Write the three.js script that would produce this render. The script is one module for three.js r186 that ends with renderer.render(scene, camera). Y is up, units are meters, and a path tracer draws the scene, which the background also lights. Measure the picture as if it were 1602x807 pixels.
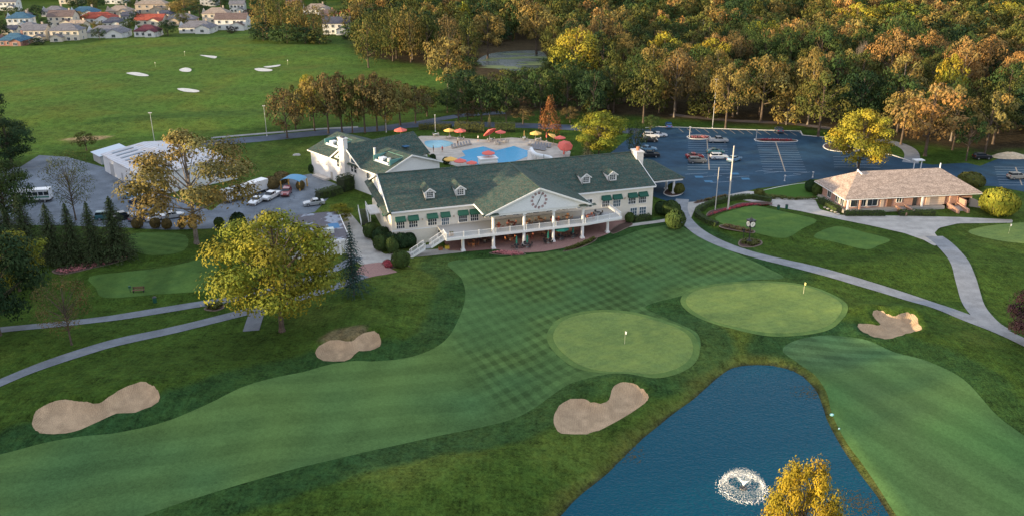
import * as THREE from 'three';
import { mergeGeometries } from 'three/addons/utils/BufferGeometryUtils.js';
import { MarchingCubes } from 'three/addons/objects/MarchingCubes.js';

// ---------------------------------------------------------------- camera, sky, sun, exposure
const scene = new THREE.Scene();
const camera = new THREE.PerspectiveCamera(33.28, 1024 / 515, 1, 6000);
camera.position.set(0, 62, 0);
camera.rotation.x = -21.73 * Math.PI / 180;
const renderer = new THREE.WebGLRenderer({ antialias: true });
renderer.toneMapping = THREE.LinearToneMapping;
renderer.toneMappingExposure = 2.12;
renderer.shadowMap.enabled = true;

const SUN = new THREE.Vector3(-0.93, 0.1, 0.34).normalize();   // low evening sun beyond the trees on the west side
{
  const SKY = 0.62, w = 512, h = 256, d = new Float32Array(w * h * 4);
  for (let j = 0; j < h; j++) for (let i = 0; i < w; i++) {
    const el = ((j + 0.5) / h - 0.5) * Math.PI, az = ((i + 0.5) / w - 0.5) * 2 * Math.PI;
    const dx = Math.cos(el) * Math.cos(az), dy = Math.sin(el), dz = Math.cos(el) * Math.sin(az);
    const up = Math.max(dy, 0), t = 1 - Math.exp(-up * 4.5);
    const c = dx * SUN.x + dy * SUN.y + dz * SUN.z;
    const glow = Math.exp((c - 1) * 4) * Math.exp(-up * 3);
    const k = 4 * (j * w + i);
    d[k] = 1.0 * (1 - t) + 0.63 * t + 1.6 * glow;
    d[k + 1] = 0.95 * (1 - t) + 0.74 * t + 0.85 * glow;
    d[k + 2] = 0.90 * (1 - t) + 0.92 * t + 0.32 * glow;
    d[k] *= SKY; d[k + 1] *= SKY; d[k + 2] *= SKY; d[k + 3] = 1;
  }
  const sky = new THREE.DataTexture(d, w, h, THREE.RGBAFormat, THREE.FloatType);
  sky.mapping = THREE.EquirectangularReflectionMapping; sky.magFilter = THREE.LinearFilter; sky.minFilter = THREE.LinearFilter; sky.needsUpdate = true;
  scene.background = sky; scene.environment = sky;
}
const sun = new THREE.DirectionalLight(new THREE.Color().setRGB(1, 0.76, 0.44), 5);
sun.position.copy(SUN).multiplyScalar(600).add(new THREE.Vector3(20, 0, -250));
sun.target.position.set(20, 0, -250);
sun.castShadow = true; sun.shadow.radius = 1.5; sun.shadow.mapSize.set(4096, 4096);
Object.assign(sun.shadow.camera, { left: -420, right: 420, top: 320, bottom: -320, near: 10, far: 1500 });
scene.add(sun, sun.target);

// ---------------------------------------------------------------- helpers
const PI = Math.PI, V3 = THREE.Vector3;
const v3 = (x, y, z) => new V3(x, y, z);
function RNG(a) { return () => { a |= 0; a = a + 0x6D2B79F5 | 0; let t = Math.imul(a ^ a >>> 15, 1 | a); t = t + Math.imul(t ^ t >>> 7, 61 | t) ^ t; return ((t ^ t >>> 14) >>> 0) / 4294967296; }; }
const lerp = (a, b, t) => a + (b - a) * t, clamp = (x, a = 0, b = 1) => Math.min(b, Math.max(a, x));
const sstep = (a, b, x) => { const t = clamp((x - a) / (b - a)); return t * t * (3 - 2 * t); };
const NS = 256, NA = [1, 2, 3, 4].map(s => { const r = RNG(s * 977), a = new Float32Array(NS * NS); for (let i = 0; i < a.length; i++) a[i] = r(); return a; });
function vn(k, x, y) {   // smooth value noise, 0..1, one lattice cell per unit, repeats after 256
  const xi = Math.floor(x), yi = Math.floor(y), fx = x - xi, fy = y - yi, a = NA[k & 3];
  const u = fx * fx * (3 - 2 * fx), v = fy * fy * (3 - 2 * fy), x0 = xi & 255, x1 = (xi + 1) & 255, y0 = (yi & 255) << 8, y1 = ((yi + 1) & 255) << 8;
  return lerp(lerp(a[y0 + x0], a[y0 + x1], u), lerp(a[y1 + x0], a[y1 + x1], u), v);
}
const fbm = (k, x, y) => 0.5 * vn(k, x, y) + 0.27 * vn(k + 1, x * 2.13 + 7, y * 2.13) + 0.15 * vn(k + 2, x * 4.3, y * 4.3 + 3) + 0.08 * vn(k + 3, x * 8.7, y * 8.7);
const toS = v => { v = clamp(v); return 255 * (v <= 0.0031308 ? 12.92 * v : 1.055 * Math.pow(v, 1 / 2.4) - 0.055); };
const SL = new Uint8Array(4097); for (let i = 0; i <= 4096; i++) SL[i] = Math.round(toS(i / 4096));
function tex(w, h, fn, { srgb = true, rep } = {}) {   // fn(i, j) gives linear r, g, b
  const d = new Uint8Array(w * h * 4);
  for (let j = 0; j < h; j++) for (let i = 0; i < w; i++) {
    const c = fn(i, j), k = 4 * (j * w + i);
    for (let q = 0; q < 3; q++) d[k + q] = srgb ? SL[Math.round(clamp(c[q]) * 4096)] : Math.round(clamp(c[q]) * 255);
    d[k + 3] = 255;
  }
  const t = new THREE.DataTexture(d, w, h); t.wrapS = t.wrapT = THREE.RepeatWrapping; t.magFilter = THREE.LinearFilter; t.minFilter = THREE.LinearMipmapLinearFilter; t.generateMipmaps = true;
  if (srgb) t.colorSpace = THREE.SRGBColorSpace;
  if (rep) t.repeat.set(rep, rep);
  t.needsUpdate = true; return t;
}
const grey = v => [v, v, v];
// noise that repeats over a tile of n cells
function tn(k, x, y, n) {
  const xi = Math.floor(x), yi = Math.floor(y), fx = x - xi, fy = y - yi, a = NA[k & 3], m = i => ((i % n) + n) % n;
  const u = fx * fx * (3 - 2 * fx), v = fy * fy * (3 - 2 * fy), x0 = m(xi), x1 = m(xi + 1), y0 = m(yi) << 8, y1 = m(yi + 1) << 8;
  return lerp(lerp(a[y0 + x0], a[y0 + x1], u), lerp(a[y1 + x0], a[y1 + x1], u), v);
}
const used = {};
function numbered(n) { const k = used[n] = (used[n] ?? -1) + 1; return k ? n + '_' + String(k).padStart(3, '0') : n; }
function tag(o, label, category, group, kind) { if (label) o.userData.label = label; if (category) o.userData.category = category; if (group) o.userData.group = group; if (kind) o.userData.kind = kind; return o; }

class MB {
  constructor() { this.p = []; this.n = []; this.u = []; this.c = []; this.col = null; }
  v(a, n, u) { this.p.push(a.x, a.y, a.z); this.n.push(n.x, n.y, n.z); this.u.push(u[0], u[1]); if (this.col) this.c.push(...this.col); }
  tri(a, b, c, ua, ub, uc) {
    const n = v3().crossVectors(v3().subVectors(b, a), v3().subVectors(c, a)).normalize();
    if (!ua) { const e = v3().subVectors(b, a).normalize(), f = v3().crossVectors(n, e), q = p => { const d = v3().subVectors(p, a); return [d.dot(e), d.dot(f)]; }; ua = q(a); ub = q(b); uc = q(c); }
    this.v(a, n, ua); this.v(b, n, ub); this.v(c, n, uc); return this;
  }
  quad(a, b, c, d) {
    const n = v3().crossVectors(v3().subVectors(c, a), v3().subVectors(d, b)).normalize();
    const e = v3().subVectors(b, a).normalize(), f = v3().crossVectors(n, e), q = p => { const t = v3().subVectors(p, a); return [t.dot(e), t.dot(f)]; };
    const ua = q(a), ub = q(b), uc = q(c), ud = q(d);
    this.v(a, n, ua); this.v(b, n, ub); this.v(c, n, uc); this.v(a, n, ua); this.v(c, n, uc); this.v(d, n, ud); return this;
  }
  hull(b, t) {   // two rings of the same count, counter-clockwise seen from above: bottom, top
    const k = b.length;
    for (let i = 0; i < k; i++) { const j = (i + 1) % k; this.quad(b[i], b[j], t[j], t[i]); }
    for (let i = 1; i < k - 1; i++) { this.tri(t[0], t[i], t[i + 1]); this.tri(b[0], b[i + 1], b[i]); }
    return this;
  }
  box(x0, x1, y0, y1, z0, z1) {
    const r = y => [v3(x0, y, z1), v3(x1, y, z1), v3(x1, y, z0), v3(x0, y, z0)];
    return this.hull(r(y0), r(y1));
  }
  bar(a, b, w, h = w) {   // a straight bar between two points
    const d = v3().subVectors(b, a).normalize(), s = Math.abs(d.y) > 0.95 ? v3(1, 0, 0) : v3(0, 1, 0).cross(d).normalize().negate(), t = v3().crossVectors(d, s).normalize();
    const r = p => [[-1, -1], [1, -1], [1, 1], [-1, 1]].map(([i, j]) => p.clone().addScaledVector(s, i * w / 2).addScaledVector(t, j * h / 2));
    return this.hull(r(a), r(b));
  }
  cyl(x, y0, y1, z, r0, r1 = r0, k = 10) {
    const r = (y, q) => Array.from({ length: k }, (_, i) => { const a = -2 * PI * i / k; return v3(x + q * Math.cos(a), y, z + q * Math.sin(a)); });
    return this.hull(r(y0, r0), r(y1, r1));
  }
  tube(pts, rad, k = 6) {   // tapered tube through points
    let prev = null;
    pts.forEach((p, i) => {
      const d = v3().subVectors(pts[Math.min(i + 1, pts.length - 1)], pts[Math.max(i - 1, 0)]).normalize();
      const s = Math.abs(d.y) > 0.9 ? v3(1, 0, 0).addScaledVector(d, -d.x).normalize() : v3().crossVectors(d, v3(0, 1, 0)).normalize(), t = v3().crossVectors(d, s);
      const ring = Array.from({ length: k }, (_, j) => { const a = 2 * PI * j / k; const o = v3().addScaledVector(s, Math.cos(a)).addScaledVector(t, Math.sin(a)); return [p.clone().addScaledVector(o, rad[i]), o]; });
      if (prev) for (let j = 0; j < k; j++) {
        const m = (j + 1) % k, A = prev[j], B = prev[m], C = ring[m], D = ring[j];
        for (const [q, uu, vv] of [[A, j, i - 1], [B, j + 1, i - 1], [C, j + 1, i], [A, j, i - 1], [C, j + 1, i], [D, j, i]]) this.v(q[0], q[1], [uu * 0.2, vv]);
      }
      prev = ring;
    });
    return this;
  }
  slab(a, b, c, d, t) {   // a roof plane with thickness, corners counter-clockwise from outside
    const n = v3().crossVectors(v3().subVectors(c, a), v3().subVectors(d, b)).normalize().multiplyScalar(-t), o = p => p.clone().add(n);
    return this.hull([o(a), o(b), o(c), o(d)], [a, b, c, d]);
  }
  slab3(a, b, c, t) {
    const n = v3().crossVectors(v3().subVectors(b, a), v3().subVectors(c, a)).normalize().multiplyScalar(-t), o = p => p.clone().add(n);
    return this.hull([o(a), o(b), o(c)], [a, b, c]);
  }
  geo(g, m) {   // adds a three.js geometry
    const q = (g.index ? g.toNonIndexed() : g.clone()); if (m) q.applyMatrix4(m);
    const P = q.attributes.position.array, N = q.attributes.normal.array, U = q.attributes.uv?.array;
    for (let i = 0; i < P.length / 3; i++) { this.p.push(P[3 * i], P[3 * i + 1], P[3 * i + 2]); this.n.push(N[3 * i], N[3 * i + 1], N[3 * i + 2]); this.u.push(U ? U[2 * i] : 0, U ? U[2 * i + 1] : 0); if (this.col) this.c.push(...this.col); }
    return this;
  }
  make() {
    const g = new THREE.BufferGeometry();
    g.setAttribute('position', new THREE.Float32BufferAttribute(this.p, 3)); g.setAttribute('normal', new THREE.Float32BufferAttribute(this.n, 3)); g.setAttribute('uv', new THREE.Float32BufferAttribute(this.u, 2));
    if (this.c.length) g.setAttribute('color', new THREE.Float32BufferAttribute(this.c, 3));
    return g;
  }
}
const mb = () => new MB();
const mat4 = (x, y, z, ry = 0, rx = 0, rz = 0, s = 1) => new THREE.Matrix4().compose(v3(x, y, z), new THREE.Quaternion().setFromEuler(new THREE.Euler(rx, ry, rz, 'YXZ')), typeof s === 'number' ? v3(s, s, s) : s);
function mesh(name, g, m, parent) {
  const o = new THREE.Mesh(g.make ? g.make() : g, m); o.name = parent ? name : numbered(name); o.castShadow = o.receiveShadow = true; (parent || scene).add(o); return o;
}
function thing(name, label, category, group, x = 0, y = 0, z = 0, turn = 0) {
  const o = new THREE.Group(); o.name = numbered(name); o.position.set(x, y, z); o.rotation.y = turn; scene.add(o); return tag(o, label, category, group);
}
function dup(root, name, x, y, z, turn = 0, s = 1) {
  const o = root.clone(); o.name = numbered(name); o.position.set(x, y, z); o.rotation.y = turn; if (typeof s === 'number') o.scale.setScalar(s); else o.scale.copy(s);
  o.userData = {}; scene.add(o); return o;
}
const std = (r, g, b, rough = 0.8, o = {}) => new THREE.MeshStandardMaterial({ color: new THREE.Color().setRGB(r, g, b), roughness: rough, ...o });

// polygons on the ground: [[x, z], ...]
function smooth(poly, k = 4) {   // closed Catmull-Rom
  const n = poly.length, out = [];
  for (let i = 0; i < n; i++) {
    const [a, b, c, d] = [-1, 0, 1, 2].map(o => poly[(i + o + n) % n]);
    for (let s = 0; s < k; s++) { const t = s / k, t2 = t * t, t3 = t2 * t; out.push([0, 1].map(q => 0.5 * (2 * b[q] + (c[q] - a[q]) * t + (2 * a[q] - 5 * b[q] + 4 * c[q] - d[q]) * t2 + (3 * b[q] - a[q] - 3 * c[q] + d[q]) * t3))); }
  }
  return out;
}
function smoothLine(pl, k = 6) {
  const out = [], n = pl.length;
  for (let i = 0; i < n - 1; i++) {
    const a = pl[Math.max(i - 1, 0)], b = pl[i], c = pl[i + 1], d = pl[Math.min(i + 2, n - 1)];
    for (let s = 0; s < k; s++) { const t = s / k, t2 = t * t, t3 = t2 * t; out.push([0, 1].map(q => 0.5 * (2 * b[q] + (c[q] - a[q]) * t + (2 * a[q] - 5 * b[q] + 4 * c[q] - d[q]) * t2 + (3 * b[q] - a[q] - 3 * c[q] + d[q]) * t3))); }
  }
  out.push(pl[n - 1]); return out;
}
class Area {
  constructor(poly) { this.p = poly; this.x0 = Math.min(...poly.map(q => q[0])); this.x1 = Math.max(...poly.map(q => q[0])); this.z0 = Math.min(...poly.map(q => q[1])); this.z1 = Math.max(...poly.map(q => q[1])); }
  sd(x, z, far = 30) {   // signed distance, negative inside
    const dx = Math.max(this.x0 - x, x - this.x1, 0), dz = Math.max(this.z0 - z, z - this.z1, 0);
    if (dx > far || dz > far) return far;
    let m = 1e9, inside = false; const p = this.p, n = p.length;
    for (let i = 0, j = n - 1; i < n; j = i++) {
      const ax = p[j][0], az = p[j][1], bx = p[i][0], bz = p[i][1], ex = bx - ax, ez = bz - az, wx = x - ax, wz = z - az;
      const t = clamp((wx * ex + wz * ez) / (ex * ex + ez * ez || 1)), qx = wx - ex * t, qz = wz - ez * t;
      m = Math.min(m, qx * qx + qz * qz);
      if ((az > z) !== (bz > z) && x < ax + (z - az) / (bz - az) * ex) inside = !inside;
    }
    return Math.sqrt(m) * (inside ? -1 : 1);
  }
  has(x, z) { return this.sd(x, z, 1) < 0; }
}

// ---------------------------------------------------------------- the golf course: outlines in metres
const fairwayA = new Area(smooth([[-66.85,-85.57], [-63.15,-89.87], [-55.86,-92.78], [-47.25,-95.55], [-41.18,-99.71], [-36.3,-105.21], [-29.82,-110.28], [-22.86,-113.16], [-15.95,-114.94], [-11.18,-119.08], [-8.95,-126.48], [-8.06,-135.73], [-9.21,-144.7], [-12.13,-153.41], [-1.37,-155.73], [8.73,-159.15], [15.96,-162.34], [22.31,-167.15], [28.32,-172.21], [35.18,-174.23], [39.4,-166.77], [43.9,-158.11], [47.94,-149.88], [49.54,-144.7], [43.95,-143.82], [36.55,-141.79], [30.6,-137.61], [22.7,-133.12], [25.14,-128.15], [29.03,-121.25], [27.96,-114.94], [24.02,-110.09], [19.07,-107.88], [13.56,-107.52], [7.98,-105.56], [2.93,-100.52], [-0.92,-97.37], [-8.27,-94.22], [-15.96,-90.68], [-23.21,-87.35], [-29.99,-83.96], [-36.32,-80.66], [-40.97,-77.76], [-47.52,-73.81], [-56.84,-69.05]]));
const fairwayB = new Area(smooth([[41.64,-118.02], [49.26,-121.69], [54.31,-120.37], [57.89,-115.75], [61.31,-112.57], [63.79,-106.98], [64.16,-98.14], [65.48,-92.92], [66.32,-84.94], [61.67,-72.82], [43.55,-72.82], [42.98,-78.53], [42.95,-83.48], [42.78,-88.53], [42.52,-93.21], [42.98,-99.71], [44.08,-105.21], [43.97,-110.09], [42.66,-113.35]]));
const greenA = new Area(smooth([[6.71,-123.02], [8.79,-127.43], [13.72,-129.85], [19.01,-129.61], [22.89,-127.19], [26.37,-123.25], [27.7,-118.02], [26.35,-113.55], [23.13,-110.28], [19.17,-108.61], [14.61,-108.79], [10.65,-111.03], [8.07,-114.94], [6.63,-119.08]]));
const greenB = new Area(smooth([[29.93,-135.2], [32.61,-139.26], [38.84,-141.79], [45.87,-142.36], [52.23,-140.66], [55.46,-136.8], [55.86,-132.61], [53.83,-128.39], [50.17,-124.39], [45.37,-122.13], [40.19,-121.69], [35.59,-123.48], [32.25,-126.95], [30.13,-131.09]]));
const greenC = new Area(smooth([[95.72,-169.84], [98.98,-172.62], [105.71,-175.05], [116.04,-176.3], [123.53,-170.63], [114.87,-163.07], [103.7,-163.43], [98.3,-166.02]]));
const bunkers = [
  [[-62.76,-97.06], [-62.87,-98.92], [-60.84,-100.52], [-57.67,-100.2], [-55.14,-99.71], [-53.7,-101.99], [-51.28,-104.01], [-48.86,-102.99], [-47.49,-101], [-47.54,-99.56], [-49.9,-97.98], [-52.46,-97.67], [-54.07,-96], [-56.48,-94.08], [-59.6,-93.79], [-61.83,-95.25]],
  [[-29.81,-115.95], [-29.62,-117.81], [-27.94,-119.3], [-24.8,-118.87], [-23.6,-120.59], [-21.63,-121.47], [-20.53,-120.16], [-20.2,-117.81], [-21.22,-116.78], [-23.55,-116.16], [-24.35,-113.55], [-27,-112.96], [-28.85,-114.14]],
  [[5.46,-97.37], [5.91,-99.71], [6.87,-101.66], [9.11,-102.66], [11.88,-101.33], [13.29,-102.32], [14.18,-104.87], [16.61,-105.74], [18.5,-104.52], [18.78,-102.82], [17.04,-100.36], [14.11,-97.37], [10.68,-94.66], [7.58,-93.79], [5.84,-94.81]],
  [[55.93,-125.54], [57.79,-125.54], [59.67,-125.31], [59.68,-127.19], [59.59,-129.12], [61.15,-130.1], [62.79,-128.15], [65.41,-129.36], [66.48,-127.91], [65.76,-125.54], [65.06,-122.8], [62.07,-121.25], [58.64,-119.72], [56.46,-121.03], [55.66,-123.7]],
  [[-158.37,-356.34], [-155.66,-359.35], [-148.81,-353.37], [-146.32,-349], [-150.69,-349]],
  [[-139.9,-365.54], [-138.9,-370.3], [-135.35,-367.11], [-133.72,-360.88], [-136.64,-360.88]],
  [[-144.7,-405.33], [-140.23,-403.43], [-134.92,-399.69], [-133.46,-392.39], [-137.51,-396]],
  [[-108.65,-367.11], [-105.85,-368.7], [-99.89,-362.42], [-99.77,-357.84], [-104.92,-359.35]],
  [[-106.6,-373.55], [-103.89,-376.85], [-101.14,-380.2], [-100.44,-375.19], [-103.56,-370.3]],
  [[-125.11,-322.26], [-122.44,-323.51], [-115.75,-318.58], [-115.23,-314.97], [-120.33,-316.16]],
].map(p => new Area(smooth(p, 3)));
const tees = [
  [[44.12,-177.55], [49.93,-183.19], [55.07,-185.9], [60.85,-181.42], [65.98,-176.3], [61.02,-170.63], [55.58,-164.9], [50.33,-168.3], [46.43,-171.42]],
  [[61.81,-166.02], [68.7,-172.21], [73.06,-168.68], [76.94,-164.16], [73.17,-160.55], [69.69,-157.77], [65.51,-162.34]],
  [[-77.19,-145], [-70.59,-147.4], [-64.03,-149.88], [-56.92,-154.73], [-54.54,-146.49], [-52.46,-139.26], [-61.34,-137.07], [-70.1,-135.47], [-73.7,-139.81]],
  [[-79.19,-166.77], [-74.51,-168.3], [-67.33,-166.77], [-64.54,-158.11], [-69.53,-155.39], [-75.26,-158.8]],
].map(p => new Area(smooth(p, 3)));
const pondPoly = new Area(smooth([[4.58,-77.76], [6,-80.43], [7.95,-83.24], [10.79,-86.45], [13.91,-90.82], [17.27,-95.4], [21.43,-100.36], [25.25,-104.52], [28.57,-108.79], [32.07,-112.76], [34.73,-113.94], [37.64,-114.14], [40.7,-113.16], [42.5,-111.03], [43.28,-107.7], [43.19,-104.18], [42.39,-99.24], [42.01,-92.92], [42.22,-87.87], [42.57,-82.88], [42.56,-78.2], [42.3,-73.81], [38.46,-68.59], [27.65,-66.83], [12.65,-67.71], [5.2,-70.89], [3.68,-74.31]]));
const woodA = new Area([[-162.06,-860.69], [-91.16,-479.03], [-67.75,-397.84], [-42.79,-387.07], [-17.51,-360.88], [-23.34,-328.58], [-22.89,-304.59], [-18.36,-285.63], [-4.37,-277.88], [12.76,-289.65], [33.63,-282.68], [53.43,-275.08], [70.9,-270.51], [91.57,-265.22], [103.51,-254.37], [112.13,-247.33], [123.64,-239.91], [132.04,-234.95], [150.31,-235.65], [234.32,-316.16], [730.49,-860.69]]);
const marsh = new Area(smooth([[-15.08,-388.83], [-12.41,-415.08], [-0.31,-427.38], [13.69,-427.38], [16.2,-403.43], [13.6,-378.51], [-0.27,-370.3]]));
const marshClear = new Area([[-20.36,-444.89], [19.9,-449.48], [15.72,-316.16], [-13.84,-316.16]]);
const rangeLawn = new Area([[-324.36,-403.43], [-253.91,-435.97], [-221.12,-447.17], [-184.65,-471.3], [-150.27,-506.63], [-133.45,-458.94], [-92.14,-451.81], [-78.18,-419.1], [-54.86,-371.92], [-20.91,-350.44], [-24.73,-331.17], [-58.59,-328.58], [-78.35,-274.15], [-95.66,-252.78], [-132.04,-234.26], [-186.25,-221.13]]);
const barePatches = [new Area(smooth([[-133.09,-250.42], [-130.03,-252.78], [-125.02,-254.37], [-120.48,-252.78], [-122.9,-249.64], [-128.21,-248.09]])), new Area(smooth([[-29.74,-118.87], [-27.8,-121.69], [-24.86,-122.13], [-23.13,-120.81], [-24.3,-118.87], [-27.35,-119.3]]))];

const mounds = [ // x, z, radius x, radius z, height
  [-20.74, -133.12, 16, 9, 1.6], [-24.57, -123.48, 11, 6, 1.1], [-57.58, -103.84, 24, 8, 1.5], [-46.15, -109.16, 16, 9, 1.2], [11.64, -106.44, 11, 4, 1.0], [23.93, -114.94, 10, 8, 0.5],
  [64.22, -131.09, 11, 4, 0.9], [33.04, -121.25, 14, 7, 0.7], [-17.78, -82.52, 28, 9, 0.9], [-3.13, -86.2, 16, 8, 0.8], [67.18, -119.08, 14, 8, 0.9], [68.96, -107.34, 14, 12, 1.2], [-32.83, -100.52, 20, 10, 0.5],
  [84.13, -150.2, 16, 11, 0.9], [63.67, -150.2, 18, 8, 0.7], [-73.32, -119.08, 20, 10, 0.8], [-18.7, -144.11, 12, 9, 0.7],
];
const rangeMounds = [[-161.72, -341.93, 40, 30, 1.6], [-142.56, -388.83, 40, 26, 1.8], [-115.41, -427.38, 46, 22, 2.4], [-86.79, -356.34, 50, 26, 2.0], [-110.48, -316.16, 50, 20, 1.3], [-211.85, -427.38, 80, 16, 2.2], [-166.73, -458.94, 80, 14, 2.4], [-81.7, -397.84, 36, 16, 1.8], [-162.39, -293.78, 40, 30, 1.2], [-115.37, -274.15, 46, 16, 1.0]];
function bump(list, x, z) { let h = 0; for (const [mx, mz, a, b, q] of list) { const dx = (x - mx) / a, dz = (z - mz) / b, d = dx * dx + dz * dz; if (d < 6) h += q * Math.exp(-1.6 * d); } return h; }
function height(x, z) {
  if (z < -600 || x < -460 || x > 300) return 0;
  let h = 0;
  if (z < -255) { if (x < 20) h = bump(rangeMounds, x, z) * sstep(-255, -275, z); }
  else if (z > -172) {
    h = bump(mounds, x, z) * sstep(-170, -158, z) + 0.5 * (fbm(0, x / 22, z / 22) - 0.5) * sstep(-170, -150, z);
    for (const g of [greenA, greenB]) h += 0.4 * sstep(7, -2, g.sd(x, z));
    const s = pondPoly.sd(x, z, 12);
    h = lerp(h, 0, sstep(9, 1, s)) - 0.75 * sstep(1.6, -0.9, s) - 0.9 * sstep(-0.5, -4, s);
  }
  for (const t of tees) h += 0.55 * sstep(2.6, 0.2, t.sd(x, z, 4));
  if (z > -200) bunkers.slice(0, 4).forEach(b => { const s = b.sd(x, z, 5), k = 1; if (s < 4) h += k * (0.55 * sstep(4, 0.4, s) - 1.15 * sstep(0.35, -0.8, s) - 0.35 * sstep(-0.5, -3, s)); });
  return h;
}

// the ground: one sheet, close-meshed where the course lies, wide-meshed to the horizon
function axis(lo, hi, step, far0, far1) {
  const a = []; for (let v = lo; v <= hi + 1e-6; v += step) a.push(v);
  for (let v = hi, s = step; v < far1;) { s = Math.min(s * 1.03, 260); v += s; a.push(v); }
  for (let v = lo, s = step; v > far0;) { s = Math.min(s * 1.03, 260); v -= s; a.unshift(v); }
  return a;
}
const gx = axis(-100, 112, 0.8, -3200, 3200), gz = axis(-196, -66, 0.8, -3600, 900);
const NX = gx.length, NZ = gz.length, gh = new Float32Array(NX * NZ);
for (let j = 0; j < NZ; j++) for (let i = 0; i < NX; i++) gh[j * NX + i] = height(gx[i], gz[j]);
function groundY(x, z) {
  const f = (a, v) => { let lo = 0, hi = a.length - 2; while (lo < hi) { const m = (lo + hi + 1) >> 1; if (a[m] <= v) lo = m; else hi = m - 1; } return lo; };
  const i = f(gx, x), j = f(gz, z), u = (x - gx[i]) / (gx[i + 1] - gx[i]), v = (z - gz[j]) / (gz[j + 1] - gz[j]);
  const a = gh[j * NX + i], b = gh[j * NX + i + 1], c = gh[(j + 1) * NX + i], d = gh[(j + 1) * NX + i + 1];
  return u + v < 1 ? a + (b - a) * u + (c - a) * v : d + (c - d) * (1 - u) + (b - d) * (1 - v);
}

// grass of the rough, leaf litter under the woods
const roughTile = tex(1024, 1024, (i, j) => {
  const x = i / 1024, y = j / 1024;
  const f = tn(0, x * 250, y * 250, 250), m = tn(1, x * 90, y * 90, 90), c = tn(2, x * 26, y * 26, 26), d = tn(3, x * 9, y * 9, 9);
  const sk = tn(2, x * 8 + y * 0, y * 120, 120), sk2 = tn(0, x * 90, y * 7, 90), v = 0.40 + 0.36 * f + 0.3 * (m - 0.5) + 0.26 * (c - 0.5) + 0.14 * (d - 0.5) + 0.13 * (sk + sk2 - 1), w = 0.12 * (tn(1, x * 40 + 3, y * 40, 40) - 0.4);
  return [v * (1 + w), v, v * (0.95 - w)];
});
const roughBump = tex(512, 512, (i, j) => grey(0.5 * tn(0, i / 512 * 250, j / 512 * 250, 250) + 0.5 * tn(2, i / 512 * 80, j / 512 * 80, 80)), { srgb: false });
roughTile.repeat.set(1 / 26, 1 / 26); roughBump.repeat.set(1 / 14, 1 / 14);
const roughMat = new THREE.MeshPhysicalMaterial({ specularIntensity: 0.1, map: roughTile, vertexColors: true, roughness: 0.95, bumpMap: roughBump, bumpScale: 0.1 });
function roughColour(x, z) {
  const n = fbm(1, x / 14, z / 14), n2 = fbm(2, x / 4.5, z / 4.5), big = fbm(3, x / 55, z / 55);
  let r = 0.047, g = 0.087, b = 0.015;
  const dry = sstep(0.5, 0.72, 0.55 * n + 0.45 * big);
  r += 0.036 * dry; g += 0.026 * dry; b += 0.007 * dry;
  let k = 0.78 + 0.26 * n2 + 0.2 * (n - 0.5) + 0.3 * (big - 0.5);
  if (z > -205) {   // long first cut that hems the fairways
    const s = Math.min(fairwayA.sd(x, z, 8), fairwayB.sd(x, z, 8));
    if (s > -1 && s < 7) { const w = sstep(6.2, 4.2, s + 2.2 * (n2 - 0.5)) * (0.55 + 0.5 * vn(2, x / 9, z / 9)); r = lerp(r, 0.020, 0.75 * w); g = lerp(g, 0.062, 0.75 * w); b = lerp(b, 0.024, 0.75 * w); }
    for (const a of barePatches.slice(1)) { const s2 = a.sd(x, z, 3); if (s2 < 1) { const w = sstep(0.8, -0.6, s2 + 2.4 * (n2 - 0.5)); r = lerp(r, 0.16, w); g = lerp(g, 0.13, w); b = lerp(b, 0.07, w); } }
  } else {
    const s = rangeLawn.sd(x, z, 20);
    if (s < 12) { const w = sstep(10, -4, s), st = 0.5 + 0.5 * Math.sin((x * 0.5 + z * 0.86) / 5.5 + 3 * n); r = lerp(r, 0.070 + 0.022 * sstep(0.45, 0.75, n), w); g = lerp(g, 0.120 + 0.014 * st, w); b = lerp(b, 0.024, w); k = lerp(k, 0.9 + 0.12 * n2 + 0.16 * (big - 0.5), w); }
    const q = barePatches[0].sd(x, z, 3); if (q < 1) { const w = sstep(0.8, -0.6, q); r = lerp(r, 0.3, w); g = lerp(g, 0.22, w); b = lerp(b, 0.13, w); }
    const s2 = woodA.sd(x, z, 12);
    if (s2 < 4) { const w = sstep(3, -6, s2 + 8 * (n2 - 0.5)); r = lerp(r, 0.060, w); g = lerp(g, 0.045, w); b = lerp(b, 0.026, w); }
  }
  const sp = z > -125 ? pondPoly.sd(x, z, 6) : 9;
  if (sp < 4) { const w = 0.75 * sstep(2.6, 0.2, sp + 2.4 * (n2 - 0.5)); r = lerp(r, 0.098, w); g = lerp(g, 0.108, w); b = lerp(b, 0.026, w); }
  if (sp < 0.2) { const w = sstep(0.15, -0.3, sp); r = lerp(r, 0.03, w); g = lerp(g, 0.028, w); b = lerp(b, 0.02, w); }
  return [r * k / 0.55, g * k / 0.55, b * k / 0.55];
}
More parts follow.
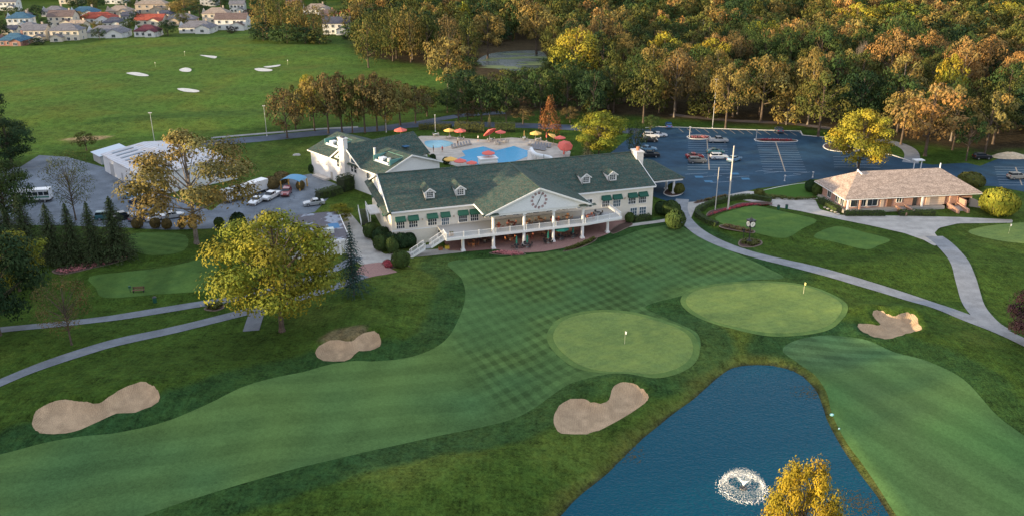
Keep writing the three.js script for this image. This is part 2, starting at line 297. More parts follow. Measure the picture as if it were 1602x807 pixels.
{
  const p = new Float32Array(NX * NZ * 3), uv = new Float32Array(NX * NZ * 2), c = new Float32Array(NX * NZ * 3), idx = [];
  for (let j = 0; j < NZ; j++) for (let i = 0; i < NX; i++) {
    const k = j * NX + i, x = gx[i], z = gz[j];
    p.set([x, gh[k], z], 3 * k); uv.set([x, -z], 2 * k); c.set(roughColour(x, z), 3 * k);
    if (i < NX - 1 && j < NZ - 1) idx.push(k, k + NX, k + 1, k + 1, k + NX, k + NX + 1);
  }
  const g = new THREE.BufferGeometry(); g.setAttribute('position', new THREE.BufferAttribute(p, 3)); g.setAttribute('uv', new THREE.BufferAttribute(uv, 2)); g.setAttribute('color', new THREE.BufferAttribute(c, 3));
  g.setIndex(idx); g.computeVertexNormals();
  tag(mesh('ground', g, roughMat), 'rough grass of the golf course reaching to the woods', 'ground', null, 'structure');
}
// a sheet of other grass or sand that follows the ground's own facets, trimmed to an outline
function sheet(name, area, material, lift, uvOf, label, category, colour) {
  const P = [], U = [], C = [], N = [];
  const nrm = (i, j) => { const a = clamp(i, 1, NX - 2), b = clamp(j, 1, NZ - 2); const n = v3(-(gh[b * NX + a + 1] - gh[b * NX + a - 1]) / (gx[a + 1] - gx[a - 1]), 1, -(gh[(b + 1) * NX + a] - gh[(b - 1) * NX + a]) / (gz[b + 1] - gz[b - 1])); return n.normalize(); };
  const i0 = gx.findIndex(v => v > area.x0) - 2, i1 = gx.findIndex(v => v > area.x1) + 1, j0 = gz.findIndex(v => v > area.z0) - 2, j1 = gz.findIndex(v => v > area.z1) + 1;
  const memo = new Map(), vert = (i, j) => { const k = j * NX + i; let q = memo.get(k); if (!q) { q = { p: v3(gx[i], gh[k], gz[j]), s: area.sd(gx[i], gz[j], 1e9), n: nrm(i, j) }; memo.set(k, q); } return q; };
  const out = q => { P.push(q.p.x, q.p.y + lift, q.p.z); N.push(q.n.x, q.n.y, q.n.z); U.push(...uvOf(q.p.x, q.p.z)); if (colour) C.push(...colour(q.p.x, q.p.z)); };
  const mid = (a, b) => { const t = a.s / (a.s - b.s); return { p: a.p.clone().lerp(b.p, t), n: a.n.clone().lerp(b.n, t), s: 0 }; };
  for (let j = j0; j < j1; j++) for (let i = i0; i < i1; i++) for (const T of [[vert(i, j), vert(i, j + 1), vert(i + 1, j)], [vert(i + 1, j), vert(i, j + 1), vert(i + 1, j + 1)]]) {
    const poly = [];
    for (let k = 0; k < 3; k++) { const a = T[k], b = T[(k + 1) % 3]; if (a.s <= 0) poly.push(a); if ((a.s <= 0) !== (b.s <= 0)) poly.push(mid(a, b)); }
    for (let k = 1; k < poly.length - 1; k++) { out(poly[0]); out(poly[k]); out(poly[k + 1]); }
  }
  const g = new THREE.BufferGeometry();
  g.setAttribute('position', new THREE.Float32BufferAttribute(P, 3)); g.setAttribute('normal', new THREE.Float32BufferAttribute(N, 3)); g.setAttribute('uv', new THREE.Float32BufferAttribute(U, 2));
  if (colour) g.setAttribute('color', new THREE.Float32BufferAttribute(C, 3));
  return tag(mesh(name, g, material), label, category, null, 'structure');
}
const uvM = (x, z) => [x, -z];
// fairway with its crossed mowing stripes
const fbx = { x0: fairwayA.x0, x1: fairwayA.x1, z0: fairwayA.z0, z1: fairwayA.z1 };
function stripe(x, z, deg, period, wob) { const a = deg * PI / 180, d = (-x * Math.sin(a) + z * Math.cos(a)) / period + wob; return sstep(-0.45, 0.45, Math.sin(2 * PI * d)); }
const stripeArea = new Area([[-10.98,-119.08], [-8.06,-135.73], [-9.21,-144.7], [-12.49,-155.06], [8.86,-161.98], [36.05,-177.55], [51,-144.11], [29.95,-137.07], [27.77,-114.94], [18.99,-107.34], [8.85,-105.21], [3.28,-97.37], [-2.62,-98.14], [-7.36,-107.34]]);
const fairTex = tex(2048, 2048, (i, j) => {
  const x = lerp(fbx.x0, fbx.x1, i / 2048), z = lerp(fbx.z1, fbx.z0, j / 2048);
  const n = vn(0, x * 0.35, z * 0.35), f = vn(1, x * 3.1, z * 3.1), ff = vn(2, x * 9, z * 9), big = vn(3, x / 17, z / 17), m = vn(2, x / 6, z / 6);
  const ss = stripeArea.sd(x, z, 14), w = sstep(3, -5, ss + 5 * (m - 0.5)) * (0.45 + 0.55 * sstep(0.15, 0.7, m + 0.5 * (n - 0.5)));
  const wob = 0.10 * (vn(1, x / 8, z / 8) - 0.5);
  const A = stripe(x, z, 64, 1.95, wob), B = stripe(x, z, -39, 2.55, wob);
  let k = 0.86 + 0.16 * (f - 0.5) + 0.26 * (ff - 0.5) + 0.18 * (n - 0.5) + 0.2 * (big - 0.5);
  k *= 1 - w * (0.46 - 0.23 * (A + B)); k *= 1 - 0.13 * (1 - w) * (1 - stripe(x, z, -12, 5.2, 0.3 * m));
  const old = vn(0, (x * 0.9 + z * 0.42) / 2.6, (x * 0.42 - z * 0.9) / 22); k *= 0.93 + 0.14 * old;   // drag of the mower along the fairway
  const warm = 0.5 * big + 0.5 * m;
  return [(0.080 + 0.036 * warm) * k * 1.6, (0.195 + 0.010 * warm) * k * 1.45, (0.068 - 0.016 * warm) * k * 1.5];
});
fairTex.wrapS = fairTex.wrapT = THREE.ClampToEdgeWrapping;
const fineBump = tex(512, 512, (i, j) => grey(0.5 * tn(0, i / 2, j / 2, 256) + 0.5 * tn(1, i / 8, j / 8, 64)), { srgb: false });
fineBump.repeat.set(1 / 9, 1 / 9);
const fairMat = new THREE.MeshPhysicalMaterial({ specularIntensity: 0.1, map: fairTex, roughness: 0.95, color: new THREE.Color().setRGB(0.62, 0.62, 0.62) });
sheet('fairway', fairwayA, fairMat, 0.015, (x, z) => [(x - fbx.x0) / (fbx.x1 - fbx.x0), (fbx.z1 - z) / (fbx.z1 - fbx.z0)], 'striped main fairway running from the clubhouse down to the lower edge', 'fairway');
const fairBTex = tex(1024, 1024, (i, j) => {
  const b = fairwayB, x = lerp(b.x0, b.x1, i / 1024), z = lerp(b.z1, b.z0, j / 1024);
  const f = vn(1, x * 3.1, z * 3.1), ff = vn(2, x * 9, z * 9), big = vn(3, x / 13, z / 13), m = vn(2, x / 5, z / 5);
  const near = sstep(-108, -116, z);
  const A = stripe(x, z, 62, 5.6, 0.12 * m), B = stripe(x, z, 12, 2.3, 0.1 * m);
  let k = 0.88 + 0.16 * (f - 0.5) + 0.26 * (ff - 0.5) + 0.22 * (big - 0.5) + 0.12 * (m - 0.5);
  k *= 1 - 0.14 * (1 - A) - 0.2 * near * (1 - B);
  return [(0.072 + 0.026 * big) * k * 1.6, (0.180 + 0.02 * m) * k * 1.45, (0.060 + 0.016 * near) * k * 1.5];
});
fairBTex.wrapS = fairBTex.wrapT = THREE.ClampToEdgeWrapping;
sheet('fairway', fairwayB, new THREE.MeshPhysicalMaterial({ specularIntensity: 0.1, map: fairBTex, roughness: 0.95, color: new THREE.Color().setRGB(0.62, 0.62, 0.62) }), 0.015, (x, z) => [(x - fairwayB.x0) / (fairwayB.x1 - fairwayB.x0), (fairwayB.z1 - z) / (fairwayB.z1 - fairwayB.z0)], 'plain fairway on the far bank of the pond beyond the fountain', 'fairway');
// putting greens with a collar
const greenTile = tex(1024, 1024, (i, j) => { const x = i / 1024, y = j / 1024, f = tn(0, x * 256, y * 256, 256), m = tn(1, x * 60, y * 60, 60), c = tn(2, x * 14, y * 14, 14), v = 0.72 + 0.2 * (f - 0.5) + 0.13 * (m - 0.5) + 0.16 * (c - 0.5); return [v * (0.96 + 0.1 * c), v, v * (1.02 - 0.1 * c)]; });
greenTile.repeat.set(1 / 21, 1 / 21);
const greenMat = new THREE.MeshPhysicalMaterial({ specularIntensity: 0.1, map: greenTile, vertexColors: true, roughness: 0.95 });
const collarMat = greenMat;
const greenCol = (x, z) => { const n = fbm(2, x / 7, z / 7), k = 0.86 + 0.28 * n, st = 1 - 0.09 * stripe(x, z, 30, 1.6, 0); return [0.232 * k * st, 0.325 * k * st, 0.092 * k]; };
const collarCol = (x, z) => { const n = fbm(1, x / 5, z / 5), k = 0.8 + 0.4 * n; return [0.150 * k, 0.245 * k, 0.072 * k]; };
class Grown { constructor(a, d) { this.a = a; this.d = d; this.x0 = a.x0 - d; this.x1 = a.x1 + d; this.z0 = a.z0 - d; this.z1 = a.z1 + d; } sd(x, z) { return this.a.sd(x, z, 1e9) - this.d; } }
sheet('green_collar', new Grown(greenA, 1.0), collarMat, 0.03, uvM, 'mown collar round the putting green beside the kidney bunker', 'green collar', collarCol);
sheet('green_collar', new Grown(greenB, 0.9), collarMat, 0.03, uvM, 'mown collar round the putting green below the cart path', 'green collar', collarCol);
sheet('putting_green', greenA, greenMat, 0.045, uvM, 'pale putting green above the kidney bunker', 'putting green', greenCol);
sheet('putting_green', greenB, greenMat, 0.045, uvM, 'wide pale putting green between pond and cart path', 'putting green', greenCol);
sheet('putting_green', greenC, greenMat, 0.045, uvM, 'practice green beyond the fork of the cart path', 'putting green', greenCol);
const teeLabels = ['tee ground inside the clipped hedge by the flagpoles', 'tee ground between the street clock and the path fork', 'striped tee ground in front of the park bench', 'small mown tee behind the row of spruces'];
const teeCol = k0 => (x, z) => { const n = fbm(1, x / 5, z / 5), s = stripe(x, z, k0 === 2 ? 75 : 20, k0 === 2 ? 9 : 2.4, 0), k = (0.82 + 0.3 * n) * (k0 > 1 ? 0.78 + 0.24 * s : 0.95 + 0.06 * s); return [0.108 * k, 0.205 * k, 0.052 * k]; };
tees.forEach((t, i) => sheet('tee_ground', t, greenMat, 0.03, uvM, teeLabels[i], 'tee', teeCol(i)));
// sand bunkers
const sandTile = tex(512, 512, (i, j) => { const x = i / 512, y = j / 512, rake = 0.5 + 0.5 * Math.sin(2 * PI * (x * 40 + 1.2 * tn(1, x * 6, y * 6, 6))); const v = 0.62 + 0.07 * (rake - 0.5) + 0.2 * (tn(0, x * 120, y * 120, 120) - 0.5) + 0.2 * (tn(2, x * 12, y * 12, 12) - 0.5); return [v, v * 0.99, v * 0.97]; });
const sandBump = tex(512, 512, (i, j) => { const x = i / 512, y = j / 512; return grey(0.5 + 0.35 * Math.sin(2 * PI * (x * 40 + 1.2 * tn(1, x * 6, y * 6, 6))) + 0.3 * (tn(0, x * 60, y * 60, 60) - 0.5)); }, { srgb: false });
sandTile.repeat.set(1 / 9, 1 / 9); sandBump.repeat.set(1 / 9, 1 / 9);
const sandMat = new THREE.MeshPhysicalMaterial({ specularIntensity: 0.2, map: sandTile, bumpMap: sandBump, bumpScale: 0.05, vertexColors: true, roughness: 1 });
const sandCol = (x, z) => { const n = fbm(0, x / 3, z / 3), k = 0.85 + 0.3 * n; return [0.70 * k, 0.505 * k, 0.325 * k]; };
const paleSand = new THREE.MeshPhysicalMaterial({ specularIntensity: 0.2, map: sandTile, color: new THREE.Color().setRGB(0.95, 0.93, 0.86), roughness: 1 });
const bunkerLabels = ['long sand bunker beside the lower cart path', 'small bean shaped sand bunker below the blue spruce', 'large kidney shaped sand bunker beside the pond', 'three lobed sand bunker below the path fork',
  'pale sand bunker on the driving range, nearest the houses with the lawn', 'small round pale bunker in the middle of the driving range', 'farthest pale bunker on the driving range, below the white houses', 'broad pale bunker on the driving range nearest the oaks', 'thin pale strip of sand just behind the broad range bunker', 'pale bunker on the driving range nearest the barn'];
bunkers.forEach((b, i) => {
  if (i < 4) return sheet('sand_bunker', b, sandMat, 0.02, uvM, bunkerLabels[i], 'bunker', sandCol);
  const m = mb(), n = b.p.length, cx = b.p.reduce((a, q) => a + q[0], 0) / n, cz = b.p.reduce((a, q) => a + q[1], 0) / n, at = (x, z) => v3(x, groundY(x, z) + 0.15, z);
  for (let k = 0; k < n; k++) { const p = b.p[k], q = b.p[(k + 1) % n]; m.tri(at(cx, cz), at(...p), at(...q), [cx, -cz], [p[0], -p[1]], [q[0], -q[1]]); }
  tag(mesh('sand_bunker', m, paleSand), bunkerLabels[i], 'bunker', null, 'structure');
});

// pond
const ripple = tex(512, 512, (i, j) => { const x = i / 512, y = j / 512; return grey(0.55 * tn(1, x * 40, y * 40, 40) + 0.45 * tn(2, x * 90, y * 90, 90)); }, { srgb: false });
ripple.repeat.set(1 / 16, 1 / 9);
const pondMat = new THREE.MeshPhysicalMaterial({ color: new THREE.Color().setRGB(0.001, 0.064, 0.100), specularIntensity: 0.32, roughness: 0.1, bumpMap: ripple, bumpScale: 0.07, ior: 1.33 });
function flat(name, poly, y, material, label, category) {
  const s = new THREE.Shape(poly.map(([x, z]) => new THREE.Vector2(x, -z))), g = new THREE.ShapeGeometry(s); g.rotateX(-PI / 2); g.translate(0, y, 0);
  return tag(mesh(name, g, material), label, category, null, 'structure');
}
const pondOut = pondPoly.p.map((p, i, a) => { const q = a[(i + 1) % a.length], o = a[(i + a.length - 1) % a.length], dx = q[0] - o[0], dz = q[1] - o[1], l = Math.hypot(dx, dz) || 1; const s = pondPoly.sd(p[0] + dz / l, p[1] - dx / l, 99) > 0 ? 1.2 : -1.2; return [p[0] + s * dz / l, p[1] - s * dx / l]; });
flat('pond_water', pondOut, -0.62, pondMat, 'dark blue rippled pond in the lower corner of the course', 'pond');
const marshMat = new THREE.MeshPhysicalMaterial({ color: new THREE.Color().setRGB(0.05, 0.075, 0.06), roughness: 0.2, bumpMap: ripple, bumpScale: 0.08 });
flat('marsh_water', marsh.p, 0.05, marshMat, 'grey green marsh pond lying in the middle of the woods', 'pond');
{ // duckweed on the marsh
  const r = RNG(88), b = mb();
  for (let k = 0; k < 26; k++) { const x = lerp(marsh.x0, marsh.x1, r()), z = lerp(marsh.z0, marsh.z1, r()); if (marsh.sd(x, z, 99) > -4) continue; const a = 3 + 7 * r(), c = 1 + 2 * r(), y = 0.06 + 0.002 * k, ring = Array.from({ length: 14 }, (_, i) => v3(x + a * (0.7 + 0.5 * r()) * Math.cos(2 * PI * i / 14), y, z - c * (0.7 + 0.5 * r()) * Math.sin(2 * PI * i / 14))); for (let i = 1; i < 13; i++) b.tri(ring[0], ring[i], ring[i + 1]); }
  tag(mesh('duckweed', b, std(0.13, 0.17, 0.06, 0.9)), 'green duckweed floating on the marsh pond', 'duckweed', null, 'stuff');
}

// paths, lots and paving
const asphTile = tex(1024, 1024, (i, j) => { const x = i / 1024, y = j / 1024, c = tn(2, x * 10, y * 10, 10), d = tn(3, x * 31, y * 31, 31), crack = Math.abs(tn(0, x * 7, y * 7, 7) - 0.5) < 0.006 ? 0.75 : 1; const v = (0.62 + 0.2 * (tn(0, x * 250, y * 250, 250) - 0.5) + 0.3 * (c - 0.5) + 0.14 * (d - 0.5)) * crack; return [v * 0.98, v, v * 1.03]; });
asphTile.repeat.set(1 / 34, 1 / 34);
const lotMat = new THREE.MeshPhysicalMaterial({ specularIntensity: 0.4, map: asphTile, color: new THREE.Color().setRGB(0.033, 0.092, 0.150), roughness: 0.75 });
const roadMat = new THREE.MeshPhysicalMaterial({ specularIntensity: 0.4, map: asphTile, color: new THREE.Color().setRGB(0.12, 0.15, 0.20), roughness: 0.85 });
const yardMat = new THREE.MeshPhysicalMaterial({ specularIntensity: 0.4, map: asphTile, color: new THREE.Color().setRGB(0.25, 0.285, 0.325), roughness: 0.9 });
const concTile = tex(512, 512, (i, j) => { const x = i / 512, y = j / 512; const v = 0.66 + 0.16 * (tn(0, x * 128, y * 128, 128) - 0.5) + 0.22 * (tn(1, x * 9, y * 9, 9) - 0.5) + 0.1 * (tn(2, x * 30, y * 30, 30) - 0.5); return [v, v * 0.985, v * 0.96]; });
concTile.repeat.set(1 / 11, 1 / 11);
const concMat = new THREE.MeshStandardMaterial({ map: concTile, color: new THREE.Color().setRGB(0.60, 0.57, 0.53), roughness: 0.9 });
const pathBlue = new THREE.MeshStandardMaterial({ map: concTile, color: new THREE.Color().setRGB(0.24, 0.27, 0.31), roughness: 0.9 });
const pathMat = new THREE.MeshStandardMaterial({ map: concTile, color: new THREE.Color().setRGB(0.34, 0.36, 0.39), roughness: 0.9 });
const poolDeckMat = new THREE.MeshStandardMaterial({ map: concTile, color: new THREE.Color().setRGB(0.66, 0.60, 0.53), roughness: 0.9 });
const kerbMat = std(0.62, 0.60, 0.57, 0.9);
const paverTile = tex(512, 512, (i, j) => { const row = Math.floor(j / 16), q = Math.floor((i + (row & 1) * 16) / 32), e = ((i + (row & 1) * 16) % 32 < 2 || j % 16 < 2) ? 0.72 : 1, h = NA[1][(row * 37 + q * 11) & 65535]; const v = (0.6 + 0.3 * h) * e; return [v, v * (0.9 + 0.08 * h), v * 0.92]; });
paverTile.repeat.set(1 / 3.2, 1 / 3.2);
const paverMat = new THREE.MeshStandardMaterial({ map: paverTile, color: new THREE.Color().setRGB(0.42, 0.25, 0.22), roughness: 0.9 });

function ribbon(name, line, width, material, label, category, lift = 0.05) {
  const pl = smoothLine(line, 10), P = [], U = [], idx = [], K = 4; let s = 0;
  pl.forEach((p, i) => {
    const a = pl[Math.max(i - 1, 0)], b = pl[Math.min(i + 1, pl.length - 1)], l = Math.hypot(b[0] - a[0], b[1] - a[1]) || 1, nx = -(b[1] - a[1]) / l, nz = (b[0] - a[0]) / l;
    if (i) s += Math.hypot(p[0] - pl[i - 1][0], p[1] - pl[i - 1][1]);
    const wd = width * (1 + 0.06 * (vn(1, s / 5, 3) - 0.5));
    for (let k = 0; k <= K; k++) { const o = (k / K - 0.5) * wd, x = p[0] + nx * o, z = p[1] + nz * o; P.push(x, groundY(x, z) + lift, z); U.push(x, -z); if (i && k) { const q = i * (K + 1) + k; idx.push(q - K - 2, q - K - 1, q - 1, q - 1, q - K - 1, q); } }
  });
  const g = new THREE.BufferGeometry(); g.setAttribute('position', new THREE.Float32BufferAttribute(P, 3)); g.setAttribute('uv', new THREE.Float32BufferAttribute(U, 2)); g.setIndex(idx); g.computeVertexNormals();
  if (g.attributes.normal.array[1] < 0) { idx.reverse(); g.setIndex(idx); g.computeVertexNormals(); }
  return tag(mesh(name, g, material), label, category, null, 'structure');
}
ribbon('cart_path', [[-74.77,-101.5], [-72.09,-106.09], [-69.21,-111.03], [-64.85,-115.75], [-59.91,-120.16], [-52.75,-125.31], [-48.11,-128.63], [-43.2,-131.85], [-38.56,-134.94], [-33.34,-138.98], [-30.01,-142.36], [-27.12,-145.89]], 2.6, pathBlue, 'lower grey cart path curving past the yellow tree', 'path', 0.06);
ribbon('cart_path', [[-87.13,-122.35], [-81.68,-123.48], [-74.43,-125.31], [-68.15,-127.43], [-61.02,-130.59], [-54.59,-133.64], [-49.79,-135.73], [-43.06,-139.54], [-36.38,-145.29], [-32.73,-150.83], [-29.98,-156.07]], 2.5, pathBlue, 'upper grey cart path behind the thin brown tree', 'path', 0.064);
ribbon('cart_path', [[-42.84,-132.1], [-42.39,-128.15], [-41.83,-123.93]], 2.6, pathBlue, 'short paved stub off the lower path beside the yellow tree', 'path', 0.07);
ribbon('cart_path', [[39.91,-192.5], [38.32,-185.44], [38,-177.55], [39.6,-169.07], [43.47,-161.62], [49.27,-154.73], [55.44,-148.95], [61.45,-144.11], [67.36,-138.71], [71.69,-133.38], [75.51,-127.91], [77.78,-123.25], [80.09,-117.4]], 3.0, pathMat, 'long pale cart path sweeping from the flagpoles past both greens', 'path', 0.06);
ribbon('cart_path', [[87.44,-167.53], [87.23,-161.98], [84.77,-151.79], [81.41,-141.22], [78.89,-133.64], [77.76,-127.19], [78.01,-123.48]], 3.6, pathMat, 'pale path joining the golf shop forecourt to the long cart path', 'path', 0.066);
ribbon('walkway', [[22.72,-173.02], [27.35,-175.05], [31.74,-176.71], [35.08,-178.4]], 1.6, concMat, 'narrow concrete walk along the end of the clubhouse', 'path', 0.06);
sheet('forecourt', new Area([[38.2,-189.62], [42.37,-190.57], [49.32,-194.46], [53.24,-196.97], [57.11,-199.01], [59,-197.99], [60.53,-192.5], [70.84,-192.02], [69.55,-184.99], [73.03,-180.98], [84.89,-180.55], [98.31,-179.68], [109.34,-177.98], [108.35,-175.88], [96.28,-175.47], [90.84,-172.62], [88.45,-169.46], [87.31,-162.7], [84.75,-161.62], [84.32,-165.27], [82.03,-169.46], [76.99,-174.03], [69.76,-179.68], [64.37,-184.08], [60.85,-186.36], [59.06,-187.74], [53.54,-192.02], [47.05,-189.62], [41.5,-185.44], [38.83,-177.55], [36.86,-180.55]]), concMat, 0.055, uvM, 'pale concrete forecourt in front of the golf shop', 'forecourt');
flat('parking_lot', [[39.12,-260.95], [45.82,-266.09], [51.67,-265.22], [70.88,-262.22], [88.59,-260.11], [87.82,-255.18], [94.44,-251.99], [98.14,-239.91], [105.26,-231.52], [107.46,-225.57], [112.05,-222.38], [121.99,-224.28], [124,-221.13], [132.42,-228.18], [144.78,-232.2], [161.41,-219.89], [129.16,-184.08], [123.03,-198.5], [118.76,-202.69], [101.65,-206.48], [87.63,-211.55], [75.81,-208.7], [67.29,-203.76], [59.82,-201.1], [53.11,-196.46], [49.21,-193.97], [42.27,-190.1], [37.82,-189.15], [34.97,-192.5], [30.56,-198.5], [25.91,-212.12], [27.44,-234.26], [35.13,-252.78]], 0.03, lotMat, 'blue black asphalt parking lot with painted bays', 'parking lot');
ribbon('access_road', [[40.96,-260.11], [27.48,-262.64], [15.81,-266.09], [-0.2,-268.73], [-20.52,-270.51], [-32.51,-268.73], [-39.98,-264.35], [-51.3,-260.95], [-62.18,-256.8], [-74.23,-251.2], [-89.29,-245.06], [-107.1,-234.26]], 7, roadMat, 'grey access road passing between oaks and pool', 'road', 0.02);
ribbon('access_road', [[-39.98,-264.35], [-30.77,-271.41], [-23.11,-277.88], [-15.07,-283.65], [-2.36,-287.62]], 4.5, roadMat, 'side road turning up behind the pool hedge', 'road', 0.026);
ribbon('walkway', [[-89.68,-251.99], [-77.68,-256.8], [-68.79,-260.11], [-59.69,-263.5], [-48.22,-266.09]], 2, pathMat, 'pale walk running along the access road below the driving range', 'path', 0.03);
ribbon('woodland_path', [[106.91,-224.28], [110.84,-232.2], [112.71,-239.91], [111.5,-245.81], [107.42,-249.64], [101.3,-253.57]], 4, pathMat, 'grey lane curving from the parking lot into the woods', 'path', 0.036);
ribbon('woodland_path', [[53,-284.64], [60.55,-279.78], [71.99,-275.08], [87.41,-271.41], [99.25,-264.35]], 3.4, std(0.14, 0.105, 0.085, 1), 'dim brown track under the trees behind the parking lot', 'path', 0.03);
flat('service_yard', [[-129.77,-219.89], [-130.99,-232.2], [-122.07,-230.17], [-106.78,-219.27], [-85.4,-198.5], [-67.67,-184.08], [-66.19,-202.69], [-58.62,-208.7], [-51.71,-213.87], [-42.19,-203.22], [-43.51,-189.62], [-44.2,-183.19], [-50.24,-177.55], [-59.88,-172.62], [-73.01,-171.42], [-83.13,-173.02], [-95.96,-174.23], [-109.88,-174.64], [-122.62,-177.55], [-148.28,-219.89]], 0.03, yardMat, 'worn grey asphalt yard round the long barn', 'yard');
sheet('terrace_walk', new Area([[-43.06,-183.19], [-36.04,-182.3], [-30.78,-170.63], [-26.85,-160.2], [-24.94,-157.42], [-19.99,-159.15], [-9.62,-161.62], [-9.21,-158.63], [-19.37,-155.73], [-24.35,-153.08], [-28.25,-151.47], [-31.84,-156.07], [-35.71,-166.77]]), concMat, 0.04, uvM, 'pale concrete walk round the corner of the clubhouse', 'walk');
sheet('brick_walk', new Area([[-28.59,-152.11], [-25.13,-153.41], [-23.23,-150.2], [-21.16,-147.1], [-23.13,-145.89], [-25.15,-145.29], [-27.25,-143.82], [-29.33,-146.49]]), paverMat, 0.05, uvM, 'pink brick walk between blue spruce and flower bed', 'walk');
sheet('patio', new Area([[-12.8,-159.5], [-8.85,-158.98], [-3.69,-160.2], [-0.13,-158.8], [2.77,-158.11], [6.19,-158.8], [10.47,-160.91], [15.13,-164.9], [19.09,-167.91], [23.27,-173.02], [25.88,-179.68], [23.35,-188.68], [-8.49,-177.55], [-14.83,-169.46]]), paverMat, 0.045, uvM, 'brick patio under the columns of the clubhouse', 'patio');

// ---------------------------------------------------------------- building materials
const shingleTile = (a, b) => tex(512, 512, (i, j) => {
  const row = Math.floor(j / 14.2), off = NA[2][row & 255] * 60, q = Math.floor((i + off) / 22), h = NA[0][(row * 53 + q * 7) & 65535], h2 = NA[3][(row * 11 + q * 31) & 65535], edge = j % 14.2 < 2 ? 0.72 : 1;
  const st = 0.86 + 0.28 * tn(1, i / 512 * 5, j / 512 * 9, 9 > 5 ? 5 : 9), v = (0.74 + 0.36 * h) * edge * st; return [lerp(a[0], b[0], h2) * v, lerp(a[1], b[1], h2) * v, lerp(a[2], b[2], h2) * v];
});
const shingle = (a, b, size = 7.2) => { const t = shingleTile(a, b); t.repeat.set(1 / size, 1 / size); return new THREE.MeshPhysicalMaterial({ specularIntensity: 0.25, map: t, roughness: 0.85, bumpMap: roofBump, bumpScale: 0.03 }); };
const roofBump = tex(256, 256, (i, j) => grey(1 - (j % 14.2) / 14.2), { srgb: false }); roofBump.repeat.set(1 / 3.6, 1 / 3.6);
const greenRoof = shingle([0.028, 0.084, 0.074], [0.106, 0.106, 0.082]);
const shakeRoof = shingle([0.34, 0.26, 0.21], [0.54, 0.42, 0.34], 6);
const sidingTile = (n => tex(128, 256, (i, j) => { const e = j % 16 < 2 ? 0.8 : 1; return grey(0.9 * e * (0.95 + 0.1 * tn(0, i / 128 * 16, j / 256 * 32, 16))); }))(); sidingTile.repeat.set(1 / 4, 1 / 3.2);
const siding = (r, g, b) => new THREE.MeshStandardMaterial({ map: sidingTile, color: new THREE.Color().setRGB(r, g, b), roughness: 0.7 });
const creamWall = siding(0.86, 0.80, 0.69), whiteWall = siding(0.86, 0.86, 0.85), gableWall = siding(0.88, 0.90, 0.92);
const whitePaint = std(0.80, 0.80, 0.79, 0.5), greyPaint = std(0.42, 0.43, 0.44, 0.6), glass = std(0.03, 0.045, 0.055, 0.12, { metalness: 0 }), glassBlue = std(0.07, 0.12, 0.16, 0.1);
const awningGreen = std(0.012, 0.085, 0.058, 0.85), darkMetal = std(0.03, 0.03, 0.033, 0.5), deckBoards = std(0.26, 0.27, 0.28, 0.85), woodBrown = std(0.16, 0.08, 0.045, 0.7);
const brickTile = tex(512, 512, (i, j) => { const row = Math.floor(j / 16), q = Math.floor((i + (row & 1) * 22) / 44), e = ((i + (row & 1) * 22) % 44 < 3 || j % 16 < 3), h = NA[1][(row * 37 + q * 11) & 65535]; const v = 0.6 + 0.4 * h; return e ? [0.62, 0.58, 0.54] : [v * 0.75, v * 0.48, v * 0.38]; }); brickTile.repeat.set(1 / 2.6, 1 / 2.6);
const brick = new THREE.MeshStandardMaterial({ map: brickTile, color: new THREE.Color().setRGB(0.72, 0.60, 0.55), roughness: 0.9 });
const concrete = std(0.55, 0.50, 0.45, 0.9);
const concretePaint = concMat;

// a window that looks along +z of the group it is placed in: frame with glazing bars, and its pane
const winGeo = {};
function windowAt(parent, x, y0, y1, w, z, { cols = 2, rows = 2, turn = 0, mat = glass, frame = whitePaint, name = 'window' } = {}) {
  const h = y1 - y0, key = [w, h, cols, rows].map(v => v.toFixed(2)).join();
  if (!winGeo[key]) {
    const f = mb(), t = 0.09, d = 0.1;
    f.box(-w / 2 - t, -w / 2, -t, h + t, 0, d).box(w / 2, w / 2 + t, -t, h + t, 0, d).box(-w / 2, w / 2, h, h + t, 0, d).box(-w / 2, w / 2, -t, 0, 0, d + 0.04);
    for (let k = 1; k < cols; k++) { const q = -w / 2 + w * k / cols; f.box(q - 0.035, q + 0.035, 0, h, 0.01, d - 0.02); }
    for (let k = 1; k < rows; k++) { const q = h * k / rows; f.box(-w / 2, w / 2, q - 0.03, q + 0.03, 0.013, d - 0.025); }
    winGeo[key] = [f.make(), mb().box(-w / 2, w / 2, 0, h, 0.005, 0.03).make()];
  }
  const o = mesh(name, winGeo[key][0], frame, parent); o.position.set(turn ? z : x, y0, turn ? x : z); o.rotation.y = turn;
  mesh('pane', winGeo[key][1], mat, o); return o;
}
const awnGeo = {};
function awning(parent, x, y, w, z, turn = 0, drop = 0.95, out = 0.95) {
  const k = w.toFixed(2);
  awnGeo[k] ??= mb().hull([v3(-w / 2, -drop, out), v3(w / 2, -drop, out), v3(w / 2, -drop, 0.01), v3(-w / 2, -drop, 0.01)], [v3(-w / 2, -drop + 0.22, out), v3(w / 2, -drop + 0.22, out), v3(w / 2, 0, 0.02), v3(-w / 2, 0, 0.02)]).make();
  const o = mesh('awning', awnGeo[k], awningGreen, parent); o.position.set(turn ? z : x, y, turn ? x : z); o.rotation.y = turn; return o;
}

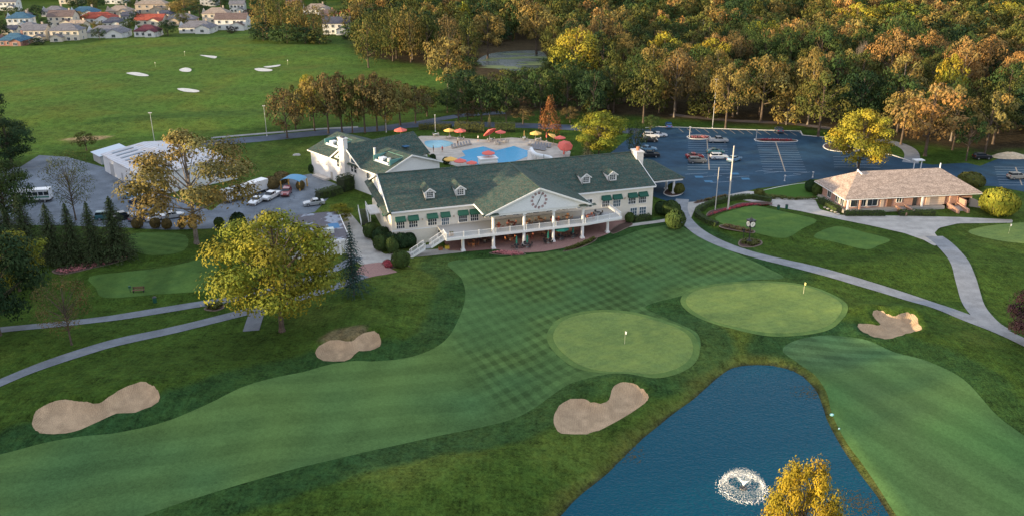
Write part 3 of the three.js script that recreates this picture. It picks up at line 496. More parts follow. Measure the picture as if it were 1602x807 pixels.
// ---------------------------------------------------------------- clubhouse
const CA = 18.1 * PI / 180, C0 = [-3.7, -160.55];
const clubAt = (u, n) => [C0[0] + u * Math.cos(CA) + n * Math.sin(CA), C0[1] - u * Math.sin(CA) + n * Math.cos(CA)];
{
  const c = thing('clubhouse', 'long white clubhouse with green roof, columned portico and big gable clock', 'building', null, C0[0], 0, C0[1], CA);
  const uL = -18.9, uR = 38.7, nF = -7.5, nB = -31.3, eave = 7.3, ridge = 11.8, nR = -19.4, run = nF - 0.0 - nR;
  const rise = (ridge - eave) / (nR + 31.5) , ry = n => ridge - Math.abs(n - nR) * (ridge - eave) / 12.1;
  mesh('wall', mb().box(uL, uR, 0, 7.15, nB, nF), creamWall, c);
  for (const [u, s] of [[uL - 0.02, -1], [uR + 0.02, 1]]) { const a = v3(u, 7.15, nF), b = v3(u, 7.15, nB), t = v3(u, 11.55, nR), o = v3(-s * 0.2, 0, 0), A = a.clone().add(o), B = b.clone().add(o), T = t.clone().add(o), gbl = mb(); if (s < 0) { gbl.tri(b, a, t); gbl.tri(A, B, T); } else { gbl.tri(a, b, t); gbl.tri(B, A, T); } mesh('gable', gbl, gableWall, c); }
  
  const E0 = uL - 0.5, E1 = uR + 0.5, nf = nF + 0.25, nb = nB - 0.25;
  const roof = mesh('roof', mb().slab(v3(E0, ry(nf), nf), v3(E1, ry(nf), nf), v3(E1, ridge, nR), v3(E0, ridge, nR), 0.2).slab(v3(E1, ry(nb), nb), v3(E0, ry(nb), nb), v3(E0, ridge, nR), v3(E1, ridge, nR), 0.2), greenRoof, c);
  mesh('ridge_cap', mb().bar(v3(E0, ridge + 0.02, nR), v3(E1, ridge + 0.02, nR), 0.4, 0.12), greenRoof, roof);
  // fascias and gutter, broken where the portico roof comes forward
  mesh('fascia', mb().box(E0, -1.9, 6.93, 7.24, nf - 0.02, nf + 0.12), whitePaint, c);
  mesh('fascia', mb().box(20.9, E1, 6.93, 7.24, nf - 0.02, nf + 0.12), whitePaint, c);
  for (const u of [E0, E1]) mesh('bargeboard', mb().bar(v3(u, ry(nf) - 0.12, nf), v3(u, ridge - 0.12, nR), 0.12, 0.34).bar(v3(u, ry(nb) - 0.12, nb), v3(u, ridge - 0.12, nR), 0.12, 0.34), whitePaint, c);
  mesh('wall_band', mb().box(uL, 28, 3.05, 3.3, nF, nF + 0.05), whitePaint, c);
  // portico
  const pR = 9.45, pL = -1.9, pE = 20.85, pTop = 11.95, py = u => pTop - Math.abs(u - pR) * (pTop - 7.35) / (pE - pR), pF = 0.95;
  const proof = mesh('portico_roof', mb().slab(v3(pL, py(pL), -19), v3(pL, py(pL), pF), v3(pR, pTop, pF), v3(pR, pTop, -19), 0.18).slab(v3(pE, py(pE), pF), v3(pE, py(pE), -19), v3(pR, pTop, -19), v3(pR, pTop, pF), 0.18), greenRoof, c);
  mesh('ridge_cap', mb().bar(v3(pR, pTop + 0.02, pF), v3(pR, pTop + 0.02, -19), 0.4, 0.12), greenRoof, proof);
  mesh('pediment', mb().hull([v3(-1.5, 7.3, 0.3), v3(-1.5, 7.3, 0.55), v3(20.4, 7.3, 0.55), v3(20.4, 7.3, 0.3)].reverse().map(p => p), [v3(-1.5, 7.45, 0.3), v3(-1.5, 7.45, 0.55), v3(20.4, 7.45, 0.55), v3(20.4, 7.45, 0.3)].reverse()).tri(v3(-1.5, 7.45, 0.55), v3(20.4, 7.45, 0.55), v3(pR, 11.72, 0.55)).tri(v3(20.4, 7.45, 0.3), v3(-1.5, 7.45, 0.3), v3(pR, 11.72, 0.3)), gableWall, c);
  mesh('bargeboard', mb().bar(v3(pL, py(pL) - 0.12, pF + 0.02), v3(pR, pTop - 0.12, pF + 0.02), 0.14, 0.34).bar(v3(pE, py(pE) - 0.12, pF + 0.02), v3(pR, pTop - 0.12, pF + 0.02), 0.14, 0.34), whitePaint, c);
  mesh('entablature', mb().box(-1.1, 20.2, 6.85, 7.28, -0.32, 0.42).box(-1.1, -0.5, 6.85, 7.28, nF, -0.32).box(19.6, 20.2, 6.85, 7.28, nF, -0.32), whitePaint, c);
  mesh('portico_ceiling', mb().box(-0.5, 19.6, 6.95, 7.05, nF, -0.32), whitePaint, c);
  for (const [a, b] of [[-2.5, 0.9], [17.9, 21.5]]) mesh('cornice_roof', mb().hull([v3(a, 7.3, 0.5), v3(a, 7.3, 1.25), v3(b, 7.3, 1.25), v3(b, 7.3, 0.5)], [v3(a, 7.55, 0.56), v3(a, 7.36, 1.25), v3(b, 7.36, 1.25), v3(b, 7.55, 0.56)]), greenRoof, c);
  for (const [u, s] of [[pL - 0.02, -1], [pE + 0.02, 1]]) mesh('fascia', mb().box(u - 0.06, u + 0.06, 7.0, 7.33, nF + 0.3, pF), whitePaint, c);
  // clock on the pediment
  const ck = new THREE.Group(); ck.name = 'gable_clock'; ck.position.set(9.35, 9.35, 0.58); c.add(ck); ck.userData.label = 'gable clock of dark red numeral marks and two black hands';
  const markMat = std(0.24, 0.05, 0.05, 0.6), handMat = std(0.015, 0.018, 0.02, 0.4);
  for (let k = 0; k < 12; k++) { const a = k * PI / 6, m = mesh('numeral', mb().box(-0.2, -0.13, -0.25, 0.25, 0, 0.05).box(-0.035, 0.035, -0.25, 0.25, 0, 0.05).box(0.13, 0.2, -0.25, 0.25, 0, 0.05), markMat, ck); m.position.set(1.5 * Math.sin(a), 1.5 * Math.cos(a), 0); m.rotation.z = -a; }
  for (const [a, l, w] of [[0.42, 1.5, 0.12], [3.62, 1.3, 0.16]]) { const m = mesh('clock_hand', mb().hull([v3(-w / 2, -0.15, 0.06), v3(w / 2, -0.15, 0.06), v3(0.02, l, 0.06), v3(-0.02, l, 0.06)], [v3(-w / 2, -0.15, 0.1), v3(w / 2, -0.15, 0.1), v3(0.02, l, 0.1), v3(-0.02, l, 0.1)]), handMat, ck); m.rotation.z = -a; }
  // columns
  const column = (u, n, top) => { const m = mesh('column', mb().box(u - 0.42, u + 0.42, 0, 0.35, n - 0.42, n + 0.42).cyl(u, 0.35, 0.6, n, 0.4, 0.34, 18).cyl(u, 0.6, top - 0.4, n, 0.335, 0.3, 18).cyl(u, top - 0.4, top - 0.2, n, 0.3, 0.42, 18).box(u - 0.42, u + 0.42, top - 0.2, top, n - 0.42, n + 0.42), whitePaint, c); return m; };
  for (const u of [0, 6.4, 12.7, 19.1]) column(u, 0, 6.85);
  column(-6.1, -0.7, 2.95); column(25.4, -1.5, 2.95);
  // deck with edge beam and railing
  mesh('deck', mb().hull([v3(-9.6, 3.0, nF), v3(-9.6, 3.0, 0.35), v3(20, 3.0, 0.35), v3(28.2, 3.0, -1.0), v3(28.2, 3.0, nF)], [v3(-9.6, 3.32, nF), v3(-9.6, 3.32, 0.35), v3(20, 3.32, 0.35), v3(28.2, 3.32, -1.0), v3(28.2, 3.32, nF)]), deckBoards, c);
  mesh('deck_beam', mb().bar(v3(-9.7, 3.12, 0.42), v3(20.05, 3.12, 0.42), 0.16, 0.5).bar(v3(20.05, 3.12, 0.42), v3(28.3, 3.12, -0.94), 0.16, 0.5).bar(v3(-9.7, 3.12, 0.42), v3(-9.7, 3.12, -1.6), 0.16, 0.5).bar(v3(28.3, 3.12, -0.94), v3(28.3, 3.12, nF), 0.16, 0.5), whitePaint, c);
  const railing = (a, b) => {   // one bay of railing between two posts
    const m = mb(), L = a.distanceTo(b), d = v3().subVectors(b, a).divideScalar(L), up = h => p => p.clone().add(v3(0, h, 0));
    m.bar(up(1.02)(a), up(1.02)(b), 0.1, 0.07).bar(up(0.12)(a), up(0.12)(b), 0.06, 0.06);
    const k = Math.max(2, Math.round(L / 0.15)); for (let i = 1; i < k; i++) { const p = a.clone().addScaledVector(d, L * i / k); m.bar(up(0.12)(p), up(1.0)(p), 0.045); }
    const r = mesh('railing', m, whitePaint, c); mesh('post', mb().box(a.x - 0.07, a.x + 0.07, a.y, a.y + 1.15, a.z - 0.07, a.z + 0.07), whitePaint, r); return r;
  };
  const edge = [[-9.6, -2.2], [-9.6, 0.3], [-6.1, 0.3], [-3, 0.3], [-0.45, 0.3], [0.45, 0.3], [3.4, 0.3], [5.95, 0.3], [6.85, 0.3], [9.6, 0.3], [12.25, 0.3], [13.15, 0.3], [16, 0.3], [18.65, 0.3], [19.55, 0.3], [22.5, -0.12], [25.4, -0.6], [28.1, -1.04], [28.1, -4], [28.1, -7.3]];
  for (let i = 0; i < edge.length - 1; i++) if (edge[i + 1][0] - edge[i][0] > 1 || edge[i + 1][0] === edge[i][0]) railing(v3(edge[i][0], 3.32, edge[i][1]), v3(edge[i + 1][0], 3.32, edge[i + 1][1]));
  // outside stair from the deck down to the walk
  const stair = new THREE.Group(); stair.name = 'stair'; c.add(stair);
  const st = (x0, x1, y0, y1, n0, n1) => { const k = Math.round(Math.abs(y1 - y0) / 0.17); for (let i = 0; i < k; i++) mesh('step', mb().box(lerp(x0, x1, (i + 1) / k), lerp(x0, x1, i / k) , lerp(y0, y1, (i + 1) / k) - 0.06, lerp(y0, y1, (i + 1) / k), n0, n1), deckBoards, stair); for (const n of [n0, n1]) { mesh('stringer', mb().bar(v3(x0, y0 - 0.15, n), v3(x1, y1 - 0.0, n), 0.09, 0.34), whitePaint, stair); railingS(v3(x0, y0, n), v3(x1, y1, n)); } };
  const railingS = (a, b) => { const m = mb(), k = Math.round(a.distanceTo(b) / 0.17); m.bar(a.clone().add(v3(0, 1, 0)), b.clone().add(v3(0, 1, 0)), 0.09, 0.08).bar(a.clone().add(v3(0, 0.2, 0)), b.clone().add(v3(0, 0.2, 0)), 0.06); for (let i = 0; i <= k; i++) { const p = a.clone().lerp(b, i / k); m.bar(p.clone().add(v3(0, i % 8 ? 0.2 : -0.1, 0)), p.clone().add(v3(0, i % 8 ? 1 : 1.1, 0)), i % 8 ? 0.045 : 0.12); } mesh('handrail', m, whitePaint, stair); };
  st(-9.75, -12.6, 3.32, 1.65, -1.9, -0.2); mesh('landing', mb().box(-13.8, -12.6, 1.5, 1.65, -1.95, -0.15), deckBoards, stair); st(-13.8, -16.6, 1.65, 0.05, -1.9, -0.2);
  // windows of the upper floor
  for (const [u, w, door] of [[-17.1, 1.6], [-14.5, 1.7], [-10.6, 1.75], [-7.9, 1.5, 1], [-4.2, 1.7], [-1.75, 1.6], [27.5, 1.65], [30.1, 1.65, 1], [33.7, 1.65], [36.2, 1.65]]) {
    windowAt(c, u, door ? 3.35 : 3.6, 5.55, w, nF + 0.01, { cols: 4, rows: 3, name: door ? 'glazed_door' : 'window', mat: door ? glassBlue : glass }); awning(c, u, 6.15, w + 0.45, nF + 0.02);
  }
  for (const u of [2.1, 4.3, 7.2, 9.6, 11.6, 14.6, 16.4, 18.2, 21.6, 23.6]) windowAt(c, u, 3.9, 5.6, 1.35, nF + 0.01, { cols: 2, rows: 2 });
  for (const u of [34.2, 36.4]) windowAt(c, u, 0.45, 2.6, 1.5, nF + 0.01, { cols: 3, rows: 3, mat: glassBlue });
  for (const u of [-8.6, -5.2, -2.6, 1.2, 4.2, 8, 11.5, 15, 18.2, 22, 25]) windowAt(c, u, 0.35, 2.4, 1.7, nF + 0.01, { cols: 2, rows: 2 });
  for (const n of [-12, -18, -25]) { windowAt(c, n, 4.2, 5.6, 1.1, uL - 0.01, { turn: -PI / 2 }); awning(c, n, 6.1, 1.5, uL - 0.02, -PI / 2); }
  for (const n of [-10.5, -13]) windowAt(c, n, 3.6, 5.5, 1.5, uR + 0.01, { turn: PI / 2, cols: 3 });
  // pent roof along the side gable, side porch and stair
  mesh('pent_roof', mb().hull([v3(uL - 1.35, 6.55, nB - 0.6), v3(uL - 1.35, 6.55, nF + 0.5), v3(uL, 7.0, nF + 0.5), v3(uL, 7.0, nB - 0.6)], [v3(uL - 1.35, 6.75, nB - 0.6), v3(uL - 1.35, 6.75, nF + 0.5), v3(uL - 0.03, 7.5, nF + 0.5), v3(uL - 0.03, 7.5, nB - 0.6)]), greenRoof, c);
  mesh('balcony', mb().box(uL - 2.2, uL, 2.5, 2.75, -27, -21), whitePaint, c);
  for (const n of [-27, -24, -21.1]) mesh('post', mb().box(uL - 2.2, uL - 2.06, 0, 3.7, n, n + 0.14), whitePaint, c);
  mesh('balcony_rail', mb().bar(v3(uL - 2.15, 3.65, -27), v3(uL - 2.15, 3.65, -21), 0.09).bar(v3(uL - 2.15, 3.2, -27), v3(uL - 2.15, 3.2, -21), 0.05), whitePaint, c);
  const s2 = new THREE.Group(); s2.name = 'side_stair'; c.add(s2);
  for (let i = 0; i < 13; i++) mesh('step', mb().box(uL - 3.9, uL - 2.4, 2.5 - i * 0.19 - 0.06, 2.5 - i * 0.19, -25.4 + i * 0.27, -25.1 + i * 0.27), darkMetal, s2);
  for (const u of [uL - 4, uL - 2.35]) mesh('stringer', mb().bar(v3(u, 2.45, -25.4), v3(u, 0.05, -21.9), 0.1, 0.35).bar(v3(u, 3.5, -25.4), v3(u, 1.05, -21.9), 0.09).bar(v3(u, 1.05, -21.9), v3(u, 0, -21.9), 0.1).bar(v3(u, 3.5, -25.4), v3(u, 2.4, -25.4), 0.1), whitePaint, s2);
  // dormers
  for (const u of [-10.3, -3.9, 23.9, 30.1]) {
    const d = new THREE.Group(); d.name = 'dormer'; c.add(d); const n = -10.2, y0 = ry(n) - 0.25, y1 = 9.85, w = 0.98, top = 10.6;
    const back = nR + 0.2, cheek = mb();
    const bk = y => nR + (ridge - y) / ((ridge - eave) / 12.1);   // where the main roof reaches height y
    cheek.quad(v3(u - w, y0, n), v3(u + w, y0, n), v3(u + w, y1, n), v3(u - w, y1, n)).tri(v3(u - w, y1, n), v3(u + w, y1, n), v3(u, top - 0.06, n));
    for (const s of [-1, 1]) { const a = v3(u + s * w, y0, n), b = v3(u + s * w, y1, n), e = v3(u + s * w, y1, bk(y1) - 0.1), f = v3(u + s * w, y0, bk(y0)); s < 0 ? cheek.quad(f, a, b, e) : cheek.quad(a, f, e, b); }
    mesh('dormer_wall', cheek, whiteWall, d);
    const e0 = n + 0.3, sl = mb(), lo = y1 - 0.14, q = w + 0.22;
    sl.slab(v3(u - q, lo, bk(lo) - 0.3), v3(u - q, lo, e0), v3(u, top, e0), v3(u, top, bk(top) - 0.4), 0.09).slab(v3(u + q, lo, e0), v3(u + q, lo, bk(lo) - 0.3), v3(u, top, bk(top) - 0.4), v3(u, top, e0), 0.09);
    mesh('dormer_roof', sl, greenRoof, d);
    mesh('bargeboard', mb().bar(v3(u - q, lo - 0.08, e0 + 0.02), v3(u, top - 0.08, e0 + 0.02), 0.08, 0.2).bar(v3(u + q, lo - 0.08, e0 + 0.02), v3(u, top - 0.08, e0 + 0.02), 0.08, 0.2), whitePaint, d);
    windowAt(d, u, y0 + 0.5, y1 - 0.12, 1.25, n + 0.005, { cols: 3, rows: 3 });
  }
  // chimney and porte cochere
  const ch = mesh('chimney', mb().box(38.75, 40.4, 0, 12.2, -19.4, -16.4).box(38.6, 40.55, 12.2, 12.5, -19.55, -16.25), siding(0.85, 0.80, 0.74), c);
  mesh('chimney_pot', mb().cyl(39.6, 12.5, 13.3, -17.8, 0.42, 0.36, 12), std(0.42, 0.17, 0.10, 0.8), ch);
  const pc = new THREE.Group(); pc.name = 'porte_cochere'; c.add(pc);
  const x0 = 38.8, x1 = 53.6, z0 = -36.5, z1 = -20.2, k = 4.1;
  mesh('canopy_roof', mb().slab(v3(x0, k, z1), v3(x1, k, z1), v3(x1 - 6, k + 3, (z0 + z1) / 2), v3(x0, k + 3, (z0 + z1) / 2), 0.2).slab(v3(x1, k, z0), v3(x0, k, z0), v3(x0, k + 3, (z0 + z1) / 2), v3(x1 - 6, k + 3, (z0 + z1) / 2), 0.2).slab3(v3(x1, k, z1), v3(x1, k, z0), v3(x1 - 6, k + 3, (z0 + z1) / 2), 0.2), greenRoof, pc);
  mesh('canopy_beam', mb().box(x0, x1 - 0.4, k - 0.6, k - 0.14, z1 - 0.5, z1 - 0.2).box(x1 - 0.8, x1 - 0.5, k - 0.6, k - 0.14, z0 + 0.4, z1 - 0.5).box(x0, x1 - 0.5, k - 0.6, k - 0.14, z0 + 0.2, z0 + 0.4).box(x0, x1 - 0.8, k - 0.3, k - 0.2, z0 + 0.4, z1 - 0.5), whitePaint, pc);
  for (const [u, n] of [[51.4, -21.4], [51.4, -25], [51.4, -35], [44, -21.2]]) mesh('column', mb().box(u - 0.4, u + 0.4, 0, 0.4, n - 0.4, n + 0.4).cyl(u, 0.4, k - 0.6, n, 0.3, 0.26, 14), whitePaint, pc);
  // lamps beside the doors
  for (const u of [-12.6, -6.1, 32]) mesh('wall_lantern', mb().box(u - 0.12, u + 0.12, 4.9, 5.3, nF + 0.01, nF + 0.25), std(0.5, 0.4, 0.3, 0.5), c);
}

// ---------------------------------------------------------------- pool house
{
  const A = Math.atan2(0.68, 0.73), c = thing('pool_house', 'white two storey pool house with green roofs and tall white chimney', 'building', null, -51.6, 0, -215.2, 0);
  // local x runs along the long side towards the clubhouse, local z runs away from the pool
  c.rotation.y = -Math.atan2(0.73, 0.68);
  const bz = b => -b;   // distance from the yard side
  const ey = 6.2;
  const wl = mb().box(0, 31.5, 0, ey, -17, 0);
  mesh('wall', wl, whiteWall, c);
  const gable = (a, b, c2) => mb().tri(a, b, c2).tri(b, a, c2);
  mesh('wing', mb().box(10.6, 22.8, 0, ey, -20, -16.9), whiteWall, c);
  // long roof: ridge parallel to the yard wall
  const L = mb(), rz = -8.5, top = 9.3, ov = 0.6;
  const slope = (a0, a1) => { L.slab(v3(a0, ey - 0.15, ov), v3(a1, ey - 0.15, ov), v3(a1, top, rz), v3(a0, top, rz), 0.2).slab(v3(a1, ey - 0.15, -17 - ov), v3(a0, ey - 0.15, -17 - ov), v3(a0, top, rz), v3(a1, top, rz), 0.2); };
  slope(-0.6, 16); slope(16, 32.1);
  mesh('roof', L, greenRoof, c);
  mesh('gable', mb().tri(v3(31.48, ey, 0), v3(31.48, ey, -17), v3(31.48, top - 0.15, rz)), whiteWall, c); mesh('gable', mb().tri(v3(0.02, ey, -17), v3(0.02, ey, 0), v3(0.02, top - 0.15, rz)), whiteWall, c);
  mesh('bargeboard', mb().bar(v3(32.12, ey - 0.25, ov), v3(32.12, top - 0.1, rz), 0.1, 0.34).bar(v3(32.12, ey - 0.25, -17.6), v3(32.12, top - 0.1, rz), 0.1, 0.34), whitePaint, c);
  // cross roof with the chimney gable
  const m0 = 10.4, m1 = 23, mr = 16.7, mt = 10.4;
  const cross = mesh('cross_roof', mb().slab(v3(m0 - 0.4, ey - 0.2, -20.5), v3(m0 - 0.4, ey - 0.2, 0.55), v3(mr, mt, 0.55), v3(mr, mt, -20.5), 0.2).slab(v3(m1 + 0.4, ey - 0.2, 0.55), v3(m1 + 0.4, ey - 0.2, -20.5), v3(mr, mt, -20.5), v3(mr, mt, 0.55), 0.2), greenRoof, c);
  mesh('skylight', mb().box(20.2, 21.6, 8.15, 8.3, -15.6, -14.1), std(0.04, 0.13, 0.26, 0.2), cross).rotation.z = 0;
  mesh('cross_gable', mb().tri(v3(m0, ey, 0.04), v3(m1, ey, 0.04), v3(mr, mt - 0.15, 0.04)), whiteWall, c); mesh('cross_gable', mb().tri(v3(m1, ey, -20), v3(m0, ey, -20), v3(mr, mt - 0.15, -20)), whiteWall, c); mesh('gable_front', mb().quad(v3(m0, 0, 0.03), v3(m1, 0, 0.03), v3(m1, ey, 0.03), v3(m0, ey, 0.03)), whiteWall, c);
  mesh('bargeboard', mb().bar(v3(m0 - 0.4, ey - 0.3, 0.6), v3(mr, mt - 0.1, 0.6), 0.1, 0.32).bar(v3(m1 + 0.4, ey - 0.3, 0.6), v3(mr, mt - 0.1, 0.6), 0.1, 0.32), whitePaint, c);
  mesh('fascia', mb().box(-0.6, 10, 5.75, 6.0, 0.55, 0.68), whitePaint, c); mesh('fascia', mb().box(23.4, 32.1, 5.75, 6.0, 0.55, 0.68), whitePaint, c);
  const ch = mesh('chimney', mb().box(15.6, 17.8, 0, 12, 0.05, 1.25).box(15.45, 17.95, 12, 12.3, -0.1, 1.4), siding(0.84, 0.82, 0.79), c);
  mesh('chimney_cap', mb().box(16.1, 17.3, 12.3, 12.55, 0.3, 1), darkMetal, ch);
  for (const x of [13, 14.4, 19.2, 20.6]) windowAt(c, x, 4.2, 5.9, 1.0, 0.05, { cols: 1, rows: 2 });
  for (const s of [-1, 1]) { const x = 16.7 + s * 3.1; mesh('gable_window', mb().hull([v3(x - 0.9, 6.5, 0.05), v3(x + 0.9, 6.5, 0.05), v3(x - s * 0.9, 8.0, 0.05)], [v3(x - 0.9, 6.5, 0.1), v3(x + 0.9, 6.5, 0.1), v3(x - s * 0.9, 8.0, 0.1)]), glassBlue, c); }
  for (const x of [3.2, 5.2, 7]) mesh('vent', mb().box(x, x + 0.5, 3.4, 3.7, 0.01, 0.08), greyPaint, c);
  mesh('door', mb().box(9, 9.9, 0, 2.1, 0.01, 0.08), std(0.45, 0.42, 0.38, 0.6), c); mesh('door', mb().box(12, 13, 0, 2.2, 0.04, 0.12), std(0.6, 0.58, 0.54, 0.6), c);
  mesh('loading_step', mb().box(3, 9, 0, 0.5, 0.1, 1.8), concrete, c);
  windowAt(c, 26, 4, 5.3, 1.2, 0.02, { rows: 1 }); windowAt(c, 29, 4, 5.3, 1.2, 0.02, { rows: 1 });
  // sunken plant decks in the long roof, with fans and ducts
  for (const [a, z] of [[2.2, -3.6], [24, -3.6]]) {
    const well = mesh('plant_deck', mb().box(a, a + 6.4, 7.2, 7.42, z - 3.2, z + 0.6), std(0.5, 0.56, 0.62, 0.8), c);
    mesh('plant_wall', mb().quad(v3(a, 7.42, z - 3.22), v3(a + 6.4, 7.42, z - 3.22), v3(a + 6.4, 8.9, z - 3.6), v3(a, 8.9, z - 3.6)).box(a - 0.15, a, 6.6, 8.7, z - 3.4, z + 0.5).box(a + 6.4, a + 6.55, 6.6, 8.7, z - 3.4, z + 0.5), std(0.12, 0.3, 0.27, 0.8), well);
    mesh('air_handler', mb().box(a + 1, a + 2.6, 7.42, 8.3, z - 1.6, z - 0.2), whitePaint, well); mesh('fan', mb().cyl(a + 4.2, 7.42, 8.5, z - 1, 0.55, 0.4, 14), std(0.6, 0.6, 0.58, 0.5), well); mesh('duct', mb().box(a + 0.3, a + 5.6, 7.42, 7.75, z + 0.05, z + 0.4), whitePaint, well);
  }
  mesh('vent_pipe', mb().cyl(22.6, 6.6, 10, -4.4, 0.3, 0.3, 12), std(0.6, 0.6, 0.6, 0.4), c);
}

// ---------------------------------------------------------------- golf shop with hipped shake roof
{
  const a = 8.3 * PI / 180, c = thing('golf_shop', 'low brick golf shop under a broad hipped shake roof', 'building', null, 73.6, 0, -181.6, a);
  const L = 33.2, D = 14.5, e = 3.55, r0 = 6.3, r1 = 26.6, top = 7.6, mz = -D / 2, base = 0.7;
  mesh('terrace', mb().box(0.4, 24.6, 0, base, -D + 1, -0.2).box(24.6, L - 1, 0.02, base, -D + 1, -3.5), concMat, c);
  mesh('wall', mb().box(1.2, L - 1.6, base, e - 0.25, -D + 1.2, -1.6), brick, c);
  const rf = mesh('roof', mb().slab(v3(0, e, 0), v3(L, e, 0), v3(r1, top, mz), v3(r0, top, mz), 0.16).slab(v3(L, e, -D), v3(0, e, -D), v3(r0, top, mz), v3(r1, top, mz), 0.16).slab3(v3(0, e, -D), v3(0, e, 0), v3(r0, top, mz), 0.16).slab3(v3(L, e, 0), v3(L, e, -D), v3(r1, top, mz), 0.16), shakeRoof, c);
  mesh('ridge_finial', mb().bar(v3(r0 - 0.1, top + 0.3, mz), v3(r0 + 0.5, top - 0.4, mz + 1.2), 0.25).cyl(r0, top - 0.2, top + 0.45, mz, 0.18), whitePaint, rf); mesh('ridge_finial', mb().cyl(r1, top - 0.2, top + 1.1, mz, 0.16, 0.12), whitePaint, rf);
  mesh('eave', mb().box(0, L, e - 0.34, e - 0.17, -0.12, 0.02).box(-0.02, 0.12, e - 0.34, e - 0.17, -D, -0.12).box(L - 0.12, L + 0.02, e - 0.34, e - 0.17, -D, -0.12).box(0.12, L - 0.12, e - 0.27, e - 0.2, -D + 0.1, -0.12), whitePaint, c);
  for (const [x, w, n] of [[3.2, 1.6, 0], [5.4, 1.3, 1], [7.6, 2.4, 1]]) windowAt(c, x, base + 0.45, e - 0.4, w, -1.59, { cols: n ? 2 : 1, rows: 1 });
  mesh('door', mb().box(11.2, 12.3, base, 2.95, -1.6, -1.5), woodBrown, c); mesh('door', mb().box(17.4, 18.4, base, 2.95, -1.6, -1.5), darkMetal, c); mesh('door', mb().box(9.6, 10.4, base, 2.95, -1.6, -1.5), std(0.5, 0.4, 0.33, 0.7), c);
  windowAt(c, 14, base + 1, e - 0.45, 1.2, -1.59, { rows: 1 });
  const gd = mesh('garage_door', mb().box(20.6, 25.2, base, e - 0.5, -1.6, -1.48), std(0.72, 0.56, 0.42, 0.7), c);
  for (let k = 1; k < 5; k++) mesh('panel_groove', mb().box(20.62, 25.18, base + k * 0.46, base + k * 0.46 + 0.03, -1.48, -1.465), std(0.5, 0.38, 0.28, 0.8), gd);
  for (const x of [1.3, 4.2, 19.2, 26]) mesh('pier', mb().box(x - 0.18, x + 0.18, base, e - 0.3, -0.95, -0.6), x < 2 || x === 19.2 ? whitePaint : brick, c);
  for (const z of [-3, -5.2, -9]) windowAt(c, z, base + 0.4, e - 0.4, 1.5, 1.19, { turn: -PI / 2, rows: 1 });
  // brick garden walls, steps, cart ramp
  for (const [x0, x1] of [[13, 13.4], [15.2, 15.6], [25.6, 26], [28, 28.4]]) mesh('garden_wall', mb().hull([v3(x0, 0, -1), v3(x0, 0, 3.2), v3(x1, 0, 3.2), v3(x1, 0, -1)], [v3(x0, 1.25, -1), v3(x0, 0.85, 3.2), v3(x1, 0.85, 3.2), v3(x1, 1.25, -1)]), brick, c);
  for (let k = 0; k < 4; k++) mesh('step', mb().box(26, 28, 0, base - 0.17 * (k + 1) + 0.1, -0.2 + k * 0.45, 0.25 + k * 0.45), concMat, c);
  mesh('ramp_wall', mb().hull([v3(31.4, -0.02, -1.4), v3(31.4, -0.02, -1.1), v3(35.8, -0.02, 2.4), v3(35.8, -0.02, 2.1)], [v3(31.4, 2.1, -1.4), v3(31.4, 2.1, -1.1), v3(35.8, 0.4, 2.4), v3(35.8, 0.4, 2.1)]), concrete, c);
  mesh('ramp_wall', mb().box(28.4, 28.8, 0, 2.3, -3.4, 1.2), brick, c); mesh('ramp_opening', mb().box(28.9, 31.3, 0.02, 2.1, -1.62, -1.55), std(0.01, 0.01, 0.01, 1), c);
  mesh('ramp_lintel', mb().box(28.4, 31.7, 2.1, 2.45, -2, -1.2), brick, c);
}

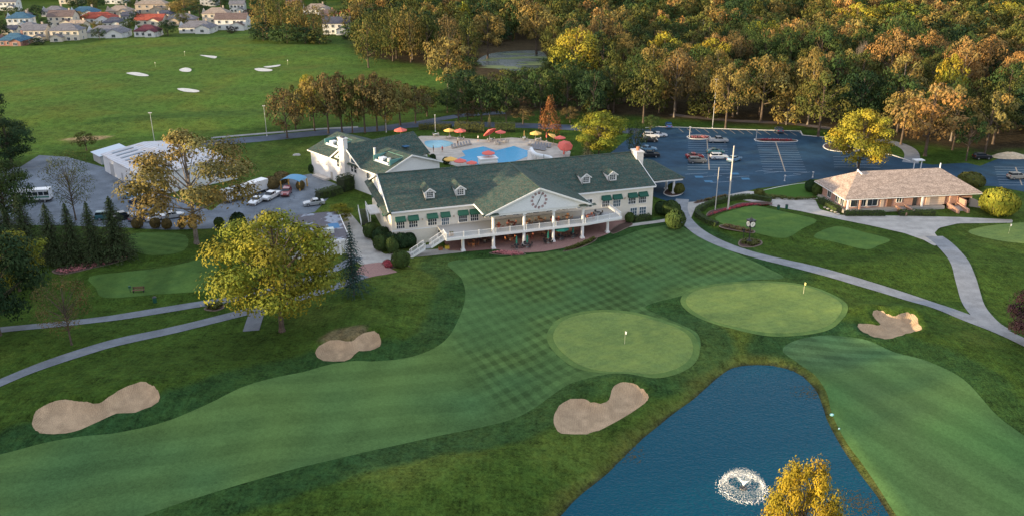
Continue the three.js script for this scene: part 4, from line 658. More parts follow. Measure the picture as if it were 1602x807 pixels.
// ---------------------------------------------------------------- barn and flat roofed hall
{
  const c = thing('barn', 'long low white metal barn in the service yard', 'building', null, -105.6, 0, -216.2, -Math.atan2(27.2, 25.1));
  const metal = siding(0.78, 0.80, 0.82), L = 29.8, W = 22, e = 4.6, r = 5.9;
  const rt = tex(512, 512, (i, j) => { const x = i / 512, y = j / 512, s = i % 26 < 2 ? 0.85 : 1, st = tn(0, x * 24, y * 3, 24 > 3 ? 3 : 24), rust = sstep(0.62, 0.8, tn(1, x * 9, y * 9, 9)) * 0.35; const v = s * (0.6 + 0.3 * st + 0.12 * (tn(2, x * 60, y * 60, 60) - 0.5)); return [v * (1 - 0.1 * rust), v * (1 - 0.35 * rust), v * (1.02 - 0.6 * rust)]; }); rt.repeat.set(1 / 12, 1 / 12);
  const rm = new THREE.MeshStandardMaterial({ map: rt, roughness: 0.7, color: new THREE.Color().setRGB(0.74, 0.74, 0.76) });
  mesh('wall', mb().box(0, L, 0, e - 0.1, -W, 0), metal, c);
  const rf = mesh('roof', mb().slab(v3(-0.4, e, 0.4), v3(L + 0.4, e, 0.4), v3(L + 0.4, r, -W / 2), v3(-0.4, r, -W / 2), 0.12).slab(v3(L + 0.4, e, -W - 0.4), v3(-0.4, e, -W - 0.4), v3(-0.4, r, -W / 2), v3(L + 0.4, r, -W / 2), 0.12), rm, c);
  mesh('gable', mb().tri(v3(L, e - 0.1, 0), v3(L, e - 0.1, -W), v3(L, r - 0.12, -W / 2)), metal, c); mesh('gable', mb().tri(v3(0, e - 0.1, -W), v3(0, e - 0.1, 0), v3(0, r - 0.12, -W / 2)), metal, c);
  const sl = std(0.20, 0.25, 0.30, 0.4), ang = Math.atan2(r - e, W / 2);
  for (let k = 0; k < 9; k++) { const o = mesh('skylight_strip', mb().box(-0.45, 0.45, 0, 0.05, -5.5, 0), sl, rf); o.position.set(2.2 + k * 3.1, e + 0.12 + 1.7 * Math.tan(ang), -1.7); o.rotation.x = ang; }
  for (const [x, w, h, m] of [[4.4, 2.6, 3.2, greyPaint], [12, 1, 2.2, greyPaint], [17, 3, 3.4, std(0.62, 0.66, 0.68, 0.6)], [22.4, 2.6, 3.2, std(0.42, 0.17, 0.1, 0.8)], [26.4, 2.4, 3.2, std(0.5, 0.45, 0.4, 0.7)]]) mesh('door', mb().box(x, x + w, 0, h, 0, 0.07), m, c);
  mesh('roof_vent', mb().cyl(24, 5.2, 6.1, -7, 0.35, 0.35, 12).cyl(24, 6.1, 6.4, -7, 0.5, 0.2, 12), whitePaint, rf);
  const sp = [-110.69, -222.38], sh = thing('shed', 'small shed with pale blue roof at the far end of the barn', 'shed', null, sp[0], 0, sp[1], -Math.atan2(27.2, 25.1));
  mesh('wall', mb().box(-5, 1, 0, 2.4, -8, -1), siding(0.5, 0.52, 0.54), sh); mesh('roof', mb().slab(v3(-5.4, 2.4, -0.6), v3(1.4, 2.4, -0.6), v3(1.4, 3.4, -8.4), v3(-5.4, 3.4, -8.4), 0.12), std(0.55, 0.62, 0.68, 0.6), sh);
}
{
  const o = clubAt(-27.9, 10.3), c = thing('flat_roofed_hall', 'low hall with dark patched flat roof behind the yellow tree', 'building', null, -32.3, 0, -158.2, CA);
  const patch = tex(512, 512, (i, j) => { const x = i / 512, y = j / 512, n = tn(0, x * 6, y * 6, 6), m = tn(1, x * 20, y * 20, 20), seam = i % 64 < 2 ? 0.8 : 1, q = 0.6 * n + 0.4 * m; const pale = sstep(0.5, 0.62, q), v = (0.8 + 0.3 * (tn(2, x * 100, y * 100, 100) - 0.5)) * seam; return [lerp(0.13, 0.36, pale) * v, lerp(0.12, 0.40, pale) * v, lerp(0.14, 0.48, pale) * v]; }); patch.repeat.set(1 / 15, 1 / 15);
  mesh('wall', mb().box(-16, 0, 0, 2.9, -17, 0), whiteWall, c);
  const rf = mesh('roof', mb().box(-16.4, 0.4, 2.9, 3.1, -17.4, 0.4), new THREE.MeshStandardMaterial({ map: patch, roughness: 0.8 }), c);
  mesh('parapet', mb().box(-16.45, 0.5, 2.75, 3.18, 0.4, 0.55).box(0.4, 0.55, 2.75, 3.18, -17.4, 0.4), whitePaint, rf);
  mesh('air_conditioner', mb().box(-3.4, -2, 3.1, 4, -5, -3.7), std(0.55, 0.6, 0.56, 0.5), rf); mesh('tarpaulin', mb().box(-2.6, -0.5, 3.1, 3.13, -9.6, -6.6), std(0.03, 0.16, 0.34, 0.6), rf);
  for (const x of [-14, -9.5, -5, -1.5]) mesh('post', mb().box(x - 0.12, x + 0.12, 0, 2.75, 0.5, 0.74), whitePaint, c);
  windowAt(c, -6, 0.9, 2.2, 1.6, 0.01); windowAt(c, -11, 0.9, 2.2, 1.6, 0.01);
  const g = [-50.86, -166.77], s = thing('garden_shed', 'small peach roofed shed half hidden behind the yellow tree', 'shed', null, g[0], 0, g[1], CA);
  mesh('wall', mb().box(-2, 2, 0, 2.2, -1.5, 1.5), creamWall, s); mesh('roof', mb().slab(v3(-2.3, 2.1, 1.8), v3(2.3, 2.1, 1.8), v3(2.3, 3.3, 0), v3(-2.3, 3.3, 0), 0.1).slab(v3(2.3, 2.1, -1.8), v3(-2.3, 2.1, -1.8), v3(-2.3, 3.3, 0), v3(2.3, 3.3, 0), 0.1), std(0.62, 0.42, 0.34, 0.8), s);
}

// ---------------------------------------------------------------- houses beyond the driving range and in the woods
const roofMats = { grey: shingle([0.16, 0.16, 0.18], [0.24, 0.23, 0.24]), blue: shingle([0.05, 0.13, 0.20], [0.09, 0.18, 0.25]), brown: shingle([0.15, 0.11, 0.10], [0.22, 0.16, 0.14]), red: shingle([0.32, 0.07, 0.05], [0.42, 0.11, 0.07]), maroon: shingle([0.12, 0.035, 0.05], [0.17, 0.06, 0.07]), tan: shingle([0.30, 0.24, 0.19], [0.40, 0.32, 0.26]), dark: shingle([0.07, 0.08, 0.11], [0.12, 0.12, 0.15]) };
const wallMats = { white: siding(0.8, 0.8, 0.78), cream: siding(0.74, 0.66, 0.54), brick: new THREE.MeshStandardMaterial({ map: brickTile, color: new THREE.Color().setRGB(0.62, 0.45, 0.42), roughness: 0.9 }), tan: siding(0.56, 0.46, 0.36), grey: siding(0.55, 0.55, 0.55) };
function house(label, x, z, w, storeys, rk, wk, turn, gable, extra) {
  const c = thing('house', label, 'house', 'houses beyond the driving range', x, 0, z, turn), d = Math.min(w * 0.8, 11), e = storeys * 2.8 + 0.3, h = Math.min(d * 0.30, 3.2), o = 0.5;
  mesh('wall', mb().box(-w / 2, w / 2, 0, e, -d, 0), wallMats[wk], c);
  const ins = gable ? 0 : Math.min(d / 2, w * 0.4), R = mb(), a = -w / 2 - o, b = w / 2 + o, f = o, k = -d - o, m = -d / 2;
  R.slab(v3(a, e, f), v3(b, e, f), v3(b - ins, e + h, m), v3(a + ins, e + h, m), 0.15).slab(v3(b, e, k), v3(a, e, k), v3(a + ins, e + h, m), v3(b - ins, e + h, m), 0.15);
  if (!gable) R.slab3(v3(a, e, k), v3(a, e, f), v3(a + ins, e + h, m), 0.15).slab3(v3(b, e, f), v3(b, e, k), v3(b - ins, e + h, m), 0.15);
  const rf = mesh('roof', R, roofMats[rk], c);
  if (gable) mesh('gable', mb().tri(v3(w / 2, e, 0), v3(w / 2, e, -d), v3(w / 2, e + h - 0.2, m)), wallMats[wk], c); mesh('gable', mb().tri(v3(-w / 2, e, -d), v3(-w / 2, e, 0), v3(-w / 2, e + h - 0.2, m)), wallMats[wk], c);
  if (extra !== 0) mesh('chimney', mb().box(w * 0.22, w * 0.22 + 0.9, e + 0.2, e + h + 1, m - 1.6, m - 0.8), wallMats[wk === 'brick' ? 'brick' : 'tan'], rf);
  // front wing with its own roof
  const ww = w * 0.42, s = (extra ?? 1) < 0 ? -1 : 1, cx = s * w * 0.24, we = storeys > 1 ? 3 : e - 0.1;
  mesh('wing', mb().box(cx - ww / 2, cx + ww / 2, 0, we, 0.01, 3.4), wallMats[wk], c);
  mesh('wing_roof', mb().slab(v3(cx - ww / 2 - 0.35, we - 0.1, -2), v3(cx - ww / 2 - 0.35, we - 0.1, 3.8), v3(cx, we + ww * 0.26, 3.8), v3(cx, we + ww * 0.26, -2), 0.12).slab(v3(cx + ww / 2 + 0.35, we - 0.1, 3.8), v3(cx + ww / 2 + 0.35, we - 0.1, -2), v3(cx, we + ww * 0.26, -2), v3(cx, we + ww * 0.26, 3.8), 0.12), roofMats[rk], c);
  mesh('gable', mb().tri(v3(cx - ww / 2, we, 3.38), v3(cx + ww / 2, we, 3.38), v3(cx, we + ww * 0.24, 3.38)), wallMats[wk], c);
  for (let q = 0; q < storeys; q++) for (const t of [-0.36, -0.12, 0.12, 0.36]) { if (!q && Math.sign(t) === s) continue; windowAt(c, t * w, q * 2.8 + 1, q * 2.8 + 2.4, 1.3, 0.01, { cols: 2, rows: 1 }); }
  windowAt(c, cx, 0.9, 2.3, 1.8, 3.41, { cols: 3, rows: 1 });
  for (let q = 0; q < storeys; q++) windowAt(c, -d / 2, q * 2.8 + 1, q * 2.8 + 2.4, 1.3, w / 2 + 0.01, { turn: PI / 2, cols: 2, rows: 1 });
  return c;
}
const H = (label, x, z, w, ...r) => house(label, x, z, Math.max(8, w * 0.86), ...r);
H('teal roofed brick house at the end of the range', -251.79, -442.63, 14.79, 1, 'blue', 'brick', 0.1, 0);
H('grey roofed double house beside the teal roofed one', -248.6, -458.94, 13.31, 2, 'grey', 'cream', 0.12, 1);
H('two storey house with brick ground floor and pool behind it', -232.63, -458.94, 16.64, 2, 'grey', 'cream', 0.1, 0, -1);
H('wide low white house with light grey hipped roof', -217.85, -473.85, 23.33, 1, 'grey', 'white', 0.1, 0);
H('low white house with maroon hipped roof by the range fence', -198.62, -479.03, 14.56, 1, 'maroon', 'white', 0.08, 0, 0);
H('white house with dark blue roof behind the double house', -286.6, -515.51, 14.87, 2, 'blue', 'white', 0.2, 0);
H('narrow grey roofed house second row behind the teal roof', -277.11, -487.01, 7.75, 1, 'dark', 'cream', 0.1, 1, 0);
H('small grey roofed cottage between the blue roof and brown roof', -274.49, -500.87, 10.13, 1, 'grey', 'white', 0.0, 0, 0);
H('tall cream house with brown roof in the second row', -266.9, -524.69, 16.63, 2, 'brown', 'cream', 0.1, 1);
H('peach gabled house behind the brick ground floor house', -251.09, -509.55, 10.29, 1, 'tan', 'cream', -0.2, 1);
H('grey hipped house on the lawn in the third row', -298.9, -579.44, 16.63, 1, 'grey', 'grey', 0.1, 0);
H('house with bright blue roof in the third row', -277.22, -575.7, 19, 1, 'blue', 'white', 0.15, 0);
H('long white house with red roof in the second row', -253.28, -540.7, 24.9, 1, 'red', 'white', 0.08, 0, 0);
H('dark blue roofed house between the red roofs', -233.63, -518.53, 13.46, 1, 'dark', 'white', 0.1, 0);
H('tan hipped house in the third row behind the red roof', -258.1, -583.22, 17.57, 1, 'tan', 'tan', 0.1, 0);
H('slate blue roofed house behind the dark round tree', -238.21, -554.2, 11.15, 1, 'dark', 'grey', 0.1, 1);
H('white gabled house with bright red roof in the second row', -217.57, -530.98, 19.12, 1, 'red', 'cream', 0.0, 1);
H('broad tan house with grey brown roof in the third row', -242.43, -598.86, 23.17, 2, 'tan', 'tan', 0.1, 0);
H('dark roofed house tucked behind the red gabled one', -221.06, -564.75, 11.36, 1, 'dark', 'cream', 0.1, 0);
H('white two storey house at the far corner of the lawn', -347.48, -615.32, 13.21, 2, 'grey', 'white', 0.1, 1);
H('grey house beside the dark round tree on the lawn', -308.42, -561.19, 10.48, 1, 'grey', 'grey', 0.3, 0);
H('cream house at the very back above the blue roof', -329.09, -665.41, 17.1, 2, 'tan', 'cream', 0.1, 0);
H('pale house at the very back above the tan roof', -294.9, -665.41, 17.1, 2, 'grey', 'white', 0.1, 1);
H('white house with grey and peach roof beside the range mound', -177.1, -495.24, 21.47, 1, 'grey', 'white', 0.05, 0);
H('grey hipped house behind the grey and peach roof', -199.21, -534.18, 18.46, 1, 'grey', 'tan', 0.1, 0, -1);
H('two storey cream house with tan roof', -180.52, -540.7, 17.9, 2, 'tan', 'cream', 0.08, 0);
H('white over brick house beside the maroon shrub', -161.76, -509.55, 20.59, 2, 'brown', 'white', 0.05, 1);
H('tall narrow white house behind the cream one', -184.5, -598.86, 11.16, 2, 'grey', 'white', 0.1, 1, 0);
H('pale house at the back beside the gold trees', -220.85, -650.98, 13.95, 2, 'grey', 'grey', 0.1, 0);
H('peach and grey roofed house behind the range thicket', -130.89, -594.87, 19.61, 1, 'tan', 'white', 0.1, 0);
H('brick gabled house behind the white house at the thicket', -117.53, -568.36, 10.61, 1, 'brown', 'brick', 0.1, 1);
H('red roofed house next to the brick gabled one', -105.86, -564.75, 12.98, 1, 'red', 'cream', 0.1, 0);
H('white house with dark roof and porch behind the thicket', -97.34, -489.72, 16.99, 2, 'dark', 'white', 0.05, 1);
H('red brick house at the back above the thicket', -158.37, -646.31, 12.93, 2, 'red', 'brick', 0.1, 1);
H('mansion with grey roofs standing among the far trees', 267.6, -533.4, 27.6, 2, 'grey', 'tan', -0.1, 0);
H('pale cottage glimpsed among the far trees, farthest', 141.9, -572.7, 10.7, 1, 'grey', 'cream', 0.1, 1);
H('small tan roofed house glimpsed among the green trees', 108.6, -509.8, 9.5, 1, 'tan', 'tan', 0.1, 0);
H('white roofed cottage glimpsed beside the green trees', 95.1, -482.8, 9.1, 1, 'grey', 'white', 0.1, 0);
H('white gabled house peeping out of the wood behind the marsh', 69.2, -565.0, 8.1, 1, 'tan', 'white', 0.3, 1);
H('house with red brown roof at the top of the woods', 155.5, -491.7, 8.5, 1, 'brown', 'white', 0.1, 0);

// ---------------------------------------------------------------- trees and shrubs
const leafTones = {
  green: [0.042, 0.070, 0.019], dark: [0.022, 0.046, 0.017], olive: [0.080, 0.086, 0.020], gold: [0.195, 0.150, 0.044], orange: [0.255, 0.155, 0.052], yellow: [0.28, 0.235, 0.026], amber: [0.30, 0.215, 0.018],
  lime: [0.178, 0.184, 0.021], brown: [0.118, 0.088, 0.034], spruce: [0.042, 0.062, 0.024], blue: [0.028, 0.062, 0.052], maroon: [0.020, 0.010, 0.015], pale: [0.30, 0.25, 0.13], rust: [0.20, 0.085, 0.03], box: [0.050, 0.080, 0.020],
};
const leafMat = {}; for (const k in leafTones) leafMat[k] = new THREE.MeshPhysicalMaterial({ color: new THREE.Color().setRGB(...leafTones[k]), specularIntensity: 0.25, vertexColors: true, roughness: 0.75, side: THREE.DoubleSide });
const barkTile = tex(128, 256, (i, j) => { const v = 0.55 + 0.5 * (tn(0, i / 128 * 16, j / 256 * 6, 6) - 0.5) + 0.3 * (tn(1, i / 128 * 40, j / 256 * 40, 40) - 0.5); return grey(v); });
const bark = new THREE.MeshStandardMaterial({ map: barkTile, color: new THREE.Color().setRGB(0.19, 0.14, 0.105), roughness: 0.95 }), barkPale = new THREE.MeshStandardMaterial({ map: barkTile, color: new THREE.Color().setRGB(0.36, 0.30, 0.25), roughness: 0.95 });

class Leaves {   // a mass of small leaf sprays
  constructor(r) { this.r = r; this.p = []; this.n = []; this.c = []; }
  add(x, y, z, nx, ny, nz, L, W, tint, shift) {
    const r = this.r; nx += (r() - 0.5) * 1.0; ny += (r() - 0.5) * 1.0; nz += (r() - 0.5) * 1.0; let l = Math.hypot(nx, ny, nz) || 1; nx /= l; ny /= l; nz /= l;
    let ax = r() - 0.5, ay = r() - 0.7, az = r() - 0.5, d = ax * nx + ay * ny + az * nz; ax -= d * nx; ay -= d * ny; az -= d * nz; l = Math.hypot(ax, ay, az) || 1; ax /= l; ay /= l; az /= l;
    const bx = ny * az - nz * ay, by = nz * ax - nx * az, bz = nx * ay - ny * ax, k = 0.75 + 0.6 * r(), a = L * k, b = W * k;
    const f = 0.25 * b;   // folded along its middle
    const P = [[x - ax * a, y - ay * a, z - az * a], [x + bx * b + nx * -f, y + by * b - ny * f, z + bz * b - nz * f], [x + ax * a, y + ay * a, z + az * a], [x - bx * b - nx * f, y - by * b - ny * f, z - bz * b - nz * f]];
    const t = tint * (0.84 + 0.32 * r()), s = shift + 0.1 * (r() - 0.5), col = [t * (1 + s), t, t * (1 - 0.5 * s)];
    for (const [i, j, q] of [[0, 1, 2], [0, 2, 3]]) {
      const A = P[i], B = P[j], C = P[q], ux = B[0] - A[0], uy = B[1] - A[1], uz = B[2] - A[2], vx = C[0] - A[0], vy = C[1] - A[1], vz = C[2] - A[2];
      let mx = uy * vz - uz * vy, my = uz * vx - ux * vz, mz = ux * vy - uy * vx; const ml = Math.hypot(mx, my, mz) || 1; mx /= ml; my /= ml; mz /= ml;
      for (const Q of [A, B, C]) { this.p.push(Q[0], Q[1], Q[2]); this.n.push(mx, my, mz); this.c.push(...col); }
    }
  }
  make() { const g = new THREE.BufferGeometry(); g.setAttribute('position', new THREE.Float32BufferAttribute(this.p, 3)); g.setAttribute('normal', new THREE.Float32BufferAttribute(this.n, 3)); g.setAttribute('color', new THREE.Float32BufferAttribute(this.c, 3)); return g; }
}
// a broadleaf tree of height 1 and crown width 1 (scaled per tree): limbs, clumps of foliage, gaps between them
function broadleaf(seed, { base = 0.22, clumps = 26, sprays = 2600, leaf = 0.028, shape = 'round', open = 0.25, spread = 0.5, trunk = 0.026, limbsOut = false, crad = 0.17, tallClump = 0, fuzz = 0 } = {}) {
  const r = RNG(seed), L = new Leaves(r), T = mb(), cs = [];
  const env = t => shape === 'round' ? Math.sqrt(Math.max(0, 1 - Math.pow(2 * t - 0.92, 2))) : shape === 'vase' ? Math.pow(Math.sin(PI * Math.min(1, 0.12 + 0.8 * t)), 0.6) * (0.55 + 0.5 * t) : shape === 'cone' ? (1 - t) * 0.95 + 0.08 : shape === 'tall' ? Math.pow(Math.sin(PI * (0.1 + 0.85 * t)), 0.7) : Math.sqrt(Math.max(0, 1 - Math.pow(1.85 * t - 0.72, 2)));
  for (let k = 0; k < clumps; k++) {
    const t = (k + 0.2 + 0.6 * r()) / clumps, a = k * 2.39996 + 0.9 * r(), e = env(t), q = (0.42 + 0.55 * Math.sqrt(r())) * e, y = base + (1 - base) * (0.06 + 0.84 * t);
    const rad = crad * (0.72 + 0.55 * r()) * (0.62 + 0.45 * e);
    cs.push([Math.cos(a) * q * spread, y, Math.sin(a) * q * spread, rad, 0.72 + 0.5 * r(), (r() - 0.5) * 0.3]);
  }
  const tot = cs.reduce((s, c) => s + c[3] * c[3], 0);
  for (const [cx, cy, cz, rad, tint, sh] of cs) {
    const n = Math.round(sprays * rad * rad / tot), ry = rad * (tallClump || (shape === 'tall' || shape === 'cone' ? 1.0 : 0.6));
    for (let i = 0; i < n; i++) {
      const a = 2 * PI * r(), c = 2 * r() - 1, s = Math.sqrt(1 - c * c), sub = 0.72 + 0.42 * vn(1, a * 2.3 + cx * 40, c * 3 + cy * 40), rr = rad * sub * (0.62 - 0.3 * fuzz + (0.45 + 0.75 * fuzz) * Math.pow(r(), 0.6 + 0.6 * fuzz));
      const dx = Math.cos(a) * s, dz = Math.sin(a) * s; if (c < -0.3 && r() < 0.75) continue;
      if (r() < open * vn(2, cx * 30 + dx * 3, cz * 30 + dz * 3 + cy * 17) * 1.3) continue;
      L.add(cx + dx * rr, cy + c * ry * rr / rad, cz + dz * rr, dx, c + 0.35, dz, leaf, leaf * 0.55, tint, sh);
    }
  }
  const top = base + (1 - base) * 0.45;
  T.tube([v3(0, -0.01, 0), v3(0.004, 0.03, 0.002), v3(0.006, base * 0.8, 0.004), v3(0.0, top, 0.01), v3(-0.01, base + (1 - base) * 0.8, 0)], [trunk * 1.5, trunk, trunk * 0.82, trunk * 0.5, trunk * 0.16], 8);
  cs.forEach(([x, y, z, rad], k) => { if (k % 2 && !limbsOut) return; const y0 = Math.min(y - 0.04, base * 0.85 + (y - base) * 0.55); T.tube([v3(0.004, y0, 0.004), v3(x * 0.45, lerp(y0, y, 0.55), z * 0.45), v3(x * 0.95, y + rad * 0.15, z * 0.95)], [trunk * 0.4, trunk * 0.25, trunk * 0.07], 4); });
  return [T.make(), L.make()];
}
function conifer(seed, { tiers = 22, arms = 11, sprays = 16, leaf = 0.022, droop = 0.18, base = 0.07, spread = 0.5 } = {}) {
  const r = RNG(seed), L = new Leaves(r), T = mb();
  for (let k = 0; k < tiers; k++) {
    const t = k / (tiers - 1), y = lerp(base, 0.985, Math.pow(t, 0.92)), R = spread * (Math.pow(1 - t, 0.85) * 0.96 + 0.03) * (0.86 + 0.25 * r());
    const na = Math.max(4, Math.round(arms * (1 - 0.55 * t)));
    for (let a = 0; a < na; a++) {
      const th = 2 * PI * (a + 0.7 * r()) / na + k * 1.3, Rr = R * (0.72 + 0.42 * r()), tint = 0.7 + 0.55 * r(), n = Math.max(3, Math.round(sprays * (0.35 + 0.65 * (1 - t))));
      for (let i = 0; i < n; i++) { const q = (i + r()) / n, w = 0.18 * Rr * (1 - q * 0.6), o = (r() - 0.5) * 2 * w; L.add(Math.cos(th) * Rr * q - Math.sin(th) * o, y - droop * Rr * q * q * 0.55 + (r() - 0.5) * 0.012, Math.sin(th) * Rr * q + Math.cos(th) * o, Math.cos(th) * 0.4, 0.9, Math.sin(th) * 0.4, leaf * (1 - 0.35 * t), leaf * 0.42, tint * (0.75 + 0.4 * q), (r() - 0.5) * 0.12); }
      if (k % 2 === 0 && t < 0.8) T.tube([v3(0, y, 0), v3(Math.cos(th) * Rr * 0.7, y - droop * Rr * 0.25, Math.sin(th) * Rr * 0.7)], [0.006, 0.002], 3);
    }
  }
  T.tube([v3(0, -0.01, 0), v3(0, 0.3, 0), v3(0, 0.97, 0)], [0.024, 0.017, 0.003], 7);
  return [T.make(), L.make()];
}
function bare(seed) {   // leafless crown of twigs
  const r = RNG(seed), T = mb();
  const grow = (p, d, l, rad, k) => { const q = p.clone().addScaledVector(d, l); T.tube([p, p.clone().lerp(q, 0.5).add(v3((r() - 0.5) * l * 0.15, 0, (r() - 0.5) * l * 0.15)), q], [rad, rad * 0.8, rad * 0.6], k > 2 ? 5 : 3); if (k > 0) for (let i = 0; i < (k > 3 ? 4 : 3); i++) grow(q, d.clone().add(v3((r() - 0.5) * 1.3, 0.15 + 0.3 * r(), (r() - 0.5) * 1.3)).normalize(), l * (0.62 + 0.25 * r()), rad * 0.55, k - 1); };
  grow(v3(0, -0.01, 0), v3(0, 1, 0), 0.24, 0.02, 5); return [T.make(), null];
}
const kinds = {
  round: [11, 12, 13].map((s, i) => broadleaf(s, { base: 0.16 + 0.05 * i, clumps: 21 + 2 * i, sprays: 3400, leaf: 0.0245 })),
  wide: [21, 22, 23].map((s, i) => broadleaf(s, { base: 0.26, clumps: 20 + i, sprays: 3300, shape: 'dome', open: 0.3, crad: 0.18, leaf: 0.0245 })),
  tall: [31, 32].map(s => broadleaf(s, { base: 0.1, clumps: 24, sprays: 3300, shape: 'tall', leaf: 0.023, crad: 0.18 })),
  loose: [41, 42].map(s => broadleaf(s, { base: 0.34, clumps: 12, sprays: 1900, shape: 'dome', open: 0.4, limbsOut: true, leaf: 0.028, crad: 0.15 })),
  cone: [51].map(s => broadleaf(s, { base: 0.06, clumps: 30, sprays: 2600, shape: 'cone', leaf: 0.026 })),
  spruce: [61, 62].map(s => conifer(s)),
  bare: [71].map(s => bare(s)),
  low: [81, 82].map(s => broadleaf(s, { base: 0.0, clumps: 20, sprays: 1700, leaf: 0.038, trunk: 0.02, crad: 0.2 })),
};
const special = {
  hero: broadleaf(101, { fuzz: 0.5, base: 0.16, clumps: 40, sprays: 30000, leaf: 0.0125, open: 0.3, limbsOut: true, trunk: 0.022, crad: 0.135 }),
  bigopen: broadleaf(102, { fuzz: 0.5, base: 0.22, clumps: 22, sprays: 19000, leaf: 0.0125, shape: 'dome', open: 0.35, limbsOut: true, trunk: 0.018, crad: 0.118 }),
  near: broadleaf(103, { fuzz: 0.8, base: 0.3, clumps: 46, sprays: 24000, leaf: 0.0135, shape: 'tall', open: 0.3, limbsOut: true, trunk: 0.014, crad: 0.105, tallClump: 0.95 }),
  thin: broadleaf(104, { base: 0.2, clumps: 34, sprays: 7000, leaf: 0.0105, shape: 'vase', open: 0.6, limbsOut: true, trunk: 0.016 }),
  shop: broadleaf(105, { fuzz: 0.5, base: 0.14, clumps: 34, sprays: 15000, leaf: 0.0165, open: 0.25, limbsOut: true, shape: 'round', trunk: 0.02, crad: 0.14 }),
  dark: broadleaf(106, { fuzz: 0.5, base: 0.16, clumps: 30, sprays: 17000, leaf: 0.0155, open: 0.25, limbsOut: true, shape: 'dome', crad: 0.15 }),
  spruce: conifer(107, { tiers: 34, arms: 17, sprays: 34, leaf: 0.021, spread: 0.62 }), spruceB: conifer(108, { tiers: 36, arms: 16, sprays: 34, leaf: 0.02, droop: 0.25, spread: 0.62 }),
  blue: conifer(109, { tiers: 22, arms: 13, sprays: 34, leaf: 0.02, droop: 0.35, base: 0.12, spread: 0.56 }),
};
let treeTurn = 0; const placed = [];
function tree(name, label, group, [tg, lg], tone, x, z, h, w, barkMat = bark) {
  const o = thing(name, label, 'tree', group, x, groundY(x, z), z, (treeTurn += 2.4) % 6.283); o.scale.set(w, h, w); placed.push([x, z, w]);
  mesh('trunk', tg, barkMat, o); if (lg) { const c = mesh('crown', lg, leafMat[tone], o); c.userData.kind = 'stuff'; }
  return o;
}
const pick = (k, i) => kinds[k][i % kinds[k].length];
tree('yellow_maple', 'large yellow green maple standing by the lower cart path', null, special.hero, 'lime', -36.7, -123.5, 21, 20.2);
tree('cottonwood', 'tall open cottonwood with golden leaves beside the barn yard', null, special.bigopen, 'gold', -63.7, -162.7, 24.6, 25.6, barkPale).rotation.y = 1.9;
tree('dark_tree', 'dark green tree cut by the edge of view beside the upper path', null, special.dark, 'dark', -80.6, -121.2, 20.6, 14.6);
tree('thin_tree', 'thin small tree with sparse brown leaves between the two cart paths', null, special.thin, 'brown', -67.6, -118, 11.4, 9.6);
tree('sparse_tree', 'small sparse tree standing in the service yard', null, special.thin, 'olive', -95.1, -177.6, 15.4, 11.6);
const spruceSpots = [[-96.8, -155.4, 11.1, 6.1], [-92.6, -153.7, 13.6, 7.2], [-87.3, -152.8, 12.1, 7], [-83.5, -152.8, 12.1, 6.2], [-79.8, -153.4, 12.2, 6.5], [-76.2, -155.1, 12.7, 7.8]];
const ordinal = ['first', 'second', 'third', 'fourth', 'fifth', 'sixth', 'seventh', 'eighth', 'ninth', 'tenth', 'eleventh', 'twelfth'];
spruceSpots.forEach((q, i) => tree('spruce', 'dark spruce, ' + ordinal[5 - i] + ' of the row counted from the barn yard lawn', 'row of spruces by the yard', i % 2 ? special.spruce : special.spruceB, 'spruce', ...q));
tree('yellow_bush_tree', 'low yellow green tree in front of the row of spruces', null, special.shop, 'lime', -87.3, -139.8, 11.9, 10.6);
tree('dark_tree', 'round dark tree at the edge of view beside the parked bus', null, special.dark, 'green', -108.2, -174.6, 16.3, 12.8);
tree('dark_tree', 'dark tree at the edge of view below the driving range', null, special.dark, 'dark', -131.8, -219.9, 13.9, 13.3);
tree('dark_tree', 'small dark tree at the edge of view on the driving range', null, pick('round', 1), 'dark', -159, -260.9, 13.5, 9.7);
tree('blue_spruce', 'blue spruce beside the pink brick walk', null, special.blue, 'blue', -27.2, -135.5, 13.3, 6);
tree('small_tree', 'small round yellow green tree beside the flat roofed hall', null, special.shop, 'lime', -36.5, -174.6, 5.2, 4.9);
tree('golden_tree', 'golden treetop rising in front of the fountain pond', null, special.near, 'amber', 27.5, -66.8, 15.5, 7.1);
tree('purple_tree', 'dark purple leaved tree at the edge of view beside the cart path', null, special.dark, 'maroon', 79.7, -118, 10.8, 8.7);
tree('yellow_tree', 'bright yellow tree behind the golf shop', null, special.shop, 'yellow', 89.9, -216.2, 17.3, 15.5);
tree('yellow_green_tree', 'dense yellow green tree between pool and clubhouse roof', null, special.shop, 'lime', 23.7, -230.2, 13.4, 13.9);
tree('pale_conifer', 'pale dying conifer in front of the dense yellow green tree', null, kinds.spruce[0], 'pale', 20.5, -226.2, 8.1, 4.5);
tree('small_tree', 'tall narrow green shrub tree beside the clubhouse chimney', null, pick('tall', 0), 'green', 33.8, -230.2, 10.3, 4.9);
tree('small_tree', 'small round green tree at the corner of the parking lot', null, pick('round', 0), 'green', 42.5, -260.1, 5.5, 5.1);
tree('orange_conifer', 'rust coloured cone shaped tree behind the pool umbrellas', null, pick('cone', 0), 'rust', 11.1, -253.6, 12.7, 7.2);
tree('small_conifer', 'narrow pale conifer standing in the pool hedge', null, kinds.spruce[1], 'pale', -6.9, -261.8, 5.2, 2.4);
[['brown leaved ornamental tree nearest the cone shaped tree, on its pool side', 3.5, -270.5, 6.1, 7.3], ['brown leaved ornamental tree behind the cone shaped tree', 18.6, -272.3, 5.5, 6.5], ['low brown ornamental tree beside the side road', -14.4, -274.2, 5, 7]].forEach(([l, ...q]) => tree('ornamental_tree', l, 'ornamental trees along the access road', pick('wide', 1), 'brown', ...q));
